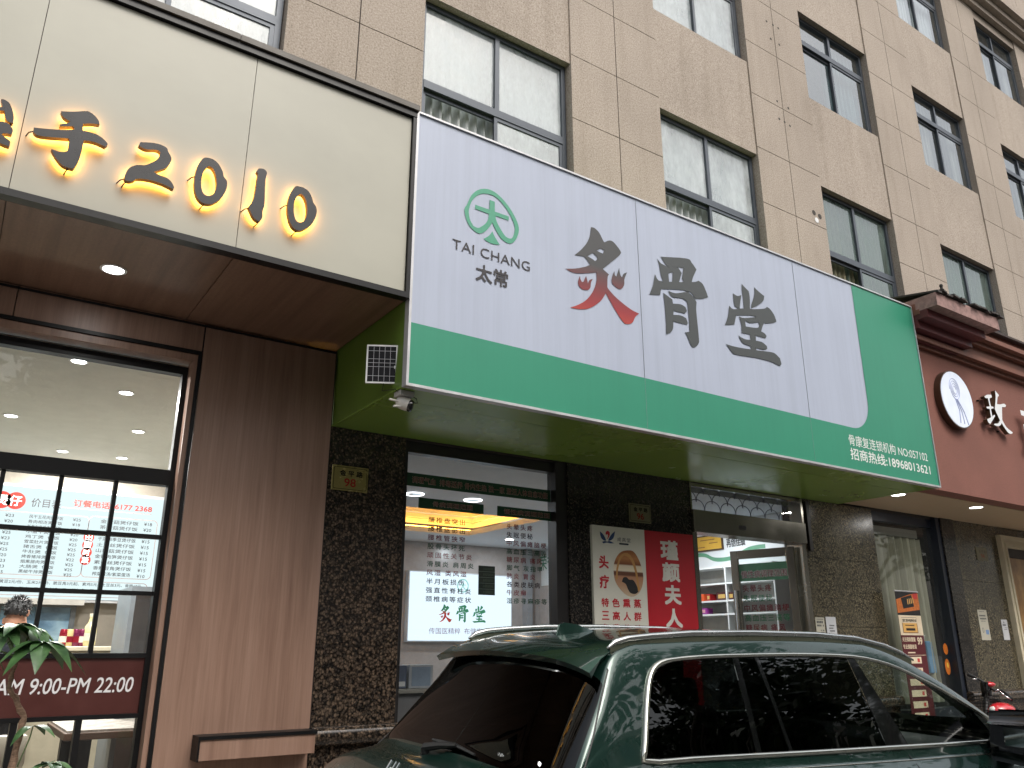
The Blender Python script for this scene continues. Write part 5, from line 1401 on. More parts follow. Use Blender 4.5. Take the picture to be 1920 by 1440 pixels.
def cup(o, y0, y1, z, h):
    yc = (y0 + y1) / 2
    MB().lathe((XS + .10, yc, z), (0, 0, 1), [(.030, 0), (.040, .005), (.042, .13), (.038, .13), (.036, .01)], 20).build('cup_body', M['white'], o, smooth=True, auto=40)
    MB().lathe((XS + .10, yc, z + .045), (0, 0, 1), [(.0425, 0), (.0428, .04)], 20).build('printed_band', plain('cup_print', C(90, 94, 96), .5), o)
a, b2 = d6(355, 1250), d6(386, 1302)
shelf_item('paper_cup', a[0], a[1], b2[0], b2[1], .08, None, 'white printed cup alone on the shelf beside the door handle', 'cup', cup)
ip = thing('house_plant', (8.05, 8.0, .26), 'bushy green plant standing inside, seen through the open glass door', 'plant')
lf = MB(); lf.fix = False; stp = MB(); rn = random.Random(21); hpz = 2.02
for i in range(60):
    a = rn.uniform(0, 6.28); e = rn.uniform(-.3, .9); d = Vector((math.cos(a), math.sin(a), e)).normalized()
    b0 = Vector((8.05, 8.0, 1.70)) + d * rn.uniform(.05, .24); leaf(lf, b0, d, rn.uniform(.12, .2), .05, rn.uniform(.3, .8))
    if i < 14: stp.tube([(8.05, 8.0, 1.10), (8.05 + d.x * .05, 8.0 + d.y * .05, 1.45), b0], .005, 5)
lf.build('foliage', M['leafp'], ip, smooth=True); stp.build('stem', plain('plant_stem', C(96, 116, 74), .6), ip)
MB().lathe((8.05, 8.0, .261), (0, 0, 1), [(.11, 0), (.13, .5), (.17, .85), (.16, .86), (.14, .80), (.01, .79)], 24).build('pot', M['white'], ip, smooth=True, auto=35)

# ================================================================ papers on the granite
def notice(x0, x1, z0, z1, label, lines, tone=C(196, 198, 196), y=D, tilt=0.0, extra=None):
    o = thing('paper_notice', ((x0 + x1) / 2, y, z0), label, 'notice', 'papers stuck on the granite')
    MB().box(x0, x1, y - .004, y - .001, z0, z1).build('sheet', plain('paper_%d' % int(tone[0] * 999), tone, .8, var=.03), o)
    pl = wallp(y - .0042); t_ = MB(); h = z1 - z0; w = x1 - x0; rr = random.Random(int(x0 * 100))
    zz = z1
    for (a, b, hh, gap) in [(l + (.05,))[:4] if len(l) == 3 else l for l in lines]:
        zz -= (gap + hh) * h; n = max(2, int((b - a) * w / (hh * h)))
        for k in range(n):
            xa = x0 + w * a + (b - a) * w * k / n
            if rr.random() < .12: continue
            t_.flat(pl, [rect(xa, xa + (b - a) * w / n * .78, zz, zz + hh * h)], .0006)
    t_.build('print_rows', plain('paper_ink', C(84, 86, 88), .7), o)
    if extra: extra(o, pl)
    return o
notice(8.215, 8.375, 1.655, 1.945, 'yellowish paper notice with black print, left of the pair beside the steel door', [(.1, .9, .03), (.12, .85, .09), (.12, .9, .07), (.5, .9, .05, .12), (.5, .9, .05, .03)], C(196, 192, 176))
notice(8.405, 8.59, 1.66, 1.955, 'blank-looking white paper notice, right of the pair beside the steel door', [(.3, .8, .05, .3), (.25, .85, .05), (.3, .8, .05)], C(206, 208, 212))
def stampy(o, pl):
    MB().flat(pl, [rect(11.93, 12.01, 1.79, 1.85)], .0006).build('blue_print', plain('paper_blue', C(120, 150, 190), .7), o)
    k = MB(); k.flat(pl, [ell(11.865, 1.845, .022, .034, 18), ell(11.865, 1.845, .015, .026, 18)], .0006); k.build('drawing', plain('paper_ink', C(84, 86, 88), .7), o)
notice(11.795, 12.035, 1.715, 2.115, 'tall bluish-white leaflet with a small blue picture at its foot, on the olive granite', [(.15, .75, .02), (.12, .8, .05, .10), (.15, .85, .05), (.2, .7, .02)], C(196, 202, 212), extra=stampy)
notice(12.395, 12.56, 1.72, 1.995, 'narrow white receipt-like paper next to the stone door frame', [(.2, .8, .08, .10), (.15, .85, .08), (.4, .9, .03, .08), (.3, .8, .03)], C(206, 206, 200))

# ================================================================ red-brown shop front on the right
BY = 4.86
rs = thing('shop_sign', (14, BY, 3.33), 'red-brown rendered shop fascia with a stepped cornice, right of the green sign', 'shop sign')
t = NT('brown_render'); v = t.obj(); f = t.noise(v, 70, 3, .7); g = t.noise(v, 1.2, 5, .65)
cc = t.mix(1.0, t.ramp(f, [(.3, C(118, 75, 65)), (.7, C(140, 93, 81))]), t.ramp(g, [(.3, (.86, .86, .86, 1)), (.7, (1.06, 1.06, 1.06, 1))]), 'MULTIPLY')
M['brown'] = t.bsdf(cc, .85, bump=f, bstr=.4, bdist=.004)
fa = MB(); fa.box(8.93, 24, BY, BY + .2, 3.33, 5.06); fa.build('fascia', M['brown'], rs)
cn = MB()
for (y0, z0, z1) in ((.05, 5.06, 5.11), (.12, 5.1102, 5.17), (.09, 5.1702, 5.30), (.16, 5.3002, 5.36), (.24, 5.3602, 5.42), (.20, 5.4202, 5.50)):
    cn.box(8.93, 24, BY - y0, BY + 1.13, z0, z1)
cn.build('cornice', plain('cornice_brown', C(120, 76, 60), .6, var=.15), rs)
MB().box(10.4, 24, BY - .27, BY + 1.13, 5.5002, 5.53).build('coping', plain('coping_dark', C(58, 44, 40), .7), rs)
MB().box(8.93, 24, BY + .2002, D - .002, 3.322, 3.34).build('soffit_panel', plain('beige_soffit', C(190, 168, 140), .5, var=.04), rs)
gl2 = wallp(BY)
# old tiled eave stub
ev = thing('tiled_eave', (9.7, BY - .2, 5.2), 'weathered tiled eave stub with dark red moulding, right of the green sign top', 'eave')
EX0, EX1 = 8.935, 10.36
er = MB()
er.box(EX0, EX1, BY - .46, BY + .9, 5.40, 5.56)
er.build('fascia_board', plain('flaking_paint', C(150, 120, 114), .8, var=.35, scale=14), ev)
em = MB(); em.box(EX0, EX1 - .12, BY - .33, BY + .9, 5.30, 5.3995); em.box(EX0, EX1 - .22, BY - .20, BY + .9, 5.20, 5.2995); em.box(EX0, EX1 - .40, BY - .10, BY + .9, 5.10, 5.1995)
em.build('moulding', plain('dark_red_moulding', C(92, 38, 40), .55, var=.25), ev)
tl = MB(); rn = random.Random(4)
x = EX0
while x < EX1:
    w_ = rn.uniform(.07, .16); dz = rn.uniform(-.012, .02)
    if rn.random() < .85:
        a = [(x, BY - .49 - rn.uniform(0, .03), 5.565 + dz), (x + w_, BY - .49 - rn.uniform(0, .03), 5.563 + dz), (x + w_, BY + .3, 5.72 + dz), (x, BY + .3, 5.72 + dz)]
        b = [(p[0], p[1], p[2] + .022) for p in a]
        tl.add(a + b, [(0, 3, 2, 1), (4, 5, 6, 7), (0, 1, 5, 4), (1, 2, 6, 5), (2, 3, 7, 6), (3, 0, 4, 7)])
    x += w_ + .004
tl.box(EX0, EX1, BY - .44, BY + .9, 5.5602, 5.5635)
tl.tube([(EX0 + .14, BY - .47, 5.57), (EX0 + .14, BY - .47, 5.66)], .016, 8); tl.ball((EX0 + .14, BY - .47, 5.67), .022, 10, 6)
tl.build('roof_tiles', plain('old_tile', C(62, 58, 56), .85, var=.3, scale=12), ev)
# round light sign and letter
ds = thing('disc_sign', (9.6, BY - .1, 4.1), 'round milky-white illuminated disc sign with a pale rose drawing on the brown fascia', 'sign')
YD = BY - .085
dk2 = lambda x, y: px(1740 + x / 8, 670 + y / 8, YD)
top, bot, lef, rig = dk2(290, 175), dk2(570, 1085), dk2(168, 370), dk2(690, 800)
cx, cz = (lef[0] + rig[0]) / 2, (top[1] + bot[1]) / 2; rx, rz = (rig[0] - lef[0]) / 2, (top[1] - bot[1]) / 2
rr_ = (rx + rz) / 2
MB().lathe((cx, BY - .001, cz), (0, -1, 0), [(rr_, 0), (rr_, .080), (rr_ - .012, .0805)], 48).build('drum', plain('bronze_drum', C(84, 66, 54), .35, .5), ds, smooth=True, auto=40)
t = NT('milky_face'); f = t.noise(t.obj((5, 1, 3)), 1.6, 3, .5)
em_ = t.n('ShaderNodeEmission'); em_.inputs['Strength'].default_value = .2
t.l(t.ramp(f, [(.35, (.70, .76, .92, 1)), (.6, (.92, .95, 1, 1))]), em_.inputs['Color'])
pb = t.n('ShaderNodeBsdfPrincipled'); pb.inputs['Base Color'].default_value = C(196, 204, 220); pb.inputs['Roughness'].default_value = .3
ad = t.n('ShaderNodeAddShader'); t.l(em_.outputs[0], ad.inputs[0]); t.l(pb.outputs[0], ad.inputs[1]); t.l(ad.outputs[0], t.out.inputs['Surface'])
MB().lathe((cx, YD + .004, cz), (0, -1, 0), [(rr_ - .012, 0), (rr_ - .014, .006)], 48).build('lit_face', t.m, ds, smooth=True, auto=40)
ro = MB(); dpn = wallp(YD - .0025)
sp_ = []
for i in range(70):
    a = i * .32; r = .035 + .0030 * i * .55; sp_.append((cx - .03 + r * math.cos(a) * .8, YD - .003, cz + .12 + r * math.sin(a)))
ro.tube(sp_, .004, 5)
for k in range(3): ro.tube([(cx - .03 + .02 * k - .02, YD - .003, cz), (cx + .0 + .05 * k, YD - .003, cz - .14), (cx - .02 + .09 * k, YD - .003, cz - .30)], .006, 5)
ro.build('rose_drawing', plain('rose_lilac', C(170, 178, 214), .5), ds)
lw = MB(); YLt = BY - .085; lp2 = wallp(BY - .03)
for pts in ([(845,585),(890,560),(950,562),(960,600),(930,615),(925,640),(945,735),(980,740),(985,765),(945,775),(965,885),(1000,860),(1008,880),(935,1000),(905,975),(888,930),(945,900),(925,775),(885,768),(875,740),(925,735),(905,645),(895,610),(865,612)],
            [(1005,497),(1060,560),(1062,580),(1045,600),(1035,700),(1085,705),(1140,695),(1170,720),(1160,745),(1110,745),(1112,860),(1115,940),(1180,1050),(1270,1125),(1260,1145),(1215,1140),(1150,1060),(1105,985),(1085,1020),(1040,1032),(990,1012),(1000,995),(1050,990),(1080,950),(1030,840),(1000,770),(1002,760),(1015,600)]):
    if len(pts) > 28 - 1 and False: pass
    lw.flat(lp2, [soften([px(1740 + x / 8, 670 + y / 8, YLt) for x, y in pts], 3, 50)], .055)
lo = thing('sign_letter', (10.6, BY - .1, 4.2), 'white brush-drawn character standing off the brown fascia beside the disc sign', 'sign letter')
mm = MB(); mm.v, mm.f, mm.m = lw.v, lw.f, [1 if len(q_) == 4 else 0 for q_ in lw.f]
mm.build('character_face', [plain('letter_white', C(226, 228, 230), .4, var=.03), plain('letter_bronze', C(92, 76, 58), .35, .5)], lo)
for (x, z) in ((10.42, 4.6), (10.62, 4.35), (10.8, 4.25)): MB().tube([(x, BY - .03, z), (x, BY - .0005, z)], .01, 6).build('mounting_pin', M['black'], lo)
lo2 = thing('sign_letter', (11.7, BY - .1, 4.0), 'second standing character cut off by the right edge, on the brown fascia', 'sign letter')
tm = MB(); text(tm, lp2, '瑰', 11.36, 12.02, 4.02, 4.66, .055, .02)
tm.build('character_face', plain('letter_white', C(226, 228, 230), .4, var=.03), lo2)
q = onZ(1684, 927, 3.322); downlight(q.x, q.y, 3.322, 'lit downlight in the beige soffit next to the corner of the green sign box', 'soffit downlights on the right', .075, 10, watt=3)
q = onZ(1830, 951, 3.322); downlight(q.x, q.y, 3.322, 'lit downlight in the beige soffit under the brown fascia near the right edge', 'soffit downlights on the right', .075, 10, watt=3)

# ---------------------------------------------------------------- curtained window
cwn = thing('shop_window', (10.4, D, .07), 'dark shop window with a pale pleated curtain, right of the clinic door', 'shop window')
A0, A1 = 9.605, 11.16
f_ = MB()
f_.box(A0, A0 + .03, D + .06, D + .14, .9, 3.30); f_.box(A1 - .09, A1, D - .01, D + .14, .07, 3.318); f_.box(A0 + .03, A1 - .09, D + .06, D + .14, 3.18, 3.30); f_.box(A0, A1 - .0905, D - .02, D + .14, .07, .8995)
f_.build('frame', plain('navy_frame', C(34, 40, 52), .35, .2), cwn)
MB().add([(A0 + .03, D + .09, .9), (A1 - .09, D + .09, .9), (A1 - .09, D + .09, 3.18), (A0 + .03, D + .09, 3.18)], [(0, 1, 2, 3)]).build('pane', glass('right_glass', (.88, .92, .90, 1), .0, .05), cwn)
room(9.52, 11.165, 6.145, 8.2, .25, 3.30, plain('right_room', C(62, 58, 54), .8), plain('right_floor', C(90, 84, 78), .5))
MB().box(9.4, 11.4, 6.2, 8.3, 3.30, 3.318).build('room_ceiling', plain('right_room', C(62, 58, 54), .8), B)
MB().box(A0 + .03, A1 - .3, D + .16, D + .28, 3.03, 3.14).build('curtain_rail', plain('rail_grey', C(120, 116, 108), .6), cwn)
ctn = MB(); pleats(ctn, A0 + .0, A1 - .20, D + .22, .95, 3.03, .035, .155); ctn.build('curtain', curtain_mat('beige_curtain', C(150, 146, 128), C(206, 202, 182)), cwn, smooth=True)
stk = thing('window_sticker', (11.0, D + .08, 1.25), 'orange and brown fruit sticker low on the curtained window beside its frame', 'sticker')
sm2 = MB(); spn = wallp(D + .086)
sm2.flat(spn, [ell(11.0, 1.60, .055, .07, 20)], .001); sm2.flat(spn, [ell(10.985, 1.38, .06, .10, 20)], .0012); sm2.build('fruit', plain('sticker_orange', C(196, 108, 36), .5, var=.3), stk)
s3 = MB(); s3.flat(spn, [ell(10.99, 1.40, .022, .035, 14)], .002); s3.build('highlight', plain('sticker_yellow', C(226, 190, 80), .5), stk)
bg_ = thing('gift_bag', (10.82, 6.2, 1.2), 'light blue bag leaning inside the curtained window near the orange sticker', 'bag')
MB().obox((10.80, D + .22, 1.50), (1, .1, 0), (0, 1, 0), (-.06, 0, 1), (.085, .045, .20), .015).build('bag_body', plain('bag_blue', C(104, 148, 186), .5), bg_)
MB().tube([(10.75, D + .22, 1.70), (10.77, D + .22, 1.77), (10.82, D + .22, 1.77), (10.84, D + .22, 1.70)], .006, 6).build('bag_handle', M['white'], bg_)
lsl = MB()
bnl = thing('window_poster', (10.35, D + .2, 1.2), 'pale green leaflet hanging behind the roll-up banner in the curtained window', 'poster')
MB().box(10.26, 10.46, D + .14, D + .144, 1.42, 2.05).build('sheet', plain('leaflet_green', C(150, 170, 150), .7), bnl)
MB().flat(wallp(D + .1395), [rect(10.29, 10.43, 1.90 - .14 * k, 1.93 - .14 * k) for k in (0,)], .0006).flat(wallp(D + .1395), [rect(10.29, 10.41, 1.78, 1.80)], .0006).build('print_rows', plain('leaflet_ink', C(100, 124, 108), .7), bnl)

# ---------------------------------------------------------------- roll-up banner on the pavement
YB_ = 5.85
rb = thing('rollup_banner', (9.9, YB_, .075), 'roll-up banner with an orange-black picture, cream label and maroon price lines, by the curtained window', 'banner')
bp = wallp(YB_)
u8 = lambda x, y: px(1640 + x / 8, 1080 + y / 8, YB_)
bl, br_ = u8(300, 225)[0], u8(640, 262)[0]; bt = u8(300, 220)[1]
bz = lambda y: u8(500, y)[1]
wdt = br_ - bl
MB().box(bl, br_, YB_, YB_ + .004, .16, bt).build('sheet', plain('banner_maroon', C(84, 22, 30), .5, var=.05), rb)
MB().tube([(bl - .01, YB_ + .002, bt), (br_ + .01, YB_ + .002, bt)], .010, 8).build('top_rail', M['alu_light'], rb)
MB().box(bl - .02, br_ + .02, YB_ - .06, YB_ + .08, .076, .16, .01).build('base', M['alu_light'], rb)
MB().tube([(bl + wdt / 2, YB_ + .03, .15), (bl + wdt / 2, YB_ + .03, bt - .02)], .010, 8).build('pole', M['alu_light'], rb)
z_lab, z_lab0 = bz(590), bz(888)
c_blk = plain('banner_black', C(30, 28, 30), .5); c_or = plain('banner_orange', C(196, 110, 50), .5, var=.3, scale=30); c_cr = plain('banner_cream', C(222, 206, 178), .5); c_gd = plain('banner_gold', C(216, 168, 94), .5)
b1 = MB(); b1.flat(bp, [rect(bl, br_, z_lab, bt - .004)], .0006); b1.build('dark_ground', c_blk, rb)
b2 = MB(); b2.flat(bp, [[(bl, bz(360)), (bl, bz(560)), (br_, bz(500)), (br_, bz(255)), (bl + wdt * .62, bz(275))]], .0012); b2.build('picture', c_or, rb)
b2 = MB(); b2.flat(bp, [[u8(388, 330), u8(430, 490), u8(590, 460), u8(545, 285)]], .0018); pl2 = b2.build('picture_plaque', c_blk, rb)
k = MB()
for i in range(4): k.flat(bp, [rect(*(u8(430 + i * 27, 0)[0], u8(444 + i * 27, 0)[0]), bz(425 - i * 7), bz(345 - i * 7))], .0022)
k.build('plaque_strokes', c_gd, pl2)
b2 = MB(); b2.flat(bp, [[u8(560, 268), u8(632, 262), u8(636, 350), u8(575, 345)]], .0017); b2.build('red_patch', plain('banner_red', C(196, 60, 56), .5), rb)
b3 = MB(); b3.flat(bp, [rect(bl, br_, z_lab0, z_lab)], .0007); b3.build('cream_ground', c_cr, rb)
b4 = MB(); b4.flat(bp, [rect(bl + wdt * .12, bl + wdt * .78, bz(855), bz(620))], .0014); b4.build('label_frame', plain('banner_brown', C(96, 56, 40), .5), rb)
b4 = MB(); b4.flat(bp, [rect(bl + wdt * .14, bl + wdt * .76, bz(845), bz(700))], .0020); b4.build('label_gold', c_gd, rb)
b4 = MB(); b4.flat(bp, [rect(bl + wdt * .12, bl + wdt * .77, bz(705), bz(625))], .0022); b4.build('label_top', c_cr, rb)
k = MB(); text(k, bp, '国仁堂中医养生馆', bl + wdt * .15, bl + wdt * .75, bz(690), bz(645), .0030, .02); k.flat(bp, [rect(bl + wdt * .26, bl + wdt * .66, bz(818), bz(782))], .0028); k.flat(bp, [rect(bl + wdt * .24, bl + wdt * .64, bz(745), bz(732))], .0028); k.build('dark_print', c_blk, rb)
k = MB(); text(k, bp, '关注颈肩腰腿', bl + wdt * .03, bl + wdt * .60, bz(985), bz(915), .0012, .02); text(k, bp, '专业颈腰椎调', bl + wdt * .03, bl + wdt * .60, bz(1095), bz(1025), .0012, .02); text(k, bp, '99', bl + wdt * .68, bl + wdt * .90, bz(1030), bz(915), .0012, .04)
k.flat(bp, [rect(bl + wdt * .2, bl + wdt * .52, bz(1160), bz(1140))], .0008); k.flat(bp, [rect(bl + wdt * .03, br_ - .01, bz(1192), bz(1186))], .0008)
k.build('pale_print', c_cr, rb)
k = MB(); k2 = MB()
for i in range(8):
    z1 = bz(1215) - i * .125; k.flat(bp, [rect(bl + wdt * .12, bl + wdt * .74, z1 - .075, z1)], .0012)
    k2.flat(bp, [rect(bl + wdt * .56, bl + wdt * .66, z1 - .06, z1 - .018)], .0020)
k.build('price_bars', c_cr, rb); k2.build('price_marks', plain('banner_red', C(196, 60, 56), .5), rb)

# ---------------------------------------------------------------- stone door frame
dfm = thing('stone_doorway', (13.6, D, .07), 'cream moulded stone doorway with a golden-brown door, at the right edge', 'doorway')
mo = MB(); MO = plain('cream_stone', C(206, 196, 170), .6, var=.1)
for (o_, w_, pr_) in ((0, .05, .07), (.05, .06, .05), (.11, .05, .065)):
    mo.box(12.685 + o_ + .0005, 12.685 + o_ + w_, D - pr_, D + .10, .07, 3.195 - o_ - .0005); mo.box(14.415 - o_ - w_, 14.415 - o_ - .0005, D - pr_, D + .10, .07, 3.195 - o_ - .0005)
    mo.box(12.685 + o_ + w_ + .0005, 14.415 - o_ - w_ - .0005, D - pr_ - .001, D + .10, 3.195 - o_ - w_, 3.195 - o_ - .001)
mo.build('stone_moulding', MO, dfm)
ld = MB(); ld.box(12.847, 14.253, D + .04, D + .10, 2.90, 3.033); ld.box(12.847, 12.90, D + .04, D + .10, .07, 2.8995); ld.box(14.20, 14.253, D + .04, D + .10, .07, 2.8995); ld.build('inner_frame', plain('door_dark', C(46, 36, 30), .5), dfm)
t = NT('golden_door'); f = t.noise(t.obj((3, 3, 1.2)), 3, 6, .7)
MB().box(12.90, 13.548, D + .06, D + .10, .075, 2.8995, .004).box(13.552, 14.20, D + .06, D + .10, .075, 2.8995, .004).build('door_leaf', t.bsdf(t.ramp(f, [(.3, C(128, 88, 44)), (.55, C(164, 122, 66)), (.75, C(188, 150, 92))]), .35), dfm)
MB().tube([(13.50, D + .03, 1.0), (13.50, D + .03, 1.4)], .012, 8).tube([(13.60, D + .03, 1.0), (13.60, D + .03, 1.4)], .012, 8).build('handle', M['steel'], dfm)

# ================================================================ dark green estate SUV, left wheels on the pavement
RX = R(2.5)
car = thing('parked_car', (0, 3.6, .035), 'dark green SUV with chrome window trim and silver roof rails before the clinic', 'car')
car.rotation_euler = (RX, 0, 0)
def lerp_tab(tab, x):
    if x <= tab[0][0]: return tab[0][1]
    for (a, b), (c, d) in zip(tab, tab[1:]):
        if x <= c:
            t_ = (x - a) / (c - a); t_ = t_ * t_ * (3 - 2 * t_) * .35 + t_ * .65
            return b + (d - b) * t_
    return tab[-1][1]
def cat_tab(tab, x):
    """Catmull-Rom through a table"""
    if x <= tab[0][0]: return tab[0][1]
    if x >= tab[-1][0]: return tab[-1][1]
    for i in range(len(tab) - 1):
        if tab[i][0] <= x <= tab[i + 1][0]:
            x1, y1 = tab[i]; x2, y2 = tab[i + 1]
            m1 = (y2 - tab[i - 1][1]) / (x2 - tab[i - 1][0]) if i > 0 else (y2 - y1) / (x2 - x1)
            m2 = (tab[i + 2][1] - y1) / (tab[i + 2][0] - x1) if i + 2 < len(tab) else (y2 - y1) / (x2 - x1)
            h = x2 - x1; t_ = (x - x1) / h
            return (2 * t_ ** 3 - 3 * t_ ** 2 + 1) * y1 + (t_ ** 3 - 2 * t_ ** 2 + t_) * h * m1 + (-2 * t_ ** 3 + 3 * t_ ** 2) * y2 + (t_ ** 3 - t_ ** 2) * h * m2
ZR = [(1.60, .80), (1.64, .93), (1.70, 1.02), (1.78, 1.066), (1.88, 1.088), (1.97, 1.098), (2.045, 1.125), (2.12, 1.212), (2.20, 1.305), (2.30, 1.418), (2.40, 1.528), (2.46, 1.582), (2.54, 1.618), (2.66, 1.645), (2.9, 1.668), (3.3, 1.688), (3.8, 1.690), (4.2, 1.668), (4.55, 1.615), (4.85, 1.52), (5.15, 1.385), (5.40, 1.252), (5.55, 1.165), (5.66, 1.115), (5.9, 1.075), (6.2, 1.02), (6.36, .95), (6.44, .85)]
WM = [(1.60, .74), (1.68, .83), (1.8, .89), (2.0, .925), (2.3, .945), (2.8, .955), (3.6, .957), (4.6, .957), (5.3, .95), (5.8, .93), (6.1, .88), (6.3, .80), (6.44, .68)]
def belt(x): return cat_tab([(1.6, 1.13), (2.5, 1.165), (3.2, 1.145), (4.3, 1.113), (5.4, 1.082), (6.5, 1.02)], x)
def gy(z): return .83 - .38 * (z - 1.08)
def section(x):
    zr = cat_tab(ZR, x); w_ = cat_tab(WM, x)
    k = w_ / .957
    q_ = max(0.0, min(1.0, (2.55 - x) / .22)); q_ = q_ * q_ * (3 - 2 * q_)      # the tail corner is rounder
    zt = min(1.60, zr - .045 - .055 * q_)
    zb = min(belt(x) - .03, zt - .03)
    y4 = gy(zt) * k; y3 = min(gy(zb) * k + .012, w_ - .03)
    z2 = min(.90, zb - .06)
    return [(w_ - .075, .26), (w_ - .03, .36), (w_ - .008, .62), (w_, z2), (y3 + .030, zb - .030), (y3, zb), ((y3 + y4) / 2 + .004, (zb + zt) / 2), (y4, zt), (y4 - .045 - .05 * q_, zt + (zr - zt) * (.62 - .06 * q_)), (y4 - .16 - .12 * q_, zt + (zr - zt) * .86), (y4 * .42, zr - .006), (0, zr)]
NS = 11
_sc = {}
def P(x, s):
    kx = round(x, 4)
    if kx not in _sc: _sc[kx] = section(x)
    c = _sc[kx]; s = max(0.0, min(NS - 1e-6, s)); i = int(s); t_ = s - i
    p1, p2 = c[i], c[i + 1]; p0 = c[i - 1] if i > 0 else (2 * p1[0] - p2[0], 2 * p1[1] - p2[1])
    p3 = c[i + 2] if i + 2 < len(c) else (-c[-2][0], c[-2][1])
    f = lambda a, b, c_, d: .5 * ((2 * b) + (c_ - a) * t_ + (2 * a - 5 * b + 4 * c_ - d) * t_ * t_ + (3 * b - a - 3 * c_ + d) * t_ ** 3)
    y, z = f(p0[0], p1[0], p2[0], p3[0]), f(p0[1], p1[1], p2[1], p3[1])
    # ends bow outwards in plan
    bow = 0
    if x < 2.6: bow = .05 * ((2.6 - x) / .95) * (y / .9) ** 2
    if x > 5.5: bow = -.14 * ((x - 5.5) / .9) * (y / .9) ** 2
    return Vector((x + bow, y, z))
def nrm(x, s):
    e = .004; a = P(x + e, s) - P(x - e, s); b = P(x, min(NS - 1e-5, s + .02)) - P(x, max(0, s - .02))
    n = b.cross(a)
    n = -n if n.y < 0 and s < 8.5 else n
    if n.z < 0 and s >= 8.5: n = -n
    return n.normalized() if n.length > 1e-12 else Vector((0, 0, 1))
def s_of_z(x, z, hi=8.0):
    lo = 0.0
    for _ in range(40):
        m = (lo + hi) / 2
        if P(x, m).z < z: lo = m
        else: hi = m
    return (lo + hi) / 2
def xs_poly(pts):       # (x, z) outline -> (x, s)
    return [(x, s_of_z(x, z)) for x, z in pts]
def dense(lp, d=.06):
    out = []
    for i in range(len(lp)):
        a, b = lp[i], lp[(i + 1) % len(lp)]; n = max(1, int(math.hypot(b[0] - a[0], b[1] - a[1]) / d))
        out += [(a[0] + (b[0] - a[0]) * k / n, a[1] + (b[1] - a[1]) * k / n) for k in range(n)]
    return out
def patch(name, mats, parent, loops, mode, off=0.0, nx=None, side=0, thick=False, x_rng=None, s_rng=None, step=(.035, .22)):
    """a piece of the body skin in (x, s) space; mode 'in' keeps the inside of loops[0], 'out' everything outside all loops"""
    pts, edges = [], []
    if mode == 'out':
        x0, x1 = x_rng; s0, s1 = s_rng
        lps = [dense([(x0, s0), (x1, s0), (x1, s1), (x0, s1)], .05)] + loops
    else:
        lps = loops; xs = [p[0] for p in loops[0]]; ss = [p[1] for p in loops[0]]; x0, x1, s0, s1 = min(xs), max(xs), min(ss), max(ss)
    for lp in lps:
        b = len(pts); k = len(lp); pts += [Vector((p[0], p[1] * .1)) for p in lp]; edges += [(b + i, b + (i + 1) % k) for i in range(k)]
    nxs = max(2, int((x1 - x0) / step[0])); nss = max(2, int((s1 - s0) / step[1]))
    for i in range(1, nxs):
        for j in range(1, nss):
            q = (x0 + (x1 - x0) * i / nxs, s0 + (s1 - s0) * j / nss)
            ok = inside(q, lps[0]) and (mode == 'in' or not any(inside(q, l) for l in lps[1:]))
            if ok and all((q[0] - p[0]) ** 2 + ((q[1] - p[1]) * .1) ** 2 > .012 ** 2 for l in lps for p in l): pts.append(Vector((q[0], q[1] * .1)))
    vo, eo, fo, _, _, _ = delaunay_2d_cdt(pts, edges, [], 0, 1e-6)
    fs = []
    for f in fo:
        c = (sum(vo[i].x for i in f) / len(f), sum(vo[i].y for i in f) / len(f) * 10)
        if inside(c, lps[0]) and not any(inside(c, l) for l in lps[1:]): fs.append(tuple(f))
    vs, ns = [], []
    for p in vo:
        x, s = p.x, p.y * 10
        n = nrm(x, s); q = P(x, s) + n * off
        vs.append(q); ns.append(n)
    V, N, F = [], [], []
    for sg_ in ((-1, 1) if side == 0 else (side,)):
        b = len(V)
        V += [(q.x, q.y * sg_, q.z) for q in vs]; N += [(n.x, n.y * sg_, n.z) for n in ns]
        for f in fs:
            f2 = [i + b for i in f]
            a = Vector(V[f2[1]]) - Vector(V[f2[0]]); c = Vector(V[f2[2]]) - Vector(V[f2[0]])
            nf = a.cross(c); av = Vector(N[f2[0]]) + Vector(N[f2[1]]) + Vector(N[f2[2]])
            F.append(tuple(f2) if nf.dot(av) > 0 else tuple(reversed(f2)))
    me = bpy.data.meshes.new(name); me.from_pydata(V, [], F); me.materials.append(mats)
    for p in me.polygons: p.use_smooth = True
    o = bpy.data.objects.new(name, me); scn.collection.objects.link(o); o.parent = parent
    me.normals_split_custom_set_from_vertices(N)
    WL[o.name] = Vector((0, 0, 0))
    return o
t = NT('car_paint'); v = t.obj(); f = t.noise(v, 900, 2, .5); g = t.noise(v, 3, 4, .6)
col = t.ramp(f, [(.3, (.005, .024, .018, 1)), (.7, (.010, .042, .032, 1))])
M['paint'] = t.bsdf(col, t.ramp(g, [(.3, (.22,) * 3 + (1,)), (.7, (.32,) * 3 + (1,))]), .55, 1.0)
t.p.inputs['Coat Roughness'].default_value = .025
M['cardark'] = glass('car_glass_dark', (.035, .04, .04, 1), .0, ior=1.42)
M['carclear'] = glass('car_glass_clear', (.80, .86, .82, 1), .0)
M['chromes'] = plain('car_bright_trim', C(206, 206, 196), .16, 1.0, var=.03)
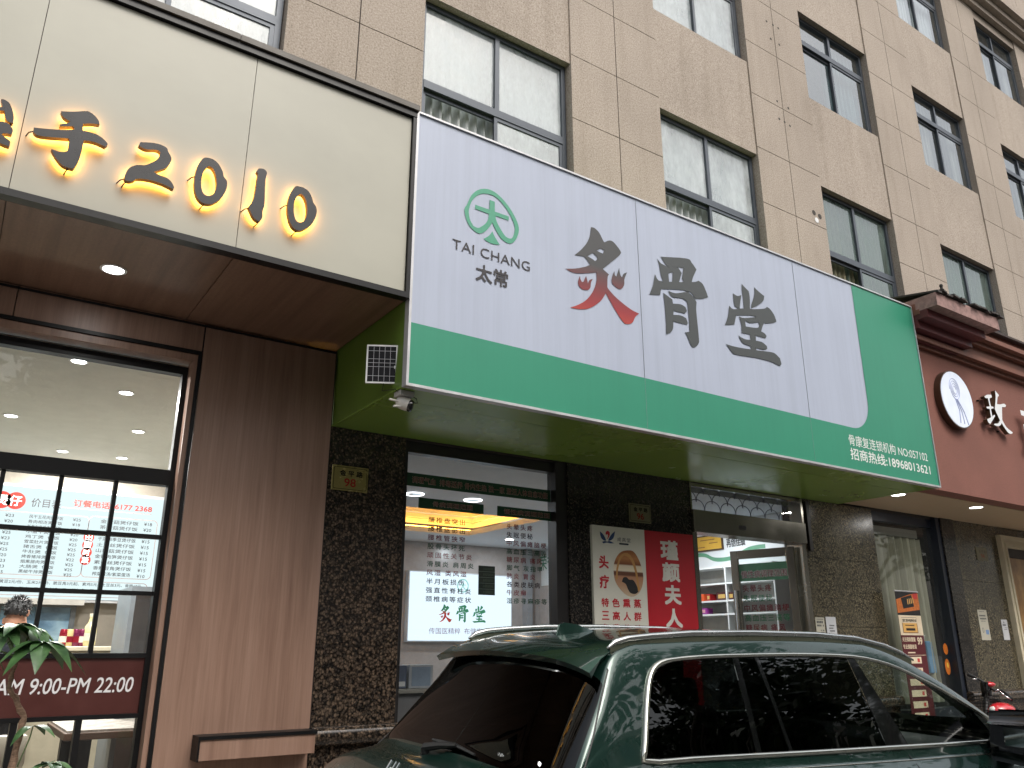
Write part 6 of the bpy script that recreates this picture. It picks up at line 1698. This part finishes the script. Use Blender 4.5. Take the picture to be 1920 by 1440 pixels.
# openings
DLO = [(2.515, 1.172), (2.55, 1.235), (2.60, 1.345), (2.65, 1.445), (2.69, 1.50), (2.735, 1.533), (2.80, 1.553), (2.92, 1.565), (3.10, 1.572), (3.27, 1.575), (3.59, 1.578), (3.92, 1.576), (4.24, 1.565), (4.45, 1.541), (4.63, 1.501), (4.79, 1.447), (4.96, 1.385), (5.12, 1.315), (5.28, 1.243), (5.40, 1.185), (5.47, 1.140), (5.46, 1.100),
       (5.34, 1.093), (4.80, 1.105), (4.35, 1.117), (3.63, 1.136), (3.22, 1.148), (2.80, 1.160), (2.60, 1.162)]
def sub(lp, xa, xb, sl_a, sl_b, shrink_=.0):
    """slice the window outline between two leaning lines x = xa + k (z - 1.1)"""
    fa = lambda p: p[0] - (xa + sl_a * (p[1] - 1.1)); fb = lambda p: (xb + sl_b * (p[1] - 1.1)) - p[0]
    def clip(poly, f):
        out = []
        for i in range(len(poly)):
            a, b = poly[i], poly[(i + 1) % len(poly)]; va, vb = f(a), f(b)
            if va >= 0: out.append(a)
            if va * vb < 0: t_ = va / (va - vb); out.append((a[0] + (b[0] - a[0]) * t_, a[1] + (b[1] - a[1]) * t_))
        return out
    return clip(clip(lp, fa), fb)
DLOd = dense(soften(DLO, 2, 60), .05)
dlo_s = xs_poly(DLOd)
arch = lambda xc: xs_poly([(xc + .375 * math.cos(math.pi * i / 24), .285 + .40 * math.sin(math.pi * i / 24) if .285 + .40 * math.sin(math.pi * i / 24) > .27 else .275) for i in range(25)])
REAR_AX, FRONT_AX = 2.46, 5.28
# rear window and windscreen: loops in (x, s), s from the corner to the centre line
RG = dense([(2.05, 7.1), (2.05, NS), (2.412, NS), (2.405, 7.15)], .05)
WS = dense([(4.50, 9.15), (4.50, NS), (5.56, NS), (5.50, 9.25), (5.1, 9.15)], .05)
NSb = NS
body = patch('body', M['paint'], car, [dlo_s, arch(REAR_AX), arch(FRONT_AX), [(a, min(b, NS - .001)) for a, b in RG], [(a, min(b, NS - .001)) for a, b in WS]], 'out', x_rng=(1.60, 6.44), s_rng=(0.0, NS), step=(.03, .16))
# nose and tail caps
def cap(x, sg_):
    ring_ = [P(x, s * NS / 40) for s in range(41)]
    pts_ = ring_ + [Vector((p.x, -p.y, p.z)) for p in reversed(ring_[:-1])]
    c_ = sum(pts_, Vector()) / len(pts_) + Vector((-.05 * sg_, 0, 0))
    m_ = MB(); vs_ = list(pts_); n_ = len(pts_)
    mid = [p.lerp(c_, .35) + Vector((-.035 * sg_, 0, 0)) for p in pts_]
    m_.add(vs_ + mid + [c_], [(i, (i + 1) % n_, n_ + (i + 1) % n_, n_ + i) for i in range(n_)] + [(n_ + i, n_ + (i + 1) % n_, 2 * n_) for i in range(n_)])
    return m_
cap(1.60, 1).build('rear_bumper', M['paint'], car, smooth=True, local=True)
cap(6.44, -1).build('front_bumper', M['paint'], car, smooth=True, local=True)
# glass
rq = sub(DLOd, 2.0, 3.203, 0, .135); rd_ = sub(DLOd, 3.475, 4.222, -.03, -.075); rdv = sub(DLOd, 3.245, 3.445, .14, -.03); fr = sub(DLOd, 4.43, 5.30, -.38, -.75); sail = sub(DLOd, 5.335, 6, -.75, 0)
for sd1 in (-1, 1):
    for nm, lp_, mt, of in (('rear_quarter_window', rq, 'cardark', -.004), ('rear_door_window', rd_, 'cardark', -.004), ('rear_vent_window', rdv, 'cardark', -.004), ('front_door_window', fr, 'carclear', -.004)):
        patch(nm, M[mt], car, [xs_poly(dense(lp_, .05))], 'in', of, side=sd1)
    for lp_ in (sub(DLOd, 3.205, 3.243, .135, .14), sub(DLOd, 3.447, 3.473, -.03, -.03), sub(DLOd, 4.224, 4.428, -.075, -.38), sail):
        patch('pillar_trim', M['blackgloss'], car, [xs_poly(dense(lp_, .05))], 'in', -.001, side=sd1)
patch('rear_window', M['cardark'], car, [[(a, min(b, NS - .001)) for a, b in RG]], 'in', -.003)
patch('windscreen', M['carclear'], car, [[(a, min(b, NS - .001)) for a, b in WS]], 'in', -.003)
# bright trim round the side windows
for sd1 in (-1, 1):
    mb = MB(); path = []
    for (x, s) in dlo_s:
        n = nrm(x, s); p = P(x, s) + n * .002; path.append(Vector((p.x, p.y * sd1, p.z)))
    rs_ = []
    for (x, z) in DLOd:
        rs_.append(.0130 if z < 1.18 else (.0145 if x < 2.8 else .0105))
    mb.tube(path, rs_, 8, closed=True)
    mb.build('window_trim', M['chromes'], car, smooth=True, local=True)
    # body crease highlight under the glass, put in as a thin bright tube
    mb = MB(); mb.tube([(p.x, p.y * sd1, p.z) for p in [P(x, s_of_z(x, belt(x) - .052)) + nrm(x, s_of_z(x, belt(x) - .052)) * .001 for x in [2.62 + .08 * i for i in range(35)]]], .004, 6)
    mb.build('crease_highlight', M['chromes'], car, smooth=True, local=True)
    # black guides and door gaps
    for xa, xb, z0, z1 in ((3.23, 3.20, 1.10, .42), (4.38, 4.42, 1.08, .40), (5.42, 5.30, 1.04, .45)):
        ln = []; mb = MB()
        for i in range(14):
            z = z0 + (z1 - z0) * i / 13; x = xa + (xb - xa) * i / 13; s = s_of_z(x, z); p = P(x, s) - nrm(x, s) * .001; ln.append((p.x, p.y * sd1, p.z))
        mb.tube(ln, .0035, 5); mb.build('panel_gap', M['plastic'], car, local=True)
    ln = []
    for (x, z) in ((2.47, 1.612), (2.475, 1.575), (2.452, 1.52), (2.41, 1.46), (2.34, 1.36), (2.27, 1.26), (2.20, 1.17), (2.12, 1.10), (2.02, 1.03)):
        s = s_of_z(x, min(z, P(x, 8.6).z - .004), 8.6); p = P(x, s); ln.append((p.x, p.y * sd1, p.z))
    mb = MB(); mb.tube(ln, .0045, 5)
    mb.build('panel_gap', M['plastic'], car, local=True)
    for k_, (xc, zc) in enumerate(((3.42, .93), (4.62, .93))):
        s = s_of_z(xc, zc); p = P(xc, s); mb = MB()
        mb.tube([(xc - .10, (p.y + .001) * sd1, zc), (xc - .08, (p.y + .034) * sd1, zc), (xc + .08, (p.y + .034) * sd1, zc - .004), (xc + .10, (p.y + .001) * sd1, zc - .004)], [.010, .013, .013, .010], 8)
        mb.build('door_handle', M['chromes'], car, smooth=True, local=True)
# spoiler: the roof line carried out over the rear window
sp_v = []; NY = 25
def roofpt(x, y): # point on the roof skin at lateral y
    lo, hi = 7.6, NS
    for _ in range(30):
        m = (lo + hi) / 2
        if P(x, m).y > abs(y): lo = m
        else: hi = m
    return P(x, lo)
spl = MB()
top_, und = [], []
for j in range(NY):
    u_ = -1 + 2 * j / (NY - 1); yb = .635 * u_; edge = abs(u_) ** 3
    a = roofpt(2.53, .62 * u_); a = Vector((2.535 - .03 * edge, .62 * u_, a.z + .003))
    tip = Vector((2.372 - .035 * edge, yb * 1.06, 1.566 - .018 * u_ * u_ - .036 * edge))
    mid = (a + tip) / 2 + Vector((0, 0, .010))
    r0 = roofpt(2.40, .56 * u_)
    low = Vector((tip.x + .016, yb * 1.05, tip.z - .024))
    inn = Vector((2.425, .60 * u_, roofpt(2.425, .60 * u_).z - .002))
    sp_v.append([a, mid, tip, low, inn])
vs_ = [p for row in sp_v for p in row]; fs_ = []
for j in range(NY - 1):
    for k in range(4): fs_.append((j * 5 + k, j * 5 + k + 1, (j + 1) * 5 + k + 1, (j + 1) * 5 + k))
fs_ += [(0, 1, 2, 3, 4), tuple(5 * (NY - 1) + k for k in (4, 3, 2, 1, 0))]
spl.add(vs_, fs_); spl.build('spoiler', M['paint'], car, smooth=True, auto=50, local=True)
# roof rails
for sd1 in (-1, 1):
    rl = MB(); pts_ = []
    for (x, z) in ((2.50, 1.608), (2.545, 1.634), (2.62, 1.650), (2.76, 1.662), (3.03, 1.677), (3.48, 1.683), (3.99, 1.679), (4.36, 1.660), (4.62, 1.622), (4.80, 1.578), (4.92, 1.540)):
        pts_.append(Vector((x, .60 * sd1, z)))
    fine = []
    for i in range(len(pts_) - 1):
        for k in range(4): fine.append(pts_[i].lerp(pts_[i + 1], k / 4))
    fine.append(pts_[-1])
    n0_ = len(fine)
    rl.tube(fine, [.006 + .010 * min(1, i / 5, (n0_ - 1 - i) / 5) for i in range(n0_)], 10)
    rl.build('roof_rail', M['satin'], car, smooth=True, local=True)
    ft = MB(); qs = []
    for i in range(1, n0_ - 1):
        p = fine[i]; r0 = roofpt(p.x, .60)
        qs += [(p.x, .60 * sd1 - .007, r0.z - .012), (p.x, .60 * sd1 - .007, p.z), (p.x, .60 * sd1 + .007, p.z), (p.x, .60 * sd1 + .007, r0.z - .012)]
    ft.add(qs, [(4 * i + k, 4 * i + k + 1, 4 * i + k + 5, 4 * i + k + 4) for i in range(n0_ - 3) for k in range(3)])
    ft.build('rail_base', plain('rail_base_olive', C(86, 90, 76), .3, .4), car, local=True)
# shark fin
sf = MB(); prof = [(2.665, 0.0), (2.685, .056), (2.715, .064), (2.80, .046), (2.88, .018), (2.925, 0.0)]
vs_, fs_ = [], []
zf = lambda x: cat_tab(ZR, x) - .004
for (x, h) in prof:
    wd = .019 if 2.68 < x < 2.9 else .008
    vs_ += [(x, -wd, zf(x)), (x, -wd * .42, zf(x) + h), (x, wd * .42, zf(x) + h), (x, wd, zf(x))]
for i in range(len(prof) - 1):
    for k in range(3): fs_.append((i * 4 + k, i * 4 + k + 1, (i + 1) * 4 + k + 1, (i + 1) * 4 + k))
fs_ += [(0, 1, 2, 3), (23, 22, 21, 20)]
sf.add(vs_, fs_); sf.build('aerial_fin', M['paint'], car, smooth=True, auto=40, local=True)
# wiper
rg = lambda x, y: roofpt(x, y)
wi = MB(); b0 = rg(2.0, .0) + Vector((-.02, .02, .02))
b1 = Vector((2.03, -.12, rg(2.03, .12).z + .025)); b2 = Vector((2.065, .34, rg(2.065, .34).z + .02)); b3 = Vector((2.045, -.26, rg(2.045, .26).z + .016))
w1_ = Vector((2.075, .20, rg(2.075, .2).z + .022))
wi.tube([Vector((2.005, .14, rg(2.005, .14).z)), Vector((2.0, .14, rg(2.0, .14).z + .03))], .020, 10)
wi.tube([Vector((2.0, .14, rg(2.0, .14).z + .028)), Vector((2.03, .05, rg(2.03, .05).z + .034)), Vector((2.055, -.06, rg(2.055, .06).z + .028))], [.020, .017, .010], 8)
wi.tube([Vector((2.06, .17, rg(2.06, .17).z + .02)), Vector((2.06, -.04, rg(2.06, .04).z + .022)), Vector((2.055, -.22, rg(2.055, .22).z + .014))], [.007, .010, .006], 8)
wi.build('rear_wiper', M['plastic'], car, smooth=True, auto=40, local=True)
# emblem: two slanted bars split by a thin line
emb = MB()
def tail_pt(y, z):
    lo, hi = 1.60, 2.6
    for _ in range(30):
        m = (lo + hi) / 2
        if roofpt(m, y).z < z: lo = m
        else: hi = m
    return roofpt(lo, y)
x_e = tail_pt(0, 1.062).x
for yc_ in (.030, -.014, -.046):
    a = Vector((x_e - .012, yc_ + .008, 1.066)); b = Vector((x_e + .006, yc_ - .010, 1.108))
    emb.tube([a, b], .0075 if yc_ > 0 else .0055, 8)
emb.tube([(x_e + .02, .04, 1.07), (x_e - .005, .034, 1.078)], .004, 6); emb.tube([(x_e + .02, -.046, 1.07), (x_e - .005, -.042, 1.078)], .004, 6)
emb.build('emblem', M['chrome'], car, smooth=True, auto=40, local=True)
# tail lamps, plate, head lamps
for sd1 in (-1, 1):
    lp_ = dense([(1.66, 3.2), (1.66, 4.6), (1.80, 5.6), (2.02, 5.2), (1.98, 4.3), (1.80, 3.3)], .05)
    patch('tail_lamp', plain('tail_red', C(110, 12, 16), .12, coat=.6), car, [lp_], 'in', .006, side=sd1)
    lp_ = dense([(6.30, 3.2), (6.34, 5.2), (6.12, 6.6), (5.96, 5.2), (6.10, 3.6)], .05)
    patch('headlight', plain('headlight_clear', C(190, 196, 200), .08, coat=1.0), car, [lp_], 'in', .005, side=sd1)
MB().obox((1.575, 0, .80), (1, 0, 0), (0, 1, 0), (0, 0, 1), (.012, .24, .07), .004).build('rear_plate', plain('plate_green', C(120, 176, 132), .5), car, local=True)
MB().obox((6.47, 0, .52), (1, 0, 0), (0, 1, 0), (0, 0, 1), (.03, .50, .11), .02).build('grille', M['blackgloss'], car, local=True)
# mirrors
for sd1 in (-1, 1):
    mi = MB(); bm_ = bmesh.new(); bmesh.ops.create_cube(bm_, size=1.0)
    for q in bm_.verts:
        x, y, z = q.co
        q.co = Vector((5.26 + x * .17 * (1 - .25 * (z > 0)), -(1.03 + y * .19), 1.140 + z * .145 * (1 + .15 * y)))
        if x > 0: q.co.x += .03; q.co.z -= .0; q.co.y *= .985
    bmesh.ops.bevel(bm_, geom=bm_.edges[:], offset=.07, segments=6, affect='EDGES', profile=.6)
    if sd1 > 0:
        for q in bm_.verts: q.co.y *= -1
    mi.bm(bm_); mo_ = mi.build('mirror', M['blackgloss'], car, smooth=True, auto=50, local=True)
    MB().obox((5.172, 1.03 * sd1, 1.143), (1, 0, 0), (0, 1, 0), (0, 0, 1), (.004, .078, .052), .003).build('mirror_glass', plain('mirror_face', C(150, 156, 156), .03, 1.0), mo_, local=True)
    MB().tube([(5.185, .955 * sd1, 1.085), (5.19, 1.02 * sd1, 1.074), (5.20, 1.10 * sd1, 1.08)], .010, 8).build('mirror_trim', M['chromes'], mo_, smooth=True, local=True)
    MB().tube([(5.25, .84 * sd1, 1.09), (5.26, .95 * sd1, 1.11)], [.035, .03], 10).build('mirror_foot', M['plastic'], mo_, smooth=True, local=True)
# wheels
for xc in (REAR_AX, FRONT_AX):
    for sd1 in (-1, 1):
        ax_ = Vector((0, sd1, 0)); c0 = Vector((xc, .68 * sd1, .345))
        ty = MB(); ty.lathe(c0, ax_, [(.23, 0), (.31, .0), (.342, .03), (.345, .06), (.345, .18), (.342, .21), (.31, .245), (.24, .245), (.235, .20)], 40)
        wo_ = ty.build('wheel', M['rubber'], car, smooth=True, auto=45, local=True)
        ri = MB(); ri.lathe(c0 + ax_ * .20, ax_, [(.238, 0), (.238, .036), (.222, .040), (.215, .01), (.05, .0), (.05, .03), (.01, .034)], 40)
        for k in range(10):
            a = 2 * math.pi * k / 10; d_ = Vector((math.cos(a), 0, math.sin(a)))
            ri.obox(c0 + ax_ * .222 + d_ * .135, d_, ax_, d_.cross(ax_), (.088, .010, .015), .004)
        ri.build('rim', plain('alloy', C(160, 162, 164), .25, .9), wo_, smooth=True, auto=40, local=True)
# cabin: floor pan, seats, dashboard, steering wheel
cab = MB(); cab.box(1.75, 6.3, -.86, .86, .22, .34); cab.box(1.85, 3.05, -.80, .80, .34, .82); cab.box(5.25, 6.25, -.82, .82, .34, .86)
for xw in (REAR_AX, FRONT_AX): cab.box(xw - .38, xw + .38, -.90, -.60, .30, .72); cab.box(xw - .38, xw + .38, .60, .90, .30, .72)
cab.build('cabin_floor', plain('cabin_black', C(26, 26, 27), .8), car, local=True)
dsb = MB(); dsb.box(4.98, 5.50, -.78, .78, .80, 1.06, .05); dsb.build('dashboard', plain('cabin_grey', C(44, 46, 48), .6), car, smooth=True, auto=40, local=True)
for (x, y) in ((4.15, -.38), (4.15, .38), (3.15, -.40), (3.15, .40)):
    se = MB(); se.box(x - .05, x + .48, y - .25, y + .25, .42, .60, .06); se.obox((x - .12, y, .90), (.98, 0, .2), (0, 1, 0), (-.2, 0, .98), (.07, .24, .34), .06); se.obox((x - .22, y, 1.31), (.98, 0, .2), (0, 1, 0), (-.2, 0, .98), (.045, .13, .085), .035)
    se.build('seat', plain('seat_leather', C(48, 40, 36), .6), car, smooth=True, auto=40, local=True)
stw = MB(); cw2 = Vector((4.86, .38, 1.00)); dw2 = Vector((.9, 0, -.42)).normalized(); uw = Vector((0, 1, 0)); vw = dw2.cross(uw)
stw.tube([cw2 + (uw * math.cos(a * math.pi / 14) + vw * math.sin(a * math.pi / 14)) * .175 for a in range(28)], .014, 8, closed=True)
stw.tube([cw2 - uw * .17, cw2 + uw * .17], .014, 8); stw.tube([cw2, cw2 + dw2 * .2], .03, 8); stw.build('steering_wheel', M['plastic'], car, smooth=True, local=True)

# ================================================================ electric scooter by the wall
scn_ = thing('electric_scooter', (10.2, 5.15, .075), 'black and red electric scooter with wide handlebars behind the car mirror', 'scooter')
bk = lambda x, y, Y: onY(1780 + x / 6.545, 1220 + y / 6.545, Y)
hb = MB()
gl0, st0 = bk(225, 288, 5.28), bk(415, 385, 5.16)
pts_ = [gl0, bk(330, 335, 5.22), bk(420, 385, 5.16), bk(470, 440, 5.12), bk(540, 480, 5.08), bk(640, 488, 5.02), bk(690, 520, 4.97), bk(780, 610, 4.90)]
hb.tube(pts_, .013, 8); hb.build('handlebar', M['black'], scn_, smooth=True)
gr = MB(); gr.tube([gl0, gl0.lerp(pts_[1], .75)], .019, 10); gr.tube([pts_[6].lerp(pts_[7], .1), pts_[7]], .019, 10); gr.build('grip', M['rubber'], scn_, smooth=True)
lv = MB(); lv.tube([bk(345, 330, 5.2), bk(330, 352, 5.18), bk(285, 345, 5.2)], .007, 6); lv.tube([bk(640, 495, 5.0), bk(690, 560, 4.95), bk(760, 600, 4.9)], .007, 6); lv.tube([bk(560, 500, 5.05), bk(600, 480, 5.03), bk(640, 520, 5.0), bk(660, 540, 4.97)], .010, 6); lv.build('brake_lever', M['chrome'], scn_, smooth=True)
he_ = bk(490, 415, 5.12)
MB().ball(he_ + Vector((0, 0, .0)), (.085, .06, .032), 18, 8).build('red_cowl', plain('scooter_red', C(190, 30, 40), .22, coat=.6), scn_, smooth=True)
nk = bk(455, 480, 5.14)
MB().obox(nk, (1, 0, 0), (0, 1, 0), (.05, 0, 1), (.05, .045, .085), .018).build('lamp_housing', M['blackgloss'], scn_, smooth=True, auto=40)
fk = MB(); ft_ = Vector((9.62, 5.15, .36)); fk.tube([nk, nk.lerp(ft_, .5) + Vector((.05, 0, 0)), ft_], [.03, .028, .02], 10); fk.tube([ft_ + Vector((0, .06, 0)), nk.lerp(ft_, .55) + Vector((.03, .06, 0))], .014, 8); fk.tube([ft_ + Vector((0, -.06, 0)), nk.lerp(ft_, .55) + Vector((.03, -.06, 0))], .014, 8); fk.build('steering_column', M['black'], scn_, smooth=True)
ba = bk(440, 640, 5.12)
wb_ = MB(); bs_ = (.13, .10, .09)
for k in range(5):
    z = ba.z - .07 + k * .035
    wb_.tube([(ba.x - bs_[0], ba.y - bs_[1], z), (ba.x + bs_[0], ba.y - bs_[1], z), (ba.x + bs_[0], ba.y + bs_[1], z), (ba.x - bs_[0], ba.y + bs_[1], z)], .004, 5, closed=True)
for i in range(6):
    x = ba.x - bs_[0] + 2 * bs_[0] * i / 5
    for sy in (-1, 1): wb_.tube([(x, ba.y + sy * bs_[1], ba.z - .07), (x, ba.y + sy * bs_[1], ba.z + .07)], .003, 5)
wb_.build('wire_basket', M['black'], scn_)
rc = bk(645, 735, 4.98)
rsh = MB(); rsh.ball(rc, (.20, .12, .085), 24, 12); rsh.build('red_shell', plain('scooter_red', C(190, 30, 40), .22, coat=.6), scn_, smooth=True)
MB().ball(bk(545, 735, 4.99), (.05, .05, .045), 14, 8).build('white_lamp', plain('scooter_lamp', C(214, 214, 210), .2, coat=.5), scn_, smooth=True)
s0, s1 = bk(520, 575, 5.26), bk(835, 725, 5.22)
MB().obox((s0 + s1) / 2 + Vector((0, 0, -.02)), (s1 - s0), (0, 1, 0), Vector((s1 - s0)).cross(Vector((0, 1, 0))) * -1, ((s1 - s0).length / 2, .07, .014), .012).build('saddle', M['rubber'], scn_, smooth=True, auto=40)
by = MB(); by.box(9.78, 10.9, 5.03, 5.25, .33, .42, .03); by.box(10.25, 10.95, 5.02, 5.26, .42, .80, .06); by.tube([nk.lerp(ft_, .4), (9.95, 5.15, .45)], .05, 10); by.build('frame_body', plain('scooter_body', C(30, 30, 32), .4), scn_, smooth=True, auto=40)
for x in (9.62, 10.82):
    ty = MB(); ty.lathe((x, 5.10, .285), (0, 1, 0), [(.14, 0), (.18, .0), (.205, .02), (.208, .05), (.205, .08), (.18, .10), (.14, .10)], 32); wo_ = ty.build('wheel', M['rubber'], scn_, smooth=True, auto=45)
    ri = MB(); ri.lathe((x, 5.105, .285), (0, 1, 0), [(.142, 0), (.142, .09), (.13, .09), (.03, .06), (.03, .03), (.13, 0)], 28); ri.build('rim', M['steel'], wo_, smooth=True, auto=40)

# ================================================================ across the street: what windows and car paint mirror, plus two added shading trees
t = NT('tree_bark'); f = t.noise(t.obj((8, 8, 1.5)), 3, 5, .7)
M['bark'] = t.bsdf(t.ramp(f, [(.3, C(62, 54, 46)), (.7, C(110, 98, 84))]), .9, bump=f, bstr=.5, bdist=.03)
t = NT('tree_leaf'); f = t.noise(t.obj(), .9, 4, .7)
M['leaf'] = t.bsdf(t.ramp(f, [(.3, (.018, .045, .012, 1)), (.7, (.06, .115, .035, 1))]), .5)
def tree(x, y, h, r, seed):
    rr = random.Random(seed)
    o = thing('street_tree', (x, y, 0), "out-of-view leafy street tree across the road, for reflections in the green car and shade on the facade", 'tree', 'street trees across the road')
    tk = MB(); tops = []
    tk.tube([(x, y, 0), (x + rr.uniform(-.1, .1), y, h * .22), (x + rr.uniform(-.2, .2), y + rr.uniform(-.2, .2), h * .42)], [.20, .16, .12], 10)
    base = Vector((x, y, h * .36))
    for k in range(7):
        a = 2 * math.pi * k / 7 + rr.uniform(-.4, .4); e = rr.uniform(.45, 1.3)
        d = Vector((math.cos(a), math.sin(a), e)).normalized(); L = r * rr.uniform(.7, 1.05)
        tip = base + d * L; tops.append(tip)
        m_ = base.lerp(tip, .5) + Vector((0, 0, .15)); tk.tube([base, m_, tip], [.085, .055, .02], 7)
        for q in range(3):
            d2 = (d + Vector((rr.uniform(-.8, .8), rr.uniform(-.8, .8), rr.uniform(-.2, .7)))).normalized(); t2 = m_.lerp(tip, rr.random()) + d2 * L * .5; tk.tube([m_, t2], [.03, .01], 5); tops.append(t2)
    tk.build('trunk', M['bark'], o, smooth=True)
    cr_ = MB(); cr_.fix = False
    for c in tops:
        for q in range(2):
            cc = c + Vector((rr.uniform(-.5, .5), rr.uniform(-.5, .5), rr.uniform(-.4, .4))); cl = rr.uniform(.55, 1.05)
            for i in range(120):
                d = Vector((rr.gauss(0, 1), rr.gauss(0, 1), rr.gauss(0, 1))).normalized() * cl * rr.random() ** .45
                p = cc + d; s_ = rr.uniform(.09, .17)
                u1 = Vector((rr.gauss(0, 1), rr.gauss(0, 1), rr.gauss(0, .5))).normalized(); u2 = u1.cross(Vector((rr.gauss(0, 1), rr.gauss(0, 1), rr.gauss(0, 1)))).normalized()
                cr_.add([p - u1 * s_, p + u2 * s_ * .5, p + u1 * s_, p - u2 * s_ * .5], [(0, 1, 2, 3)])
    cr_.build('crown', M['leaf'], o)
for i, (x, y, h, r) in enumerate(((-5.6, -4.9, 8.8, 3.3), (-.3, -5.2, 8.4, 3.2), (5.0, -4.6, 8.6, 3.3), (10.0, -5.0, 9.2, 3.5), (15.2, -4.7, 8.8, 3.4), (20.5, -5.2, 9.4, 3.5), (26.5, -5.0, 9.0, 3.4))):  # first two trees are added, unseen, to shade the facade's left end
    tree(x, y, h, r, 40 + i)
ob = thing('apartment_building', (34, -34, 0), 'pale apartment building across the street, mirrored in the upper windows', 'building')
t = NT('opposite_wall'); f = t.noise(t.obj(), .6, 4, .6)
MB().box(2, 66, -46, -34, 0, 21).build('wall', t.bsdf(t.ramp(f, [(.3, C(150, 140, 128)), (.7, C(176, 168, 156))]), .85), ob)
MB().box(1.6, 66.4, -46.4, -33.6, 21, 21.8).build('parapet', plain('parapet_pale', C(190, 186, 178), .8), ob)
wn = MB(); bl_ = MB()
for r_ in range(7):
    for c_ in range(16):
        x = 4 + c_ * 3.9; z = 1.2 + r_ * 2.95
        wn.box(x, x + 1.7, -33.99, -33.9, z, z + 1.5)
        if c_ % 2: bl_.box(x - .3, x + 2.1, -33.989, -33.0, z - .25, z + .75)
wn.build('window', plain('opposite_glass', C(70, 84, 96), .1), ob); bl_.build('balcony', plain('balcony_pale', C(196, 194, 188), .7), ob)
